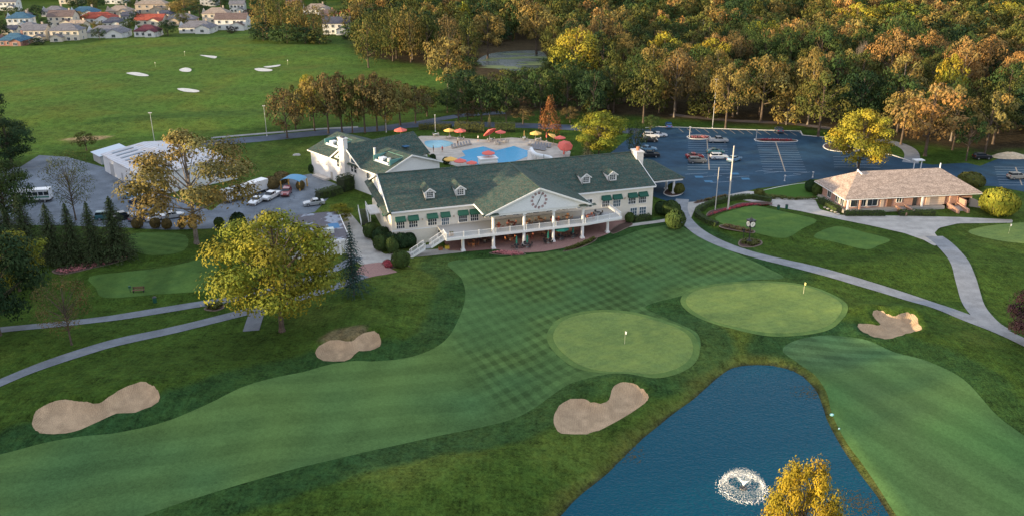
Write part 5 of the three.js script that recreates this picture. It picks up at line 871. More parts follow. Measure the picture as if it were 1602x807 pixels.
tree('small_conifer', 'olive pyramidal tree beside the brown ornamental tree', null, pick('cone', 0), 'olive', 24.9, -274.2, 8.6, 6.9);
// oaks along the access road
[['nearest the tall lamp post', 'brown', -67, -252, 15.8, 10.5], ['second from the tall lamp post', 'olive', -67.2, -263.5, 14.2, 8.6], ['third from the tall lamp post', 'gold', -60.7, -260.9, 17.5, 9.7], ['with the yellow top, standing farther back', 'yellow', -65, -274.2, 15.9, 6.9],
  ['in the middle of the row, darkest crown', 'brown', -55.8, -257.6, 19.2, 11.1], ['fifth in the row, thick double trunk', 'brown', -52, -259.3, 19.2, 9.6], ['sixth in the row', 'olive', -48.7, -258.4, 17.4, 8.8], ['seventh in the row above the chimney', 'brown', -44.8, -258.4, 18.5, 10.7],
  ['eighth in the row', 'brown', -41.5, -260.9, 18.7, 10.4], ['ninth in the row, orange flecked', 'gold', -39, -261.8, 17.2, 10.9], ['tenth in the row, brightest gold', 'gold', -35.3, -268.7, 14.5, 11.6], ['last of the row above the pool house', 'brown', -30.8, -271.4, 12.4, 9.7]]
  .forEach(([l, t, ...q], i) => tree('oak', 'autumn oak by the access road, ' + l, 'oaks along the access road', pick(i % 3 ? 'wide' : 'round', i), t, ...q));
tree('small_tree', 'small yellow flecked tree past the end of the oak row', null, pick('round', 2), 'olive', -28, -281.7, 10.5, 8.4);
tree('small_tree', 'small dark green tree on the lawn past the oak row', null, pick('round', 1), 'dark', -21.7, -287.6, 8.6, 8.1);
tree('stunted_tree', 'stunted tree on the bare patch of the driving range', null, pick('wide', 0), 'olive', -120.1, -237.1, 5.7, 6.1);
// trees one can pick out in and along the woods
const marks = [];
[
  ['tall golden green poplar at the corner of the woods', 'tall', 'olive', -61.7, -374.8, 24, 13.5], ['golden green poplar second from the corner of the woods', 'tall', 'olive', -53.5, -392.7, 24, 13], ['golden green poplar third from the corner of the woods', 'tall', 'gold', -45.4, -391.8, 25, 13],
  ['broad golden tree on the lawn edge left of the marsh', 'round', 'gold', -24.1, -326.8, 21, 17.1], ['golden tree behind the marsh with a spreading crown', 'wide', 'gold', -11.3, -403.7, 22, 18], ['golden brown tree behind the marsh, taller neighbour', 'round', 'gold', 11.7, -417.4, 24, 19.8], ['large bright yellow gold tree beside the marsh', 'round', 'yellow', 24.8, -337.6, 23, 20.6], ['green tree close behind the bright yellow gold one', 'round', 'olive', 34.5, -331.2, 20, 11.1],
  ['pale yellow tree in the woods above the parking lot drive', 'wide', 'gold', 44.9, -341.1, 20, 10.9], ['broad pale yellow tree in the woods beside the orange brown oak', 'wide', 'yellow', 59.9, -344.6, 20, 16.5], ['orange brown oak at the wood edge behind the parked blue car', 'wide', 'orange', 55.3, -288.7, 22, 13.1], ['olive tree at the wood edge above the access road', 'round', 'olive', 41.9, -271.6, 19, 12.8],
  ['yellow tree among greens above the parking lot', 'round', 'yellow', 75.1, -331.2, 20, 14], ['golden brown oak at the wood edge behind the lamp post', 'wide', 'gold', 66.6, -264.5, 21, 12.9], ['broad golden brown oak with five trunks beside it', 'wide', 'gold', 80.1, -274.1, 22, 16.1], ['olive gold oak at the wood edge past the last parking bay', 'wide', 'olive', 91.9, -253.7, 20, 15.8],
  ['large orange tree high on the right of the woods', 'wide', 'orange', 140.8, -323, 24, 18.8], ['orange tree right behind the large orange one', 'wide', 'orange', 159.7, -335.4, 22, 14.1], ['orange brown tree in the upper woods, third of the orange group', 'wide', 'orange', 162.7, -316.3, 22, 13.4], ['orange tree in the upper woods nearest the edge of view', 'wide', 'orange', 176, -322.4, 22, 14.6], ['orange yellow tree cut by the edge of view', 'round', 'orange', 171.5, -293.9, 20, 11.6],
  ['big gold and orange oak at the wood edge above the golf shop', 'wide', 'orange', 114.1, -231.5, 20.7, 17.3], ['gold oak leaning beside the lane into the woods', 'wide', 'gold', 112.7, -244.3, 16.6, 13.1], ['pale yellow tree behind the big gold and orange oak', 'wide', 'yellow', 140.1, -276.5, 22, 9.8], ['yellow crowned tree by the sand heap', 'loose', 'gold', 131.2, -232.9, 18.4, 12.2], ['green tree with bare trunk beside the big oak', 'loose', 'green', 124.6, -237.8, 15.4, 10], ['young green tree on the grass near the black car', 'loose', 'green', 122.8, -226.2, 12.6, 7.8],
  ['yellow green tree in the far woods below the mansion', 'wide', 'yellow', 180, -464, 20, 20.6], ['broad yellow green tree in the far woods', 'round', 'lime', 206.1, -476.5, 20, 23.9], ['bright lime tree in the middle of the woods', 'tall', 'lime', 109.4, -397.3, 18, 10.3], ['bright lime tree, second of the pair in the woods', 'tall', 'lime', 117.5, -397.3, 18, 9.8], ['bright yellow tree by the far right of the woods', 'round', 'yellow', 265.9, -476.5, 20, 27.3],
  ['dark green tree in front of the marsh, nearest the small lawn', 'round', 'green', -17, -270.5, 15, 8.8], ['dark green tree in front of the marsh, second in line', 'round', 'green', -9.8, -271.3, 16, 11.2], ['dark green tree in front of the marsh, third in line', 'round', 'green', -1.8, -271.3, 16, 10.4], ['dark green tree behind the cone shaped tree', 'round', 'green', 9.1, -275.2, 18, 10.6], ['dark green tree between cone shaped tree and access road', 'round', 'green', 17.9, -279.7, 18, 11.1], ['dark green tree at the bend of the access road', 'round', 'dark', 26, -273, 18, 10.1], ['olive green tree behind the dense yellow green tree', 'round', 'olive', 34, -286.7, 18, 10.6],
].forEach(([l, k, t, ...q], i) => { tree(t === 'orange' || t === 'gold' ? 'autumn_tree' : 'woodland_tree', l, 'trees picked out along the woods', pick(k, i), t, ...q); marks.push([q[0], q[1], l]); });
tree('bare_tree', 'leafless grey tree beside the large orange one', null, kinds.bare[0], 'brown', 131.7, -332.1, 22, 10.6, barkPale);
// thicket in the corner of the driving range
[['gold poplar of the range thicket, nearest the maroon shrub', 'tall', 'gold', -130.1, -468.8, 22.2, 14.8], ['gold poplar of the range thicket, second', 'tall', 'olive', -119.5, -458.9, 25.5, 15.1], ['gold poplar of the range thicket, third', 'tall', 'gold', -111.5, -458.9, 22.4, 14.5], ['gold poplar of the range thicket, nearest the white house', 'tall', 'gold', -102.8, -458.9, 18, 14.5],
  ['dark bushy tree at the near foot of the range thicket', 'low', 'dark', -128.2, -454.2, 10.2, 14.4], ['green bushy tree in the middle of the range thicket', 'low', 'green', -114, -447.2, 10.4, 16.8], ['dark bushy tree in the range thicket beside the middle one', 'low', 'dark', -104.9, -447.2, 8.5, 12.9], ['olive bushy tree at the far foot of the range thicket', 'low', 'olive', -97.7, -447.2, 7.9, 14.9]]
  .forEach(([l, k, t, ...q], i) => tree('thicket_tree', l, 'trees of the range thicket', pick(k, i), t, ...q));
// garden trees among the houses
[['dark', 'round', -303.2, -568.4, 9, 8.9, 'round dark tree on the lawn between the houses'], ['dark', 'round', -270.2, -512.5, 6.4, 6.6, 'dark tree beside the brown roofed tall house'], ['dark', 'low', -240.1, -444.9, 4.1, 8.4, 'dark bush tree beside the teal roofed house'], ['olive', 'round', -234.7, -484.3, 6.8, 7.7, 'olive tree beside the low grey hipped house'], ['green', 'round', -214.7, -458.9, 6.5, 6.6, 'green tree in front of the low grey hipped house'],
  ['green', 'round', -216.3, -500.9, 7.7, 10.1, 'large round green tree between red and maroon roofs'], ['dark', 'round', -188.8, -484.3, 8.8, 10.5, 'large dark round tree beside the maroon roofed house'], ['gold', 'round', -239.7, -524.7, 4, 6, 'small golden tree before the dark blue roof'], ['dark', 'round', -278.5, -484.3, 8.8, 4.9, 'dark tree at the edge of view among the houses'], ['green', 'round', -325.6, -572, 7.1, 9.8, 'green tree at the far edge of view among the houses'],
  ['dark', 'wide', -301, -619.6, 7.7, 11.5, 'dark tree at the back above the blue roof'], ['dark', 'wide', -292.5, -628.2, 7.8, 13.4, 'dark tree at the back above the red roof'], ['gold', 'round', -221, -587.1, 9.7, 14.3, 'golden tree at the back beside the broad tan house'], ['gold', 'wide', -212.4, -579.4, 12, 20.7, 'broad golden tree behind the grey hipped house'], ['dark', 'wide', -200.8, -572, 8.7, 16.4, 'dark green tree behind the two storey cream house'],
  ['maroon', 'low', -156.7, -495.2, 4.2, 5.7, 'maroon shrub beside the white over brick house'], ['maroon', 'round', -165.1, -557.7, 7.7, 8, 'maroon tree behind the range thicket'], ['green', 'round', -189, -587.1, 6.5, 7.6, 'small green tree behind the tall narrow white house'], ['olive', 'round', -108.4, -544, 9.1, 7, 'olive tree between the brick and red roofed houses'], ['dark', 'wide', -204.9, -628.2, 8.6, 13.4, 'dark tree at the back beside the pale house'],
  ['dark', 'low', -86.9, -468.8, 4, 7.5, 'dark bush beside the white house with porch'], ['green', 'wide', -264.7, -619.6, 9.4, 15.9, 'green tree at the back behind the tan houses'], ['green', 'wide', -266.4, -655.7, 9, 18.7, 'green tree farthest back behind the tan houses'], ['dark', 'wide', -168.9, -602.9, 11.6, 15.5, 'dark tree at the back above the maroon tree'], ['green', 'round', -103.1, -587.1, 9.7, 16.8, 'green tree behind the red roofed house at the woods']]
  .forEach(([t, k, x, z, h, w, l], i) => tree('garden_tree', l, 'garden trees among the houses', pick(k, i), t, x, z, h, w));

const words = { orange: 'orange', gold: 'golden', lime: 'yellow green', yellow: 'yellow', brown: 'brown', olive: 'olive', green: 'green', dark: 'dark green' };
// each tree of the woods is told by its look and by the picked-out tree it stands next to
const short = l => { const w = l.split(', ')[0].split(' '); return w.length < 6 ? w.join(' ') : w.slice(0, 6).join(' ').replace(/ (the|a|of|in|at|by|on|and|behind|beside|with|above|into|to|between)+$/, ''); };
const taken = {}, asWord = ['', ', second farther back', ', third farther back', ', fourth farther back', ', fifth farther back', ', sixth farther back', ', seventh farther back', ', eighth farther back'];
const describe = (x, z, tone, kind, marks) => { let m = null, best = 1e9; for (const q of marks) { const d = Math.hypot(x - q[0], z - q[1]); if (d < best) { best = d; m = q; } } const dx = x - m[0], dz = z - m[1], rel = Math.abs(dx) > Math.abs(dz) ? (dx > 0 ? 'right of' : 'left of') : (dz < 0 ? 'behind' : 'before'); const l = { round: 'round ', wide: 'broad ', tall: 'tall ', low: 'low ' }[kind] + words[tone] + ' tree ' + rel + ' the ' + short(m[2]), k = taken[l] = (taken[l] ?? -1) + 1; return l + (asWord[k] ?? ', deepest in the wood'); };
{ const r = RNG(616), hm = scene.children.filter(o => o.name.startsWith('house')).map(o => [o.position.x, o.position.z, o.userData.label]), hs = scene.children.filter(o => o.name.startsWith('house')).map(o => [o.position.x, o.position.z]); let n = 0;
  for (let g = 0; g < 900 && n < 44; g++) { const x = -330 + 290 * r(), z = -470 - 270 * r(); if (rangeLawn.sd(x, z, 9) < 8 || Math.abs(x) > 0.62 * -z || hs.some(([a, b]) => Math.abs(x - a) < 9 && z > b - 13 && z < b + 7) || placed.some(q => Math.hypot(q[0] - x, q[1] - z) < 8)) continue; n++; const t = ['dark', 'green', 'olive', 'green', 'gold'][n % 5]; tree('garden_tree', describe(x, z, t, n % 3 ? 'round' : 'low', hm).replace(', deepest in the wood', ', last of several'), 'small garden trees among the houses', pick(n % 3 ? 'round' : 'low', n), t, x, z, 6 + 5 * r(), 6 + 4 * r()); } }
// the woods: the nearest trees singly, the rest as one mass
{
  const r = RNG(2024), spots = [], clear = [marshClear, new Area([[-55.31,-375.19], [-17.44,-359.35], [-23.34,-328.58], [-26.04,-316.16], [-48.86,-328.58]])];
  const hs = scene.children.filter(o => o.name.startsWith('house')).map(o => [o.position.x, o.position.z]);
  const lowZone = new Area([[-22.41,-268.73], [-29.1,-356.34], [-17.87,-368.7], [-14.31,-316.16], [15.72,-316.16], [18.29,-371.92], [44.73,-328.58], [37.84,-274.15]]);
  const lot = new Area([[97.45,-219.89], [109.32,-247.33], [122.01,-252.78], [112.6,-219.89]]);
  for (let z = -236; z > -980; z -= 10.2) for (let x = -230; x < 760; x += 10.2) {
    const px = x + (r() - 0.5) * 8.5, pz = z + (r() - 0.5) * 8.5, q = r();
    if (woodA.sd(px, pz, 50) > -2.5 || clear.some(a => a.has(px, pz)) || lot.has(px, pz)) continue;
    if (Math.abs(px) > 0.66 * -pz + 14) continue;
    if (hs.some(([hx, hz]) => Math.hypot(px - hx, (pz - hz - 12) * 0.45) < 12)) continue;
    if (placed.some(([a, b, w]) => Math.hypot(px - a, pz - b) < 3 + 0.26 * w)) continue;
    spots.push([px, pz, q]);
  }
  // beyond the houses
  for (let z = -700; z > -980; z -= 11) for (let x = -560; x < -100; x += 11) { const px = x + (r() - 0.5) * 9, pz = z + (r() - 0.5) * 9; if (Math.abs(px) < 0.66 * -pz) spots.push([px, pz, r()]); }
  spots.sort((a, b) => Math.hypot(a[0], a[1]) - Math.hypot(b[0], b[1]));
  const toneAt = (x, z, q) => {
    if (lowZone.has(x, z)) return q < 0.15 ? 'olive' : q < 0.75 ? 'green' : 'dark'; const n = vn(0, x / 34, z / 34), warm = sstep(20, 190, x) * 0.5 + 0.25;
    if (q < 0.16 * warm * 2 * n * n) return 'orange'; if (q < 0.10 + 0.3 * warm * n) return 'gold'; if (q < 0.24) return n > 0.72 ? 'lime' : 'brown'; if (q < 0.58) return 'olive'; return q < 0.88 ? 'green' : 'dark';
  };
  const single = spots.slice(0, 230), mass = spots.slice(230), kn = ['round', 'wide', 'round', 'tall', 'wide', 'low'];
  single.forEach(([x, z, q], i) => {
    const t = toneAt(x, z, q), k = lowZone.has(x, z) ? 'round' : kn[Math.floor(q * 97) % kn.length], h = lowZone.has(x, z) ? 9 + 4 * r() : k === 'low' ? 8 + 5 * r() : 11 + 9 * vn(2, x / 20, z / 20) + 4 * r(), w = (k === 'tall' ? 8 : 10) + 4.5 * r();
    tree('woodland_tree', describe(x, z, t, k, marks), 'trees filling the woods', pick(k, i), t, x, z, h, w, q < 0.2 ? barkPale : bark);
  });
  const far = [broadleaf(201, { base: 0.14, clumps: 22, sprays: 1000, leaf: 0.042 }), broadleaf(202, { base: 0.2, clumps: 22, sprays: 1000, leaf: 0.042, shape: 'dome' }), broadleaf(203, { base: 0.1, clumps: 22, sprays: 1000, leaf: 0.04, shape: 'tall' }), broadleaf(204, { base: 0.18, clumps: 24, sprays: 1000, leaf: 0.042, shape: 'dome', open: 0.4 })];
  const white = new THREE.MeshPhysicalMaterial({ specularIntensity: 0.25, vertexColors: true, roughness: 0.8, side: THREE.DoubleSide });
  far.forEach(([tg, lg], v) => {
    const mine = mass.filter((_, i) => i % far.length === v), t2 = tg.clone(), n = t2.attributes.position.count; t2.deleteAttribute('uv');
    t2.setAttribute('color', new THREE.Float32BufferAttribute(Array.from({ length: 3 * n }, () => 1), 3));
    const g = mergeGeometries([t2, lg]), im = new THREE.InstancedMesh(g, white, mine.length), m = new THREE.Matrix4(), c = new THREE.Color();
    mine.forEach(([x, z, q], i) => { const h = 10 + 9 * vn(2, x / 20, z / 20) + 5 * r(), w = 9.5 + 6 * r(); m.compose(v3(x, -0.1, z), new THREE.Quaternion().setFromAxisAngle(v3(0, 1, 0), 6.28 * r()), v3(w, h, w)); im.setMatrixAt(i, m); const k = 0.85 + 0.4 * r(), t = leafTones[toneAt(x, z, q)]; im.setColorAt(i, c.setRGB(t[0] * k, t[1] * k, t[2] * k)); });
    im.name = numbered('far_wood'); im.castShadow = im.receiveShadow = true; tag(im, 'mass of far autumn treetops filling the top of the view', 'woods', 'far woods', 'stuff'); scene.add(im);
  });
}
// tall trees west of the course, outside the view, behind which the sun goes down
{
  const r = RNG(31), n0 = [-118, -128], d = [0.34, 0.93];
  for (let k = -9; k <= 9; k++) for (const row of [0, 1, 2]) { const s = k * 10 + row * 5 + 2 * (r() - 0.5), x = n0[0] - d[0] * s * 1.0 - row * 11 - (k < 0 ? 0 : 6), z = n0[1] - d[1] * s + 3 * (r() - 0.5);
    if (Math.abs(x) < 0.615 * -z * 1.0 + 9) continue; 
    tree('boundary_tree', 'tall green tree of the western boundary row', 'boundary trees west of the course', pick(row ? (k % 2 ? 'round' : 'wide') : 'low', k + 20), r() < 0.5 ? 'green' : 'olive', x, z, row ? 15 + 5 * r() : 11 + 4 * r(), 13 + 4 * r()); }
}

// clipped shrubs and hedges
function shrub(name, label, group, tone, x, z, w, h, seed = 1, cat = 'shrub') {
  const o = thing(name, label, cat, group, x, groundY(x, z), z, seed * 1.7); o.scale.set(w / 2, h, w / 2);
  shrubGeo[seed % 3] ??= (s => { const r = RNG(900 + s), L = new Leaves(r); for (let i = 0; i < 1500; i++) { const a = 2 * PI * r(), c = -0.75 + 1.75 * r(), q = Math.sqrt(Math.max(0, 1 - c * c)), k = 0.9 + 0.14 * vn(1, a * 2 + s, c * 3) + 0.05 * r(); L.add(Math.cos(a) * q * k, 0.48 + 0.5 * c * k, Math.sin(a) * q * k, Math.cos(a) * q, c, Math.sin(a) * q, 0.085, 0.06, 0.75 + 0.5 * vn(2, a * 3, c * 4 + s), 0.2 * (r() - 0.5)); } return L.make(); })(seed % 3);
  const m = mesh('foliage', shrubGeo[seed % 3], leafMat[tone], o); m.userData.kind = 'stuff';
  mesh('stem', stemGeo, bark, o); return o;
}
const shrubGeo = [], stemGeo = mb().cyl(0, -0.02, 0.75, 0, 0.14, 0.08, 6).make();
function hedge(name, label, line, width, h, tone, dens = 26, cat = 'hedge') {
  const pl = line, r = RNG(Math.round(1000 * Math.abs(pl[0][0]))), L = new Leaves(r), B = mb(), o = thing(name, label, cat, null, pl[0][0], groundY(...pl[0]), pl[0][1]);
  for (let i = 0; i < pl.length - 1; i++) {
    const [ax, az] = [pl[i][0] - pl[0][0], pl[i][1] - pl[0][1]], [bx, bz] = [pl[i + 1][0] - pl[0][0], pl[i + 1][1] - pl[0][1]], len = Math.hypot(bx - ax, bz - az), nx = -(bz - az) / len, nz = (bx - ax) / len;
    B.bar(v3(ax, h * 0.42, az), v3(bx, h * 0.42, bz), width * 0.8, h * 0.84);
    const n = Math.round(len * (2 * h + width) * dens);
    for (let k = 0; k < n; k++) { const t = r(), u = r() * (2 * h + width), w = width / 2, e = 0.08 * (vn(1, (ax + t * len) * 1.3, u * 2) - 0.5) * 2; let off, y, nn; if (u < h) { off = -w; y = u; nn = [-nx, 0.2, -nz]; } else if (u < h + width) { off = u - h - w; y = h; nn = [0, 1, 0]; } else { off = w; y = u - h - width; nn = [nx, 0.2, nz]; } off *= 1 + e; y *= 1 + e; L.add(ax + (bx - ax) * t + nx * off, y, az + (bz - az) * t + nz * off, ...nn, 0.13, 0.09, 0.75 + 0.5 * vn(2, (ax + t * len) * 0.9, u * 1.5), 0.2 * (r() - 0.5)); }
  }
  mesh('core', B, hedgeCore, o); const m = mesh('foliage', L.make(), leafMat[tone], o); m.userData.kind = 'stuff'; return o;
}
const hedgeCore = std(0.025, 0.035, 0.014, 1);
[['round clipped bush on the red flower bed by the brick walk', 'box', -20.94, -150.2, 3.61, 3.4], ['round clipped bush at the corner of the clubhouse walk', 'box', 34.62, -172.62, 4.34, 4.2], ['second round bush behind the corner bush of the clubhouse', 'green', 35.17, -180.55, 3.95, 3.6], ['dark bush against the end wall of the clubhouse', 'dark', 33.26, -181.86, 3.13, 3],
  ['small round bush under the right end of the deck', 'box', 25.45, -176.3, 2.07, 2.3], ['dark egg shaped bush beside the service yard', 'dark', -57.05, -169.46, 3.47, 4.6], ['large yellow shrub beside the golf shop', 'lime', 107.8, -181.42, 7.94, 6], ['green shrub in front of the golf shop side wall', 'box', 72.57, -195.46, 3.03, 3.2], ['dark shrub at the corner of the golf shop lawn', 'dark', 71.73, -198.5, 2.76, 3],
  ['olive shrub behind the far end of the golf shop', 'olive', 112.35, -202.69, 6.26, 3.6], ['grassy mound shrub at the tip of the golf shop lawn', 'olive', 58.63, -195.46, 2.42, 1.6], ['bush on the parking island beside the porte cochere', 'olive', 39.81, -196.97, 2.75, 2.6], ['second bush on the island beside the porte cochere', 'box', 38.55, -198.5, 2.15, 2.2],
  ['dark shrub beside the pool house wall', 'dark', -51.8, -215.05, 1.65, 2.2], ['brown shrub beside the box truck', 'brown', -58.29, -200.57, 4.03, 3.2], ['brown shrub beside the pergola', 'brown', -51.19, -200.05, 2.17, 2.4], ['brown shrub on the yard bank', 'brown', -57.16, -205.38, 3.8, 2.2], ['low dark shrub on the bank below the access road', 'brown', -58.55, -210.97, 3.57, 1.4],
  ['round shrub behind the pool wall', 'dark', -21.41, -226.22, 1.73, 2], ['second round shrub behind the pool wall', 'dark', -17.56, -223.01, 2.05, 2]]
  .forEach(([l, t, x, z, w, h], i) => shrub('shrub', l, null, t, x, z, w, h, i));
for (const [i, q] of [[-79.57, -172.62, 2.44], [-75.77, -172.62, 2.17], [-73.17, -172.21, 2.17], [-70.06, -172.21, 1.63], [-67.75, -172.21, 1.63], [-62.31, -173.02, 2.18]].entries()) shrub('round_shrub', 'brown round shrub of the yard hedge, ' + ordinal[i] + ' from the spruces', 'round shrubs along the service yard', i < 5 ? 'brown' : 'box', ...q, 2.3, i);
for (const [i, q] of [[-28.99, -166.77, 3.43], [-26.56, -164.53, 3.65], [-24.28, -161.98, 3.34], [-25.98, -159.5, 3.04], [-22.1, -160.91, 3.32], [-20.51, -161.62, 2.82], [-23.52, -158.11, 2.52]].entries()) shrub('foundation_shrub', 'dark evergreen shrub under the clubhouse corner windows, ' + ordinal[i] + ' from the side stair', 'evergreens at the clubhouse corner', i % 3 ? 'dark' : 'green', ...q, 3.4 - 0.2 * (i % 3), i);
hedge('hedge', 'tall clipped hedge beside the pool house drive', [[-41.16,-198.5], [-38.49,-202.69], [-35.31,-205.38]], 3, 3.6, 'green'); hedge('hedge', 'lower clipped hedge running down from the pool house hedge', [[-45.54,-192.99], [-43.23,-194.96], [-41.28,-197.48]], 2.6, 1.9, 'box');
hedge('hedge', 'clipped hedge curling round the flagpole bed', [[60.14,-190.57], [56.02,-192.99], [52.05,-192.02], [47.78,-189.62], [44.25,-186.82], [41.4,-182.74], [40.93,-179.68], [42.29,-175.47], [43.76,-173.42]], 1.3, 1.15, 'box');
hedge('hedge', 'clipped hedge below the golf shop terrace, nearer the windows', [[73.74,-180.98], [82.52,-180.98]], 1.6, 1.0, 'box'); hedge('hedge', 'clipped hedge below the golf shop terrace, between the brick walls', [[85.77,-180.98], [93.76,-181.42]], 1.6, 1.1, 'box'); hedge('hedge', 'clipped hedge slanting along the side of the golf shop', [[71.4,-190.57], [73.09,-182.74]], 1.6, 1.2, 'box');
hedge('hedge', 'tall hedge behind the pool deck, nearer the pool house', [[-17.44,-260.11], [-12.9,-259.28], [-8.4,-259.28]], 2.6, 3.2, 'olive', 14); hedge('hedge', 'tall hedge behind the pool deck, beyond the narrow conifer', [[-5.29,-260.11], [-2.16,-260.11], [0.98,-260.11]], 2.6, 3.2, 'box', 14);
hedge('hedge', 'loose low hedge along the access road behind the pool house', [[-28.87,-262.64], [-24,-263.5], [-18.78,-262.64]], 2.2, 1.8, 'olive', 14); hedge('hedge', 'clipped hedge in front of the clubhouse end wall', [[26.47,-176.71], [30.33,-178.4]], 1.2, 1.2, 'box');

// ---------------------------------------------------------------- vehicles
const rubber = std(0.012, 0.012, 0.013, 0.9), rimMat = std(0.5, 0.5, 0.52, 0.3, { metalness: 0.8 }), headMat = std(0.75, 0.78, 0.8, 0.1), tailMat = std(0.35, 0.01, 0.012, 0.2), carGlass = std(0.015, 0.022, 0.03, 0.05), trimMat = std(0.02, 0.02, 0.022, 0.6);
const paint = (r, g, b) => new THREE.MeshPhysicalMaterial({ color: new THREE.Color().setRGB(r, g, b), roughness: 0.35, metalness: 0.2, clearcoat: 1, clearcoatRoughness: 0.06 });
const paints = { white: paint(0.72, 0.73, 0.74), black: paint(0.012, 0.013, 0.016), silver: paint(0.42, 0.44, 0.46), grey: paint(0.12, 0.13, 0.14), blue: paint(0.03, 0.12, 0.32), paleblue: paint(0.20, 0.36, 0.50), navy: paint(0.012, 0.03, 0.075), red: paint(0.25, 0.02, 0.02), beige: paint(0.40, 0.37, 0.31), teal: paint(0.03, 0.13, 0.16) };
const extr = (pts, w, bev) => { const s = new THREE.Shape(pts.map(p => new THREE.Vector2(...p))), g = new THREE.ExtrudeGeometry(s, { depth: w - 2 * bev, bevelEnabled: true, bevelThickness: bev, bevelSize: bev, bevelSegments: 2, curveSegments: 6 }); g.translate(0, 0, -(w / 2 - bev)); return g; };
const wheelGeo = (() => { const t = new THREE.CylinderGeometry(0.34, 0.34, 0.24, 18); t.rotateX(PI / 2); const r = new THREE.CylinderGeometry(0.22, 0.22, 0.26, 12); r.rotateX(PI / 2); return [t, r]; })();
const carKinds = {   // side outlines: x forward, y up
  sedan: { L: 4.7, body: [[-2.3, 0.3], [2.3, 0.3], [2.34, 0.62], [1.9, 0.82], [0.95, 0.93], [-1.4, 0.97], [-2.2, 0.93], [-2.34, 0.6]], cab: [[0.95, 0.9], [0.25, 1.38], [-0.95, 1.4], [-1.75, 0.94]], roof: [[0.2, 1.39], [-0.9, 1.41], [-0.9, 1.46], [0.15, 1.44]], ax: 1.42 },
  suv: { L: 4.75, body: [[-2.3, 0.35], [2.3, 0.35], [2.36, 0.75], [2.1, 1.0], [1.05, 1.1], [-2.2, 1.15], [-2.36, 0.7]], cab: [[1.0, 1.05], [0.45, 1.6], [-1.85, 1.64], [-2.24, 1.1]], roof: [[0.42, 1.6], [-1.9, 1.64], [-1.9, 1.73], [0.35, 1.68]], ax: 1.42 },
  pickup: { L: 5.6, body: [[-2.75, 0.45], [2.7, 0.45], [2.76, 0.9], [2.5, 1.08], [1.4, 1.14], [-2.7, 1.14], [-2.78, 0.7]], cab: [[1.35, 1.1], [0.75, 1.72], [-0.75, 1.74], [-0.95, 1.1]], roof: [[0.7, 1.72], [-0.75, 1.74], [-0.75, 1.82], [0.65, 1.79]], ax: 1.75 },
  van: { L: 5.1, body: [[-2.45, 0.35], [2.45, 0.35], [2.5, 0.8], [2.2, 1.05], [1.5, 1.15], [-2.4, 1.2], [-2.5, 0.7]], cab: [[1.5, 1.1], [0.7, 1.7], [-2.1, 1.76], [-2.4, 1.15]], roof: [[0.65, 1.7], [-2.15, 1.76], [-2.15, 1.84], [0.6, 1.78]], ax: 1.5 },
};
const carGeo = {};
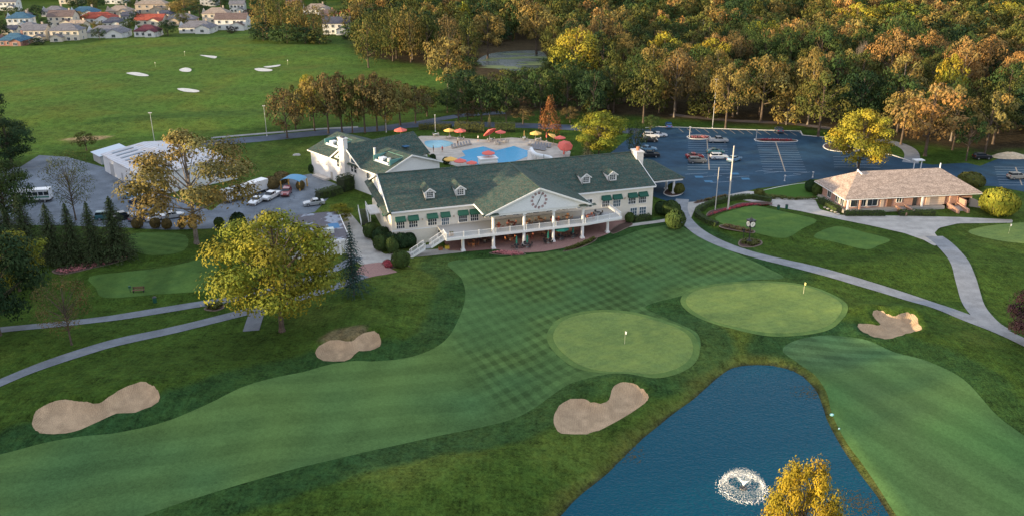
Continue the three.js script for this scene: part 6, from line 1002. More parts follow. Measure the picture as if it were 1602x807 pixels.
function car(kind, colour, label, x, z, turn, group = 'cars parked in the lots') {
  const k = carKinds[kind], o = thing(kind === 'pickup' ? 'pickup_truck' : 'parked_car', label, kind === 'pickup' ? 'pickup' : 'car', group, x, 0.035, z, turn);
  carGeo[kind] ??= { body: extr(k.body, 1.84, 0.07), cab: extr(k.cab, 1.6, 0.05), roof: extr(k.roof, 1.56, 0.03), head: mb().box(-0.06, 0.04, -0.09, 0.09, -0.22, 0.22).make(), bumper: mb().box(-0.08, 0.06, -0.1, 0.1, -0.85, 0.85).make(), pillar: mb().box(-0.06, 0.06, -0.3, 0.3, -0.83, -0.79).box(-0.06, 0.06, -0.3, 0.3, 0.79, 0.83).make(), bed: mb().box(-2.6, -1.05, 1.145, 1.16, -0.76, 0.76).make() };
  const G = carGeo[kind]; mesh('body', G.body, paints[colour], o); mesh('windows', G.cab, carGlass, o); mesh('roof', G.roof, paints[colour], o);
  if (kind === 'pickup') mesh('truck_bed', G.bed, trimMat, o);
  const py = kind === 'sedan' ? 1.15 : 1.38; { const p = mesh('pillar', G.pillar, paints[colour], o); p.position.set(-0.35, py, 0); p.scale.y = kind === 'sedan' ? 0.75 : 0.9; }
  for (const sx of [-1, 1]) for (const sz of [-1, 1]) { const w = mesh('wheel', wheelGeo[0], rubber, o); w.position.set(sx * k.ax, 0.34, sz * 0.83); mesh('rim', wheelGeo[1], rimMat, w); }
  for (const sz of [-1, 1]) { const h = mesh('headlight', G.head, headMat, o); h.position.set(k.L / 2 - 0.03, kind === 'sedan' ? 0.68 : 0.84, sz * 0.66); const t = mesh('taillight', G.head, tailMat, o); t.position.set(-k.L / 2 + 0.04, kind === 'sedan' ? 0.78 : 0.95, sz * 0.68); }
  for (const sx of [-1, 1]) { const b = mesh('bumper', G.bumper, trimMat, o); b.position.set(sx * (k.L / 2), 0.44, 0); }
  return o;
}
[
  ['suv', 'white', 'white estate car nearest the thick flagpole', 56.38, -228.18, 0.05], ['pickup', 'silver', 'silver grey pickup truck beside the planted parking island', 60.29, -246.57, 0.0], ['sedan', 'teal', 'dark teal saloon parked beyond the white estate car', 56.67, -234.26, 0.05], ['suv', 'grey', 'dark car in the near bay with a grey one behind it', 49.69, -224.28, 0.05], ['sedan', 'red', 'dark red saloon half hidden behind the dark car', 49.96, -229.17, 0.05], ['sedan', 'paleblue', 'light blue saloon parked beside the thick flagpole', 60.09, -226.22, 0.75],
  ['suv', 'navy', 'navy car parked alone at the far kerb', 81.68, -259.28, 1.5], ['suv', 'blue', 'bright blue car at the far kerb near the small round tree', 48.88, -265.22, 1.5], ['suv', 'white', 'white car parked behind the narrow shrub tree', 41.57, -252.38, 0.0], ['sedan', 'white', 'white saloon behind the white car', 44.04, -253.57, 0.05], ['sedan', 'black', 'black saloon next to the white car', 40.25, -247.33, 0.0], ['sedan', 'paleblue', 'pale blue saloon behind the clubhouse chimney', 38.37, -237.05, 0.05], ['pickup', 'black', 'black pickup nearest the clubhouse chimney', 37.71, -230.17, 0.0],
  ['suv', 'black', 'black car with silver trim on the grass edge beside the woods', 128.07, -228.18, 0.05], ['suv', 'beige', 'beige estate car at the edge of view beyond the golf shop', 127.35, -209.27, 0.1],
  ['sedan', 'silver', 'silver saloon in the drive beside the flat roofed hall', -45.42, -188.21, 3.5], ['suv', 'red', 'dark red car beside the box truck', -53.6, -195.96, -1.5], ['sedan', 'paleblue', 'light blue saloon beside the barn doors', -89.33, -193.48, 0.1], ['sedan', 'navy', 'navy saloon in front of the light blue one by the barn', -85.83, -189.62, 0.05],
  ['van', 'teal', 'dark teal van behind the last spruce', -88.47, -178.4, 0.2], ['pickup', 'black', 'black pickup beside the teal van', -85.22, -177.98, 0.6], ['suv', 'navy', 'navy car behind the brown round shrubs', -81.28, -177.55, 1.3], ['sedan', 'white', 'white car with blue glass behind the brown round shrubs', -77.68, -177.98, 0.7], ['sedan', 'silver', 'silver saloon under the golden cottonwood', -74.53, -179.25, 0.5],
  ['pickup', 'white', 'white pickup beside the white trailer', -56.47, -192.99, -1.9], ['sedan', 'white', 'white saloon half hidden by the golden cottonwood', -58.99, -189.62, -1.8],
].forEach(([k, c, l, x, z, t]) => car(k, c, l, x, z, t));
{ // box truck, trailer, bus
  const boxTruck = (name, label, x, z, turn, L, m) => { const o = thing(name, label, 'truck', 'work vehicles in the yard', x, 0.035, z, turn); mesh('cargo_box', mb().box(-L / 2, L / 2, 0.7, 3.1, -1.15, 1.15), m, o); mesh('frame', mb().box(-L / 2, L / 2 + 0.2, 0.45, 0.7, -0.8, 0.8), trimMat, o); mesh('rear_door', mb().box(-L / 2 - 0.04, -L / 2, 0.8, 3, -1.05, 1.05), std(0.6, 0.6, 0.6, 0.5), o); for (const sx of [-0.32, 0.36]) for (const sz of [-1, 1]) { const w = mesh('wheel', wheelGeo[0], rubber, o); w.position.set(sx * L, 0.36, sz * 0.95); w.scale.setScalar(1.15); mesh('rim', wheelGeo[1], rimMat, w); } return o; };
  boxTruck('cargo_trailer', 'white box trailer at the edge of the service yard', -61.17, -196.97, 1.0, 6.2, paints.white); boxTruck('cargo_trailer', 'second white trailer behind the golden cottonwood', -64.73, -191.53, 0.9, 5.4, std(0.62, 0.66, 0.7, 0.4));
  const b = boxTruck('bus', 'white bus with green stripe parked behind the spruces', -111.25, -190.57, 0.15, 8.5, paints.white); mesh('stripe', mb().box(-4.2, 4.2, 1.2, 1.5, 1.15, 1.17), std(0.02, 0.2, 0.15, 0.5), b); for (let k = 0; k < 7; k++) mesh('window', mb().box(-4 + k * 1.2, -3 + k * 1.2, 1.8, 2.6, 1.15, 1.18), carGlass, b);
}
{
  const p = [-53.11, -201.62], o = thing('shelter', 'small open shelter with blue curved roof and yellow posts by the pool house drive', 'shelter', null, p[0], 0, p[1], -0.25);
  const s = mb(); for (let k = 0; k < 8; k++) { const a = PI * k / 8, b = PI * (k + 1) / 8, q = t => v3(-2.6 * Math.cos(t), 2.1 + 0.8 * Math.sin(t), 0); s.slab(q(a).add(v3(0, 0, 2)), q(b).add(v3(0, 0, 2)), q(b).add(v3(0, 0, -2)), q(a).add(v3(0, 0, -2)), 0.06); }
  mesh('roof', s, std(0.07, 0.26, 0.45, 0.5), o); for (const x of [-2.5, 2.5]) for (const z of [-1.9, 1.9]) mesh('post', mb().box(x - 0.12, x + 0.12, 0, 2.15, z - 0.12, z + 0.12), std(0.62, 0.36, 0.08, 0.6), o);
}

const sandMat2 = new THREE.MeshStandardMaterial({ map: sandTile, color: new THREE.Color().setRGB(0.85, 0.7, 0.5), roughness: 1 });
// ---------------------------------------------------------------- parking lot: painted bays, islands, lamps
const linePaint = std(0.30, 0.36, 0.42, 0.8), lineWorn = std(0.34, 0.27, 0.20, 0.8), bluePaint = std(0.03, 0.15, 0.27, 0.7);
const strip = (b, [ax, az], [bx, bz], w, y = 0.036) => { const l = Math.hypot(bx - ax, bz - az), nx = -(bz - az) / l * w / 2, nz = (bx - ax) / l * w / 2; b.quad(v3(ax + nx, y, az + nz), v3(bx + nx, y, bz + nz), v3(bx - nx, y, bz - nz), v3(ax - nx, y, az - nz)); };
{
  const mark = (a, b, w, m, y) => { const s = mb(); strip(s, a, b, w, y); return tag(mesh('bay_line', s, m), null, null, null, 'structure'); };
  const rows = (far, near, half, n) => { for (let k = 0; k <= n; k++) { const t = k / n, x = lerp(far[0], near[0], t), z = lerp(far[1], near[1], t); mark([x - half, z - 0.25], [x + half, z + 0.25], 0.16, linePaint, 0.036); } mark(far, near, 0.3, lineWorn, 0.041); };
  rows([57.75, -250.03], [51.49, -217.45], 5.6, 13); rows([77.31, -247.33], [70.79, -215.65], 5.6, 13); rows([94.36, -230.17], [91.06, -219.89], 6, 4); rows([132.8, -219.89], [125.61, -203.76], 5.5, 7);
  const a = [51.91, -264.35], b = [87.87, -259.69]; for (let k = 0; k < 15; k++) { const x = lerp(a[0], b[0], k / 14), z = lerp(a[1], b[1], k / 14); mark([x, z], [x + 0.5, z + 5.2], 0.2, lineWorn, 0.036); }
  for (const [px, pz] of [[47.52, -210.97], [49.11, -207.03], [57.3, -213.87], [58.93, -209.27]]) mark([px - 1, pz], [px + 1, pz], 1.6, bluePaint, 0.037);
  for (const q of [[47.44, -213.87], [50.56, -211.55], [54.83, -213.87], [57.41, -210.97], [52.34, -206.48]]) mark([q[0] - 3, q[1] + 0.6], [q[0] + 3, q[1] - 0.6], 0.14, linePaint, 0.036);
  for (const q of [[65.65, -216.84], [67.48, -215.05], [71.54, -212.12], [74.72, -214.46]]) mark([q[0] - 2.5, q[1] + 0.9], [q[0] + 2.5, q[1] - 0.9], 0.14, linePaint, 0.038);
}
const edging = std(0.16, 0.12, 0.09, 0.95);
function kerbed(name, label, poly, inner, h = 0.14, cat = 'kerb') {   // a kerb ring with planted or paved ground inside
  const c = poly.reduce((a, q) => [a[0] + q[0] / poly.length, a[1] + q[1] / poly.length], [0, 0]), o = thing(name, label, cat, null, c[0], groundY(...c), c[1]);
  const P = smooth(poly, 4).map(([x, z]) => [x - c[0], z - c[1]]); let area = 0; P.forEach((p, i) => { const q = P[(i + 1) % P.length]; area += p[0] * q[1] - p[1] * q[0]; }); if (area > 0) P.reverse();
  const k = mb(), e = mb(), sc = (p, d) => { const l = Math.hypot(...p); return [p[0] * (1 - d / l), p[1] * (1 - d / l)]; };
  P.forEach((p, i) => { const q = P[(i + 1) % P.length], pi = sc(p, 0.28), qi = sc(q, 0.28), V = (a, y) => v3(a[0], y, a[1]); k.quad(V(p, 0), V(q, 0), V(q, h), V(p, h)).quad(V(p, h), V(q, h), V(qi, h), V(pi, h)); e.tri(v3(0, h - 0.02, 0), V(pi, h - 0.03), V(qi, h - 0.03)); });
  mesh('kerb', k, h > 0.11 ? kerbMat : edging, o); mesh('bed', e, inner, o); return o;
}
const mulch = std(0.075, 0.042, 0.032, 1), lawnMat = new THREE.MeshPhysicalMaterial({ color: new THREE.Color().setRGB(0.055, 0.12, 0.022), roughness: 0.95, specularIntensity: 0.1 }), redBed = std(0.07, 0.035, 0.028, 1);
kerbed('parking_island', 'planted parking island behind the silver pickup', [[52.47,-253.57], [54.89,-255.18], [58.96,-254.37], [59.13,-251.59], [56.52,-250.03], [52.89,-250.81]], mulch, 0.16, 'island'); kerbed('parking_island', 'long planted parking island under the woods', [[71.65,-250.03], [73.75,-250.81], [80.27,-250.42], [83.89,-249.25], [83.49,-247.33], [79.15,-246.57], [72.82,-247.33]], mulch, 0.16, 'island'); kerbed('parking_island', 'kerbed island beside the bright yellow tree', [[89.41,-242.09], [92.26,-245.06], [96.85,-241.36], [97.98,-237.05], [92.98,-235.65], [89.4,-237.76]], mulch, 0.16, 'island'); kerbed('parking_island', 'kerbed island with bushes beside the porte cochere', [[36.15,-196.97], [38.56,-202.15], [41.76,-204.3], [41.76,-200.05], [40.24,-195.96], [37.55,-194.46]], mulch, 0.16, 'island');
{
  const lawn = (label, poly) => kerbed('lawn_island', label, poly, lawnMat, 0.12, 'lawn');
  lawn('small kerbed lawn between parking lot and golf shop', [[57.81,-196.97], [62.63,-200.57], [67.68,-203.49], [72.99,-205.38], [75.73,-202.69], [74.22,-194.96], [71.37,-192.74], [65.61,-192.5], [60.65,-193.48]]);
  const kb = (label, line) => { const o = thing('kerb', label, 'kerb', null, 0, 0, 0), m = mb(); for (let i = 0; i < line.length - 1; i++) m.bar(v3(line[i][0], 0.07, line[i][1]), v3(line[i + 1][0], 0.07, line[i + 1][1]), 0.3, 0.16); mesh('kerb_stones', m, kerbMat, o); };
  kb('pale kerb along the far side of the parking lot', [[41.63,-264.79], [45.89,-266.52], [51.75,-265.65], [70.98,-262.64], [88.72,-260.53]]); kb('pale kerb stepping round the parking lot corner', [[88.72,-260.53], [87.63,-255.18], [94.57,-252.38]]); kb('pale kerb along the lane below the woods', [[98.78,-239.19], [105.4,-231.86], [107.6,-225.89]]);
  // beds
  const bed = (label, poly, m, cat = 'flower bed') => kerbed('flower_bed', label, poly, m, 0.1, cat);
  bed('red flower bed beside the round bush and brick walk', [[-24.74,-152.43], [-24.03,-154.4], [-22.35,-152.76], [-19.45,-150.83], [-18.85,-148.64], [-20.92,-148.02], [-23.1,-149.26]], redBed); bed('curved red flower bed in front of the flagpoles', [[42.67,-179.25], [44.4,-182.74], [49.02,-185.44], [52.3,-188.21], [57.24,-189.15], [59.78,-188.21], [55.04,-186.36], [50.97,-184.53], [47.68,-182.74], [44.77,-180.55]], redBed); bed('round planted bed under the street clock', [[45.74,-163.07], [47.02,-165.64], [49.18,-166.4], [50.85,-165.27], [50.65,-163.07], [48.5,-161.27], [46.2,-161.27]], mulch); bed('narrow flower bed along the edge of the patio', [[-4.53,-158.11], [-1.39,-159.15], [1.76,-158.46], [2.63,-157.08], [-0.12,-156.74], [-2.88,-157.08]], redBed); bed('narrow hedge bed curving along the patio end', [[9.98,-158.8], [12.69,-161.62], [16.24,-165.64], [17.66,-166.77], [16.51,-164.16], [13.26,-160.55]], mulch);
  bed('long bark bed under the row of spruces', [[-86,-148.64], [-83.92,-151.79], [-80.08,-154.07], [-78.16,-156.74], [-74.14,-156.07], [-75.83,-152.76], [-78.95,-150.2], [-82.87,-147.1]], mulch); bed('bed along the edge of the parking lot by the flagpoles', [[42.32,-190.33], [46.29,-192.99], [51.11,-195.71], [51.18,-194.71], [46.28,-191.53], [42.53,-189.15]], mulch); bed('low planted bed below the hedge of the tee', [[43.99,-172.62], [46.12,-173.02], [48.35,-171.02], [50.64,-169.46], [49.97,-167.91], [46.63,-169.46], [44.31,-171.02]], mulch); bed('mulched bed below the far end of the deck', [[20.7,-170.63], [22.91,-174.64], [25.45,-176.3], [25.93,-174.64], [23.48,-171.42], [21.2,-169.07]], mulch); bed('small bed beside the cart path junction', [[-52.12,-132.1], [-51.19,-133.9], [-49.52,-134.16], [-48.82,-132.61], [-50.04,-131.34]], mulch);
}
// flowers and low plants in the beds: too many to count
{
  const flower = (label, poly, tones, n, h, seed) => { const A = new Area(poly), r = RNG(seed), L = new Leaves(r); let k = 0, guard = 0; while (k < n && guard++ < 40 * n) { const x = lerp(A.x0, A.x1, r()), z = lerp(A.z0, A.z1, r()); if (!A.has(x, z)) continue; k++; for (let q = 0; q < 5; q++) L.add(x + (r() - 0.5) * 0.4, groundY(x, z) + 0.1 + h * r(), z + (r() - 0.5) * 0.4, 0, 1, 0, 0.16, 0.12, 0.8 + 0.5 * r(), 0); } const m = mesh('bedding_plants', L.make(), tones); tag(m, label, 'flowers', null, 'stuff'); };
  const redM = new THREE.MeshStandardMaterial({ color: new THREE.Color().setRGB(0.26, 0.025, 0.035), vertexColors: true, roughness: 0.8, side: THREE.DoubleSide }), pinkM = new THREE.MeshStandardMaterial({ color: new THREE.Color().setRGB(0.45, 0.16, 0.16), vertexColors: true, roughness: 0.8, side: THREE.DoubleSide });
  flower('red bedding flowers by the brick walk', [[-24.62,-152.43], [-23.99,-154.07], [-23,-152.11], [-22.71,-149.88], [-23.55,-149.88]], redM, 120, 0.3, 1); flower('dark red bedding flowers below the flagpoles', [[42.67,-179.25], [44.4,-182.74], [49.02,-185.44], [52.3,-188.21], [57.24,-189.15], [59.78,-188.21], [55.04,-186.36], [50.97,-184.53], [47.68,-182.74], [44.77,-180.55]], redM, 420, 0.35, 2); flower('low green plants in the clock bed', [[46.22,-163.43], [47.45,-165.27], [50.23,-164.9], [50.26,-163.07], [48.34,-161.62]], leafMat.olive, 160, 0.5, 3); flower('rusty flowers along the patio edge', [[-4.28,-158.11], [-1.39,-158.8], [1.76,-158.11], [2.13,-157.08], [-0.12,-156.74]], pinkM, 130, 0.3, 4); flower('low hedge plants curving along the patio end', [[10.25,-159.15], [12.95,-161.62], [16.21,-165.27], [17.23,-166.4], [16.25,-164.16], [13.28,-160.91]], leafMat.olive, 200, 0.6, 5); flower('shrubby plants in the junction bed', [[-51.99,-132.35], [-50.88,-133.64], [-49.66,-133.9], [-49.25,-132.61], [-50.12,-131.6]], leafMat.olive, 110, 0.9, 6);
  flower('low shrubs on the planted island behind the silver pickup', [[53.27,-252.78], [58.4,-253.57], [58.29,-251.2], [53.73,-251.2]], pinkM, 60, 0.5, 7); flower('low red shrubs on the long parking island', [[73.06,-249.64], [82.64,-248.86], [82.18,-247.33], [73.4,-248.09]], redM, 110, 0.5, 8); flower('ground cover in the spruce bed', [[-85.68,-148.95], [-83.77,-151.47], [-79.94,-153.74], [-77.87,-156.07], [-74.62,-155.73], [-75.97,-153.08], [-79.1,-150.51], [-82.93,-147.71]], pinkM, 160, 0.25, 9); flower('low plants along the golf shop lawn', [[59.07,-195.96], [61.21,-195.46], [65.76,-192.99], [71.61,-193.48], [71,-192.5], [65.32,-191.53], [59.77,-192.99]], leafMat.olive, 220, 0.5, 10); flower('plants in the low bed below the tee hedge', [[44.13,-172.62], [46.03,-172.62], [48.25,-170.63], [50.14,-169.07], [49.8,-168.3], [46.72,-169.84]], leafMat.brown, 130, 0.5, 11); flower('shrubby cover on the bed by the parking lot', [[42.57,-190.1], [46.18,-192.5], [50.9,-195.46], [50.94,-194.96], [46.38,-192.02]], leafMat.brown, 90, 0.4, 12);
}

// ---------------------------------------------------------------- poles, flags, clock, bench, fountain
const poleMat = std(0.55, 0.52, 0.48, 0.5), flagCloth = std(0.7, 0.68, 0.2, 0.8), flagWhite = std(0.8, 0.8, 0.8, 0.8);
function pole(name, label, x, z, h, r, m = poleMat, cat = 'pole', y = groundY(x, z)) { const o = thing(name, label, cat, null, x, y, z); mesh('shaft', mb().cyl(0, 0, h, 0, r, r * 0.6, 10), m, o); mesh('foot', mb().cyl(0, 0, 0.25, 0, r * 2.2, r * 1.6, 10), m, o); mesh('cap', mb().cyl(0, h, h + 0.18, 0, r * 0.9, r * 0.2, 8), m, o); return o; }
pole('flagpole', 'tall thick pale flagpole in the curved red bed', 48.46, -183.64, 14.6, 0.2); pole('flagpole', 'thinner shorter flagpole beside the thick one', 45.49, -183.19, 10.2, 0.11);
function lampPost(label, x, z, h, arm) { const o = pole('lamp_post', label, x, z, h, 0.1, std(0.5, 0.5, 0.5, 0.5), 'lamp post'); const l = mesh('lamp_head', mb().box(-arm, arm, h + 0.05, h + 0.22, -0.18, 0.18), std(0.5, 0.5, 0.5, 0.5), o); return o; }
lampPost('tall lamp post in front of the woods behind the parking lot', 62.55, -264.79, 15, 0.5); lampPost('tall lamp post beside the access road on the range side', -73.74, -254.37, 9, 0.4); lampPost('tall lamp post behind the barn', -104.53, -246.57, 8.6, 0.5); lampPost('short white lamp post on the pickup island', 52.93, -251.99, 3.2, 0.25); lampPost('short white lamp post on the long island', 71.71, -248.09, 3.2, 0.25); lampPost('short lamp post on the pool lawn edge', -23.52, -260.11, 5, 0.2); lampPost('short lamp post at the corner of the pool hedge', -38.5, -259.28, 5, 0.2); lampPost('low white bollard light near the golf shop lawn', 68.17, -207.31, 1.3, 0.2); lampPost('low bollard light nearer the golf shop roof', 76.2, -210.4, 1.3, 0.2);
function pin(label, x, z, m) { const y = groundY(x, z) + 0.045, o = thing('flagstick', label, 'flagstick', 'flagsticks on the greens', x, y, z); mesh('stick', mb().cyl(0, 0, 2.2, 0, 0.024, 0.02, 6), std(0.75, 0.72, 0.5, 0.5), o); mesh('flag', mb().hull([v3(0.02, 1.75, 0), v3(0.2, 1.7, 0.1), v3(0.16, 1.68, 0.14), v3(0.02, 1.72, 0.03)], [v3(0.02, 2.18, 0), v3(0.26, 2.1, 0.1), v3(0.2, 2.08, 0.14), v3(0.02, 2.16, 0.03)]), m, o); mesh('hole', mb().cyl(0, 0.002, 0.006, 0, 0.06, 0.06, 10), darkMetal, o); }
pin('white flagstick on the green beside the kidney bunker', 17.29, -118.02, flagWhite); pin('yellow flagstick on the green below the cart path', 50.93, -137.61, flagCloth); pin('small flagstick on the practice green', 103.74, -169.07, flagWhite); pin('range flag left of the small round range bunker', -152.29, -371.92, flagWhite); pin('range flag above the farthest range bunker', -150.84, -403.43, flagWhite); pin('range flag past the thin strip of sand', -97.8, -380.2, flagWhite);
{ // street clock with four lit-looking white dials on an iron post
  const p = [48.03, -163.43], o = thing('street_clock', 'black iron street clock with white round dials on the planted bed', 'clock', null, p[0], groundY(...p), p[1], 0.35);
  mesh('post', mb().box(-0.4, 0.4, 0, 0.7, -0.4, 0.4).cyl(0, 0.7, 1.1, 0, 0.3, 0.16, 12).cyl(0, 1.1, 3.4, 0, 0.12, 0.1, 12).cyl(0, 3.4, 3.6, 0, 0.18, 0.3, 12), darkMetal, o);
  const hd = mesh('clock_head', mb().box(-0.62, 0.62, 3.6, 4.95, -0.62, 0.62).box(-0.74, 0.74, 4.95, 5.08, -0.74, 0.74).cyl(0, 5.08, 5.5, 0, 0.42, 0.1, 10).cyl(0, 5.5, 5.95, 0, 0.07, 0.02, 6), darkMetal, o);
  const dg = new THREE.CylinderGeometry(0.55, 0.55, 0.05, 24); dg.rotateX(PI / 2); const hg = mb().box(-0.03, 0.03, -0.05, 0.36, 0.03, 0.05).make(), dial = std(0.86, 0.82, 0.70, 0.4);
  for (let k = 0; k < 4; k++) { const a = k * PI / 2, d = mesh('dial', dg, dial, hd); d.position.set(0.64 * Math.sin(a), 4.28, 0.64 * Math.cos(a)); d.rotation.y = a; const h1 = mesh('hand', hg, darkMetal, d); h1.rotation.z = -0.5; const h2 = mesh('hand', hg, darkMetal, d); h2.rotation.z = 2.6; h2.scale.y = 0.7; }
  const s = [47.42, -165.64], q = thing('sign_post', 'slim dark signpost beside the street clock', 'post', null, s[0], groundY(...s), s[1]); mesh('shaft', mb().cyl(0, 0, 2.4, 0, 0.05), darkMetal, q); mesh('panel', mb().box(-0.2, 0.2, 1.6, 2.3, -0.03, 0.03), darkMetal, q);
}
{ const p = [-65.34, -137.88], o = thing('park_bench', 'wooden park bench on the mown tee above the upper path', 'bench', null, p[0], groundY(...p), p[1], 0.15); for (let k = 0; k < 3; k++) { mesh('seat_slat', mb().box(-1, 1, 0.43, 0.47, -0.24 + k * 0.17, -0.1 + k * 0.17), woodBrown, o); mesh('back_slat', mb().box(-1, 1, 0.56 + k * 0.15, 0.67 + k * 0.15, -0.34, -0.3), woodBrown, o); } for (const x of [-0.85, 0.85]) mesh('leg', mb().box(x - 0.04, x + 0.04, 0, 0.44, -0.3, 0.26).box(x - 0.04, x + 0.04, 0.44, 1, -0.3, -0.25), darkMetal, o);
  const b = [-66.79, -137.88], t = thing('ball_washer', 'small dark ball washer post beside the park bench', 'ball washer', null, b[0], groundY(...b), b[1]); mesh('post', mb().cyl(0, 0, 0.9, 0, 0.05), darkMetal, t); mesh('box', mb().box(-0.18, 0.18, 0.8, 1.2, -0.15, 0.15), std(0.03, 0.1, 0.06, 0.5), t);
  for (const [i, [x, z]] of [[62.18, -185.44], [59.91, -184.08], [-61.31, -134.68]].entries()) { const l = ['green litter bin on the concrete above the tee', 'green ball washer on the tee edge below the litter bin', 'green litter bin beside the upper cart path'][i], q = thing('litter_bin', l, 'bin', null, x, groundY(x, z), z); mesh('drum', mb().cyl(0, 0, 0.95, 0, 0.3, 0.34, 12), std(0.015, 0.09, 0.06, 0.5), q); mesh('lid', mb().cyl(0, 0.95, 1.1, 0, 0.36, 0.2, 12), darkMetal, q); }
  for (const [i, [x, z]] of [[42.92, -99.56], [42.66, -96.15]].entries()) { const q = thing('marker_disc', i ? 'small pale yardage marker on the pond fairway, farther from the green' : 'pale turquoise drain cover at the edge of the pond fairway', 'marker', null, x, groundY(x, z), z); mesh('disc', mb().cyl(0, 0, 0.12, 0, i ? 0.14 : 0.3, i ? 0.12 : 0.26, 14), std(0.25, 0.6, 0.55, 0.5), q); mesh('rim', mb().cyl(0, 0.12, 0.15, 0, 0.1, 0.08, 10), flagWhite, q); }
}
{ // pond fountain: nozzle float and spray
  const p = [27.17, -84.08], o = thing('fountain', 'pond fountain throwing a ring of white spray', 'fountain', null, p[0], -0.62, p[1]);
  mesh('float', mb().cyl(0, -0.1, 0.14, 0, 0.5, 0.42, 16).cyl(0, 0.14, 0.4, 0, 0.12, 0.08, 10), darkMetal, o);
  const r = RNG(77), P = [], g0 = new THREE.OctahedronGeometry(1, 0).attributes.position.array;
  const drop = (x, y, z, s) => { for (let i = 0; i < g0.length; i += 3) P.push(x + g0[i] * s, y + g0[i + 1] * s * 1.5, z + g0[i + 2] * s); };
  for (let i = 0; i < 7500; i++) { const a = 2 * PI * r(), v = 0.96 + 0.1 * (r() + r() - 1), vr = 2.35 * v, vy = 5.3 * v, t = i % 3 ? Math.pow(r(), 0.9) * 1.08 : 0.86 + 0.26 * r(), y = 0.35 + vy * t - 4.9 * t * t; if (y < 0) { const q = 2.65 + 0.4 * (r() + r() - 1); drop(Math.cos(a) * q, 0.02 + 0.2 * r() * r(), Math.sin(a) * q, 0.014 + 0.026 * r()); continue; } if (t > 0.35 && t < 0.85 && r() < 0.55) continue; drop(Math.cos(a) * vr * t + 0.05 * (r() - 0.5), y, Math.sin(a) * vr * t + 0.05 * (r() - 0.5), 0.006 + 0.013 * r()); }
  for (let i = 0; i < 700; i++) { const a = 2 * PI * r(), q = 2.65 + 0.6 * (r() + r() + r() - 1.5); drop(Math.cos(a) * q, 0.015 + 0.05 * r(), Math.sin(a) * q, 0.01 + 0.024 * r()); }
  const g = new THREE.BufferGeometry(); g.setAttribute('position', new THREE.Float32BufferAttribute(P, 3)); g.computeVertexNormals();
  const m = mesh('spray', g, std(0.85, 0.90, 0.95, 0.3), o); m.userData.kind = 'stuff';
  // weed showing at the surface
  const L = new Leaves(RNG(5)); for (const [cx, cz] of [[14.09, -90.96], [39.18, -81.93], [39.86, -80.43], [41.98, -105.91]]) for (let k = 0; k < 160; k++) { const q = RNG(k * 7 + Math.round(cx * 10)); L.add(cx + (q() + q() - 1) * 3.0, -0.6, cz + (q() + q() - 1) * 2.4, 0, 4, 0, 0.14, 0.05, 0.8, 0); }
  tag(mesh('pond_weed', L.make(), leafMat.brown), 'thin brown weed floating near the pond banks', 'water weed', null, 'stuff');
}

// ---------------------------------------------------------------- pool
const poolBlue = new THREE.MeshPhysicalMaterial({ color: new THREE.Color().setRGB(0.05, 0.34, 0.58), roughness: 0.08, bumpMap: ripple, bumpScale: 0.05, ior: 1.33 }), poolPale = new THREE.MeshPhysicalMaterial({ color: new THREE.Color().setRGB(0.20, 0.46, 0.60), roughness: 0.08, bumpMap: ripple, bumpScale: 0.05 });
flat('pool_deck', [[-28.75,-251.99], [-27.46,-254.37], [-20.16,-254.37], [-13.86,-251.2], [-7.74,-249.64], [-0.19,-252.38], [7.74,-249.64], [14.58,-243.57], [16.48,-235.65], [15.45,-227.52], [6.56,-219.89], [-3.52,-218.66], [-13.63,-219.89], [-19.07,-224.92], [-23.7,-234.26]], 0.05, poolDeckMat, 'pale paved deck round the swimming pools', 'pool deck');
flat('swimming_pool', [[-15.45,-227.52], [-12.87,-231.52], [-14.21,-236.7], [-8.25,-241.72], [-4.5,-237.05], [-3.08,-238.47], [0.55,-242.09], [5.9,-234.95], [4.03,-230.17], [1.9,-226.87], [-1.87,-222.38], [-10.37,-222.38]], 0.09, poolBlue, 'large bright blue swimming pool behind the clubhouse', 'pool');
flat('paddling_pool', smooth([[-25.65,-247.33], [-22.78,-248.86], [-19.55,-248.48], [-17.08,-245.06], [-18.52,-241.72], [-22.03,-239.91], [-24.35,-241.36]], 3), 0.09, poolPale, 'shallow pale blue paddling pool beside the pool house', 'pool');
const coral = std(0.72, 0.145, 0.11, 0.8), sunny = std(0.80, 0.47, 0.12, 0.8), forest = std(0.012, 0.16, 0.12, 0.8), frameGrey = std(0.30, 0.30, 0.30, 0.5), slingGrey = std(0.22, 0.22, 0.235, 0.8);
const canopyGeo = (() => { const m = mb(), R = 1.65; for (let k = 0; k < 8; k++) { const a = -2 * PI * k / 8, b = -2 * PI * (k + 1) / 8, p = (t, r, y) => v3(r * Math.cos(t), y, r * Math.sin(t)); m.tri(p(a, R, 0), p(b, R, 0), v3(0, 0.62, 0)).tri(p(b, R, -0.02), p(a, R, -0.02), v3(0, 0.58, 0)).quad(p(a, R, -0.18), p(b, R, -0.18), p(b, R, 0), p(a, R, 0)); } return m.make(); })();
const closedGeo = mb().cyl(0, -1.2, 0, 0, 0.22, 0.14, 8).cyl(0, 0, 0.35, 0, 0.14, 0.03, 8).make(), poleGeo = mb().cyl(0, 0, 2.4, 0, 0.035, 0.035, 6).make(), baseGeo = mb().cyl(0, 0, 0.12, 0, 0.32, 0.28, 10).make();
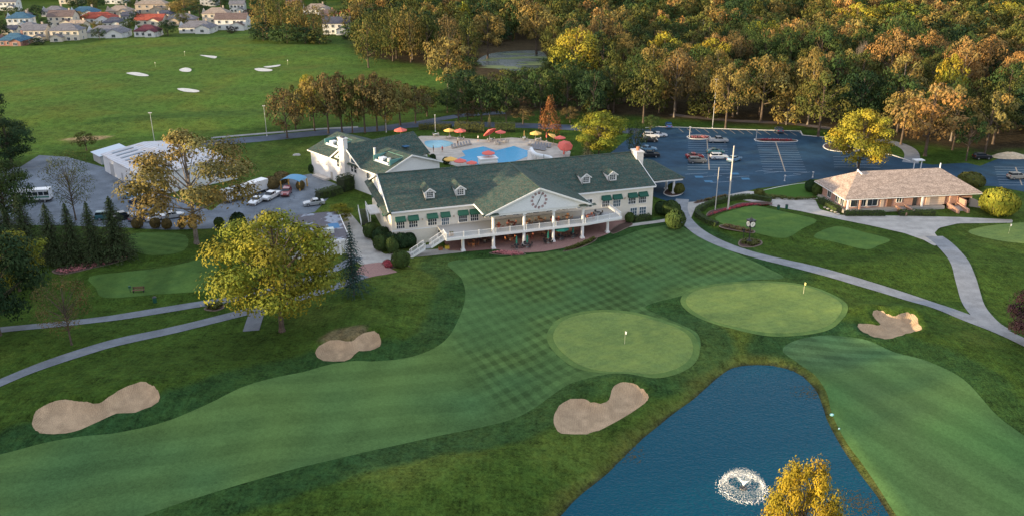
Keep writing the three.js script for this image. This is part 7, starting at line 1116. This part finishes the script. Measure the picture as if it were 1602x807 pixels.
function umbrella(label, x, z, m, { open = true, s = 1, tilt = 0, tz = 0, y = 0.05 } = {}) {
  const o = thing('umbrella', label, 'umbrella', open ? 'open sun umbrellas' : 'folded sun umbrellas', x, y, z, x * 1.3);
  mesh('pole', poleGeo, frameGrey, o).scale.setScalar(s); mesh('foot', baseGeo, frameGrey, o);
  const c = mesh('canopy', open ? canopyGeo : closedGeo, m, o); c.position.y = 2.3 * s; c.scale.setScalar(s); c.rotation.set(tilt, 0, tz); mesh('finial', mb().cyl(0, open ? 0.6 : 0.3, open ? 0.75 : 0.42, 0, 0.05, 0.02, 6), frameGrey, c); return o;
}
[['yellow umbrella beside the paddling pool', -18.66, -251.99, sunny], ['coral umbrella next to the yellow one by the paddling pool', -15.33, -250.42, coral, { s: 1.1 }], ['large tilted coral umbrella in the middle of the pool deck', -6.55, -247.33, coral, { s: 1.25, tilt: 0.7 }], ['coral umbrella just behind the large tilted one', -3.4, -249.64, coral], ['folded yellow umbrella at the back of the pool deck', 3.6, -250.42, sunny, { open: false }], ['yellow umbrella over the lounger rows', 6.93, -247.33, sunny, { s: 1.1 }], ['folded coral umbrella beside the lounger rows', 10.14, -248.09, coral, { open: false }], ['tilted yellow umbrella near the cone shaped tree', 12.03, -244.31, sunny, { tz: 0.5 }], ['coral umbrella near the end of the lounger rows', 13.81, -242.83, coral], ['large coral umbrella at the end of the pool deck', 14.6, -230.84, coral, { s: 1.3, tilt: 0.5 }], ['folded coral umbrella beside the large one', 14.1, -228.18, coral, { open: false, s: 1.2 }],
  ['coral umbrella above the white pool hut', -6.32, -223.65, coral, { s: 1.1, y: 0.4 }], ['yellow umbrella between clubhouse roof and pool', -16.08, -218.66, sunny, { s: 1.1 }], ['coral umbrella between clubhouse roof and pool', -13.5, -217.45, coral, { s: 1.05 }], ['small coral umbrella half hidden by the clubhouse ridge', -10.47, -216.84, coral, { s: 0.9 }], ['coral umbrella on the lawn behind the pool house', -32.94, -250.42, coral, { s: 1.2 }]].forEach(([l, x, z, m, q]) => umbrella(l, x, z, m, q));
// sun loungers
const loungerGeo = { frame: mb().bar(v3(-0.3, 0.3, -0.95), v3(-0.3, 0.3, 0.95), 0.05).bar(v3(0.3, 0.3, -0.95), v3(0.3, 0.3, 0.95), 0.05).make(), leg: mb().box(-0.03, 0.03, 0, 0.3, -0.03, 0.03).make(), bed: mb().box(-0.3, 0.3, 0.32, 0.37, -0.25, 0.95).make(), back: mb().hull([v3(-0.3, 0.33, -0.25), v3(0.3, 0.33, -0.25), v3(0.3, 0.95, -0.85), v3(-0.3, 0.95, -0.85)], [v3(-0.3, 0.38, -0.22), v3(0.3, 0.38, -0.22), v3(0.3, 1.0, -0.82), v3(-0.3, 1.0, -0.82)]).make() };
const lounger0 = (() => { const o = thing('sun_lounger', 'x', 'lounger'); mesh('frame', loungerGeo.frame, frameGrey, o); for (const x of [-0.28, 0.28]) for (const z of [-0.6, 0.7]) mesh('leg', loungerGeo.leg, frameGrey, o).position.set(x, 0, z); mesh('seat', loungerGeo.bed, slingGrey, o); mesh('backrest', loungerGeo.back, slingGrey, o); return o; })(); let first = true;
function lounger(label, group, x, z, t) { let o = lounger0; if (first) { first = false; o.position.set(x, 0.052, z); o.rotation.y = t; } else o = dup(lounger0, 'sun_lounger', x, 0.052, z, t); tag(o, label, 'lounger', group); }
{ const a = [-16.93, -239.91], b = [-12.22, -244.31]; for (let k = 0; k < 7; k++) lounger('grey lounger of the row between the two pools, ' + ordinal[k] + ' from the paddling pool', 'loungers between the pools', lerp(a[0], b[0], k / 6), lerp(a[1], b[1], k / 6), 0.35);
  const c = [4.98, -243.57], d = [10.77, -240.63], e = [5.99, -239.19], f = [9.19, -237.05]; for (let k = 0; k < 8; k++) lounger('grey lounger of the back row at the deck end, ' + ordinal[k] + ' from the pool', 'loungers in the back row', lerp(c[0], d[0], k / 7), lerp(c[1], d[1], k / 7), -0.3); for (let k = 0; k < 6; k++) lounger('grey lounger of the front row at the deck end, ' + ordinal[k] + ' from the pool', 'loungers in the front row', lerp(e[0], f[0], k / 5), lerp(e[1], f[1], k / 5), -0.3); }
// tables and chairs
const tableGeo = { top: mb().cyl(0, 0.7, 0.74, 0, 0.55, 0.55, 16).make(), stem: mb().cyl(0, 0, 0.7, 0, 0.05, 0.05, 8).cyl(0, 0, 0.04, 0, 0.3, 0.3, 10).make() }, chairGeo = { seat: mb().box(-0.24, 0.24, 0.42, 0.46, -0.24, 0.24).make(), back: mb().box(-0.24, 0.24, 0.5, 0.92, -0.27, -0.22).make(), leg: mb().box(-0.02, 0.02, 0, 0.42, -0.02, 0.02).make() };
function table(label, group, x, z, m, y) { const o = thing('round_table', label, 'table', group, x, y, z); mesh('tabletop', tableGeo.top, m, o); mesh('pedestal', tableGeo.stem, frameGrey, o); return o; }
function chair(label, group, x, z, t, m, y) { const o = thing('chair', label, 'chair', group, x, y, z, t); mesh('seat', chairGeo.seat, m, o); mesh('backrest', chairGeo.back, m, o); for (const sx of [-0.21, 0.21]) for (const sz of [-0.21, 0.21]) mesh('leg', chairGeo.leg, m, o).position.set(sx, 0, sz); return o; }
function tableSet(place, group, x, z, tm, cm, n, y, a0 = 0) { table(place, group + ' tables', x, z, tm, y); for (let k = 0; k < n; k++) { const a = a0 + 2 * PI * k / n; chair('chair at the ' + place, 'chairs at the ' + place, x + 0.85 * Math.sin(a), z + 0.85 * Math.cos(a), a + PI, cm, y); } }
const pale = std(0.62, 0.62, 0.60, 0.6), orangeWood = std(0.30, 0.11, 0.04, 0.7), redWood = std(0.13, 0.03, 0.022, 0.7), blackIron = std(0.03, 0.03, 0.032, 0.6);
[['white picnic table under the yellow paddling pool umbrella', -18.58, -250.81], ['white table at the back of the deck by the lamp post', -22.82, -253.97], ['white table under the large tilted coral umbrella', -6.19, -248.09], ['white table under the folded yellow umbrella', 3.59, -249.64], ['white table beside the yellow umbrella over the lounger rows', 7.7, -248.09], ['grey table in the middle of the pool deck, nearest the pool', -3.88, -243.94], ['grey table in the middle of the pool deck, farther back', -2.05, -246.19], ['grey table beside the coral umbrella of the paddling pool', -15.06, -248.86]].forEach(([l, x, z], i) => tableSet(l, 'pool deck', x, z, i < 5 ? pale : slingGrey, slingGrey, 4, 0.052, i));
// terrace furniture below and on the deck of the clubhouse
const furn = (l, u, n, tm, cm, y, k = 4, a = 0) => { const [x, z] = clubAt(u, n); tableSet(l, 'terrace', x, z, tm, cm, k, y, a); };
furn('black iron table in front of the second column', 4.4, 1.4, blackIron, blackIron, 0.06, 4); furn('black iron table beside the two folded green umbrellas', 6.6, 0.9 + 0.6, blackIron, blackIron, 0.06, 4, 0.5); furn('black iron table under the open green umbrella', 14.6, -0.6, blackIron, blackIron, 0.06, 4, 0.3); furn('black iron table near the curved patio edge', 11.4, 0.6, blackIron, blackIron, 0.06, 4, 0.9); furn('black iron table by the last tall column', 17.4, -0.9, blackIron, blackIron, 0.06, 4, 0.2);
furn('brown table with orange chairs nearest the stair, under the deck', -3.4, -2.6, woodBrown, orangeWood, 0.06); furn('brown table under the deck behind the first column', -0.6, -4, woodBrown, blackIron, 0.06); furn('brown table with orange chairs behind the second column', 4.6, -3.4, woodBrown, orangeWood, 0.06, 4, 0.4); furn('brown table with red chairs behind the second column', 8.6, -3.2, woodBrown, redWood, 0.06, 4, 0.7); furn('brown table with black chairs behind the third column', 12.6, -3.6, woodBrown, blackIron, 0.06); furn('brown table with orange chairs behind the third column', 15.8, -4, woodBrown, orangeWood, 0.06);
[[1.8, -2.2, redWood], [4.8, -3, redWood], [8, -2.4, woodBrown], [11, -3.2, woodBrown], [14, -2.4, redWood], [17, -3.2, woodBrown], [24, -3.5, blackIron], [21.6, -2.4, redWood]].forEach(([u, n, m], i) => furn('dining table up on the deck, ' + ordinal[i] + ' from the stair end', u, n, m, m, 3.325, 4, i * 0.6));
const um = (l, u, n, q) => { const [x, z] = clubAt(u, n); umbrella(l, x, z, forest, { y: 0.06, ...q }); };
um('open dark green umbrella on the patio', 14.6, -0.6, { s: 1.05 }); um('folded green umbrella in front of the second column, nearer the stair', 4.4, 1.4, { open: false }); um('folded green umbrella in front of the second column, farther from the stair', 6.6, 1.5, { open: false }); um('folded green umbrella before the third column', 11.4, 0.6, { open: false }); um('folded green umbrella by the last tall column', 17.4, -0.9, { open: false }); um('folded green umbrella at the back of the patio', 20.3, -2.5, { open: false });
for (const [i, [u, n, m]] of [[-10.2, -2.6, orangeWood], [-8.8, -2.9, std(0.7, 0.5, 0.05, 0.6)], [-8.3, -1.0, std(0.45, 0.3, 0.2, 0.8)]].entries()) { const [x, z] = clubAt(u, n), y = i === 2 ? 3.325 : 0.05, o = thing('planter', ['orange planter box under the deck stair', 'yellow planter box under the deck stair', 'flower planter at the top of the deck stair'][i], 'planter', null, x, y, z, CA); mesh('box', mb().box(-0.4, 0.4, 0, 0.6, -0.3, 0.3), m, o); const L = new Leaves(RNG(i + 40)); for (let k = 0; k < 60; k++) { const r = RNG(k + 99 * i); L.add((r() - 0.5) * 0.8, 0.6 + 0.35 * r(), (r() - 0.5) * 0.6, 0, 1, 0, 0.09, 0.06, 1, 0); } mesh('plants', L.make(), leafMat.olive, o).userData.kind = 'stuff'; }
{ // white pool hut and covered slide
  const p = [-6.48, -223.01], o = thing('pool_hut', 'white bar hut at the edge of the swimming pool', 'hut', null, p[0], 0.05, p[1], 0.3); mesh('wall', mb().box(-2.3, 2.3, 0, 1.7, -1.4, 1.4), whiteWall, o); mesh('counter', mb().box(-2.4, 2.4, 0.9, 1, 1.4, 1.8), whitePaint, o); mesh('flat_roof', mb().box(-2.5, 2.5, 1.7, 1.86, -1.6, 1.7), whitePaint, o);
  const q = [7.6, -226.22], s = thing('water_slide', 'white water slide beside the swimming pool', 'slide', null, q[0], 0.05, q[1], -0.4), pts = [], rad = []; for (let k = 0; k <= 14; k++) { const t = k / 14; pts.push(v3(-2.6 + 5.4 * t, 3.0 - 2.6 * t, 1.6 * Math.sin(t * 5))); rad.push(0.55); } mesh('chute', mb().tube(pts, rad, 10), std(0.78, 0.8, 0.82, 0.3), s); mesh('tower', mb().box(-3.4, -2.2, 0, 2.5, -0.7, 0.7), whitePaint, s); for (const x of [-1, 1.2]) mesh('support', mb().cyl(x, 0, 2, 0.4, 0.08), frameGrey, s);
}
// people by the pool: one body mesh each, standing
{
  const mc = new MarchingCubes(64, new THREE.MeshStandardMaterial(), false, false, 60000), N = 64, S = 1.05;   // cube of 2.1 m
  const J = { hip: [0, 0.92, 0], chest: [0, 1.32, 0.01], neck: [0, 1.5, 0], head: [0, 1.66, 0.02] }, B = [];
  const add = (a, b, r0, r1) => B.push([a, b, r0, r1]);
  add(J.hip, J.chest, 0.14, 0.155); add(J.chest, J.neck, 0.13, 0.06); add(J.neck, J.head, 0.06, 0.1); add(J.head, [0, 1.7, 0.02], 0.105, 0.1);
  for (const s of [-1, 1]) { add([s * 0.09, 0.9, 0], [s * 0.11, 0.5, 0.03], 0.095, 0.06); add([s * 0.11, 0.5, 0.03], [s * 0.12, 0.08, -0.02], 0.06, 0.042); add([s * 0.12, 0.05, -0.02], [s * 0.13, 0.03, 0.13], 0.042, 0.035); add([s * 0.17, 1.42, 0], [s * 0.25, 1.14, 0.0], 0.06, 0.045); add([s * 0.25, 1.14, 0], [s * 0.24, 0.9, 0.1], 0.042, 0.034); add([s * 0.24, 0.9, 0.1], [s * 0.235, 0.8, 0.14], 0.04, 0.025); }
  const sd = (p, [a, b, r0, r1]) => { const ax = b[0] - a[0], ay = b[1] - a[1], az = b[2] - a[2], t = clamp(((p[0] - a[0]) * ax + (p[1] - a[1]) * ay + (p[2] - a[2]) * az) / (ax * ax + ay * ay + az * az)); return Math.hypot(p[0] - a[0] - ax * t, p[1] - a[1] - ay * t, p[2] - a[2] - az * t) - lerp(r0, r1, t); };
  for (let k = 0; k < N; k++) for (let j = 0; j < N; j++) for (let i = 0; i < N; i++) { const f = v => (v - N / 2) / (N / 2) * S, p = [f(i), f(j) + 0.95, f(k)]; let d = 9; for (const b of B) { const q = sd(p, b), h = clamp(0.5 + 0.5 * (d - q) / 0.035); d = lerp(d, q, h) - 0.035 * h * (1 - h); } mc.field[i + j * N + k * N * N] = -d; }
  mc.isolation = 0; mc.update();
  const n = mc.count, P = mc.positionArray.slice(0, 3 * n), Nn = mc.normalArray.slice(0, 3 * n);
  for (let i = 0; i < n; i++) { P[3 * i] *= S; P[3 * i + 1] = P[3 * i + 1] * S + 0.95; P[3 * i + 2] *= S; }
  const body = (top, legs) => { const g = new THREE.BufferGeometry(), C = new Float32Array(3 * n); for (let i = 0; i < n; i++) { const y = P[3 * i + 1], x = Math.abs(P[3 * i]); C.set(y > 1.62 && P[3 * i + 2] < 0.07 ? [0.05, 0.03, 0.02] : y > 1.48 || (x > 0.2 && y < 1.2) || y < 0.45 ? [0.45, 0.27, 0.19] : y > 0.95 ? top : legs, 3 * i); } g.setAttribute('position', new THREE.BufferAttribute(P, 3)); g.setAttribute('normal', new THREE.BufferAttribute(Nn, 3)); g.setAttribute('color', new THREE.BufferAttribute(C, 3)); return g; };
  const skin = new THREE.MeshStandardMaterial({ vertexColors: true, roughness: 0.8 });
  [['person in red top standing beside the swimming pool', -19.53, -235.65, [0.45, 0.04, 0.04], [0.03, 0.03, 0.05], 0.5], ['person in dark clothes on the deck beside the paddling pool', -22.04, -235.65, [0.02, 0.02, 0.03], [0.02, 0.02, 0.03], 2], ['person in white top at the back of the pool deck', -9.95, -248.09, [0.7, 0.68, 0.66], [0.05, 0.05, 0.07], -1], ['person in black near the front row of loungers', -15.6, -242.09, [0.02, 0.02, 0.02], [0.02, 0.02, 0.02], 1]].forEach(([l, x, z, a, b, t]) => { const m = mesh('person', body(a, b), skin); m.position.set(x, 0.055, z); m.rotation.y = t; tag(m, l, 'person'); });
}
{ const p = [136.63, -230.17], m = mb(), k = 14, r = RNG(3), rings = [1, 0.72, 0.4, 0.1].map((q, j) => Array.from({ length: k }, (_, i) => { const a = -2 * PI * i / k, d = q * (0.9 + 0.2 * r()); return v3(5 * d * Math.cos(a), [0, 0.7, 1.2, 1.5][j], 2.6 * d * Math.sin(a)); })); for (let j = 0; j < 3; j++) for (let i = 0; i < k; i++) m.quad(rings[j][i], rings[j][(i + 1) % k], rings[j + 1][(i + 1) % k], rings[j + 1][i]); const o = mesh('sand_heap', m, sandMat2); o.position.set(p[0], 0, p[1]); tag(o, 'heap of pale sand beside the lot at the wood edge', 'sand heap'); }
{ const p = [-59.57, -232.2], o = thing('boulder', 'pale boulder on the lawn beside the pool house', 'boulder', null, p[0], 0, p[1]), g = new THREE.IcosahedronGeometry(0.8, 2), a = g.attributes.position; for (let i = 0; i < a.count; i++) { const f = 0.8 + 0.4 * vn(1, a.getX(i) * 2 + 9, a.getY(i) * 2 + a.getZ(i) + 9); a.setXYZ(i, a.getX(i) * f * 1.3, a.getY(i) * f * 0.7, a.getZ(i) * f); } g.computeVertexNormals(); mesh('stone', g, std(0.4, 0.38, 0.35, 0.9), o); }
{ const r = RNG(9); for (const [i, [x, z]] of [[71.01, -185.9], [71.43, -184.99], [71.83, -183.64], [72.37, -182.74], [72.48, -181.42]].entries()) { const g = new THREE.IcosahedronGeometry(0.28, 1); g.scale(1.2 + 0.5 * r(), 0.7, 1); const m = mesh('rock', g, std(0.36, 0.33, 0.29, 0.9)); m.position.set(x, 0.15, z); tag(m, 'pale edging rock below the slanting golf shop hedge, ' + ordinal[i] + ' from the lawn', 'rock', 'edging rocks by the golf shop'); } }
{ const p = [105.38, -216.84], o = thing('gate_shelter', 'small white canopy on two posts behind the golf shop roof', 'shelter', null, p[0], 0.03, p[1], 0.15); for (const x of [-1, 1]) mesh('post', mb().box(x - 0.1, x + 0.1, 0, 2.7, -0.1, 0.1), whitePaint, o); mesh('canopy', mb().box(-1.35, 1.35, 2.7, 2.95, -0.8, 0.8), whitePaint, o); }

renderer.render(scene, camera);
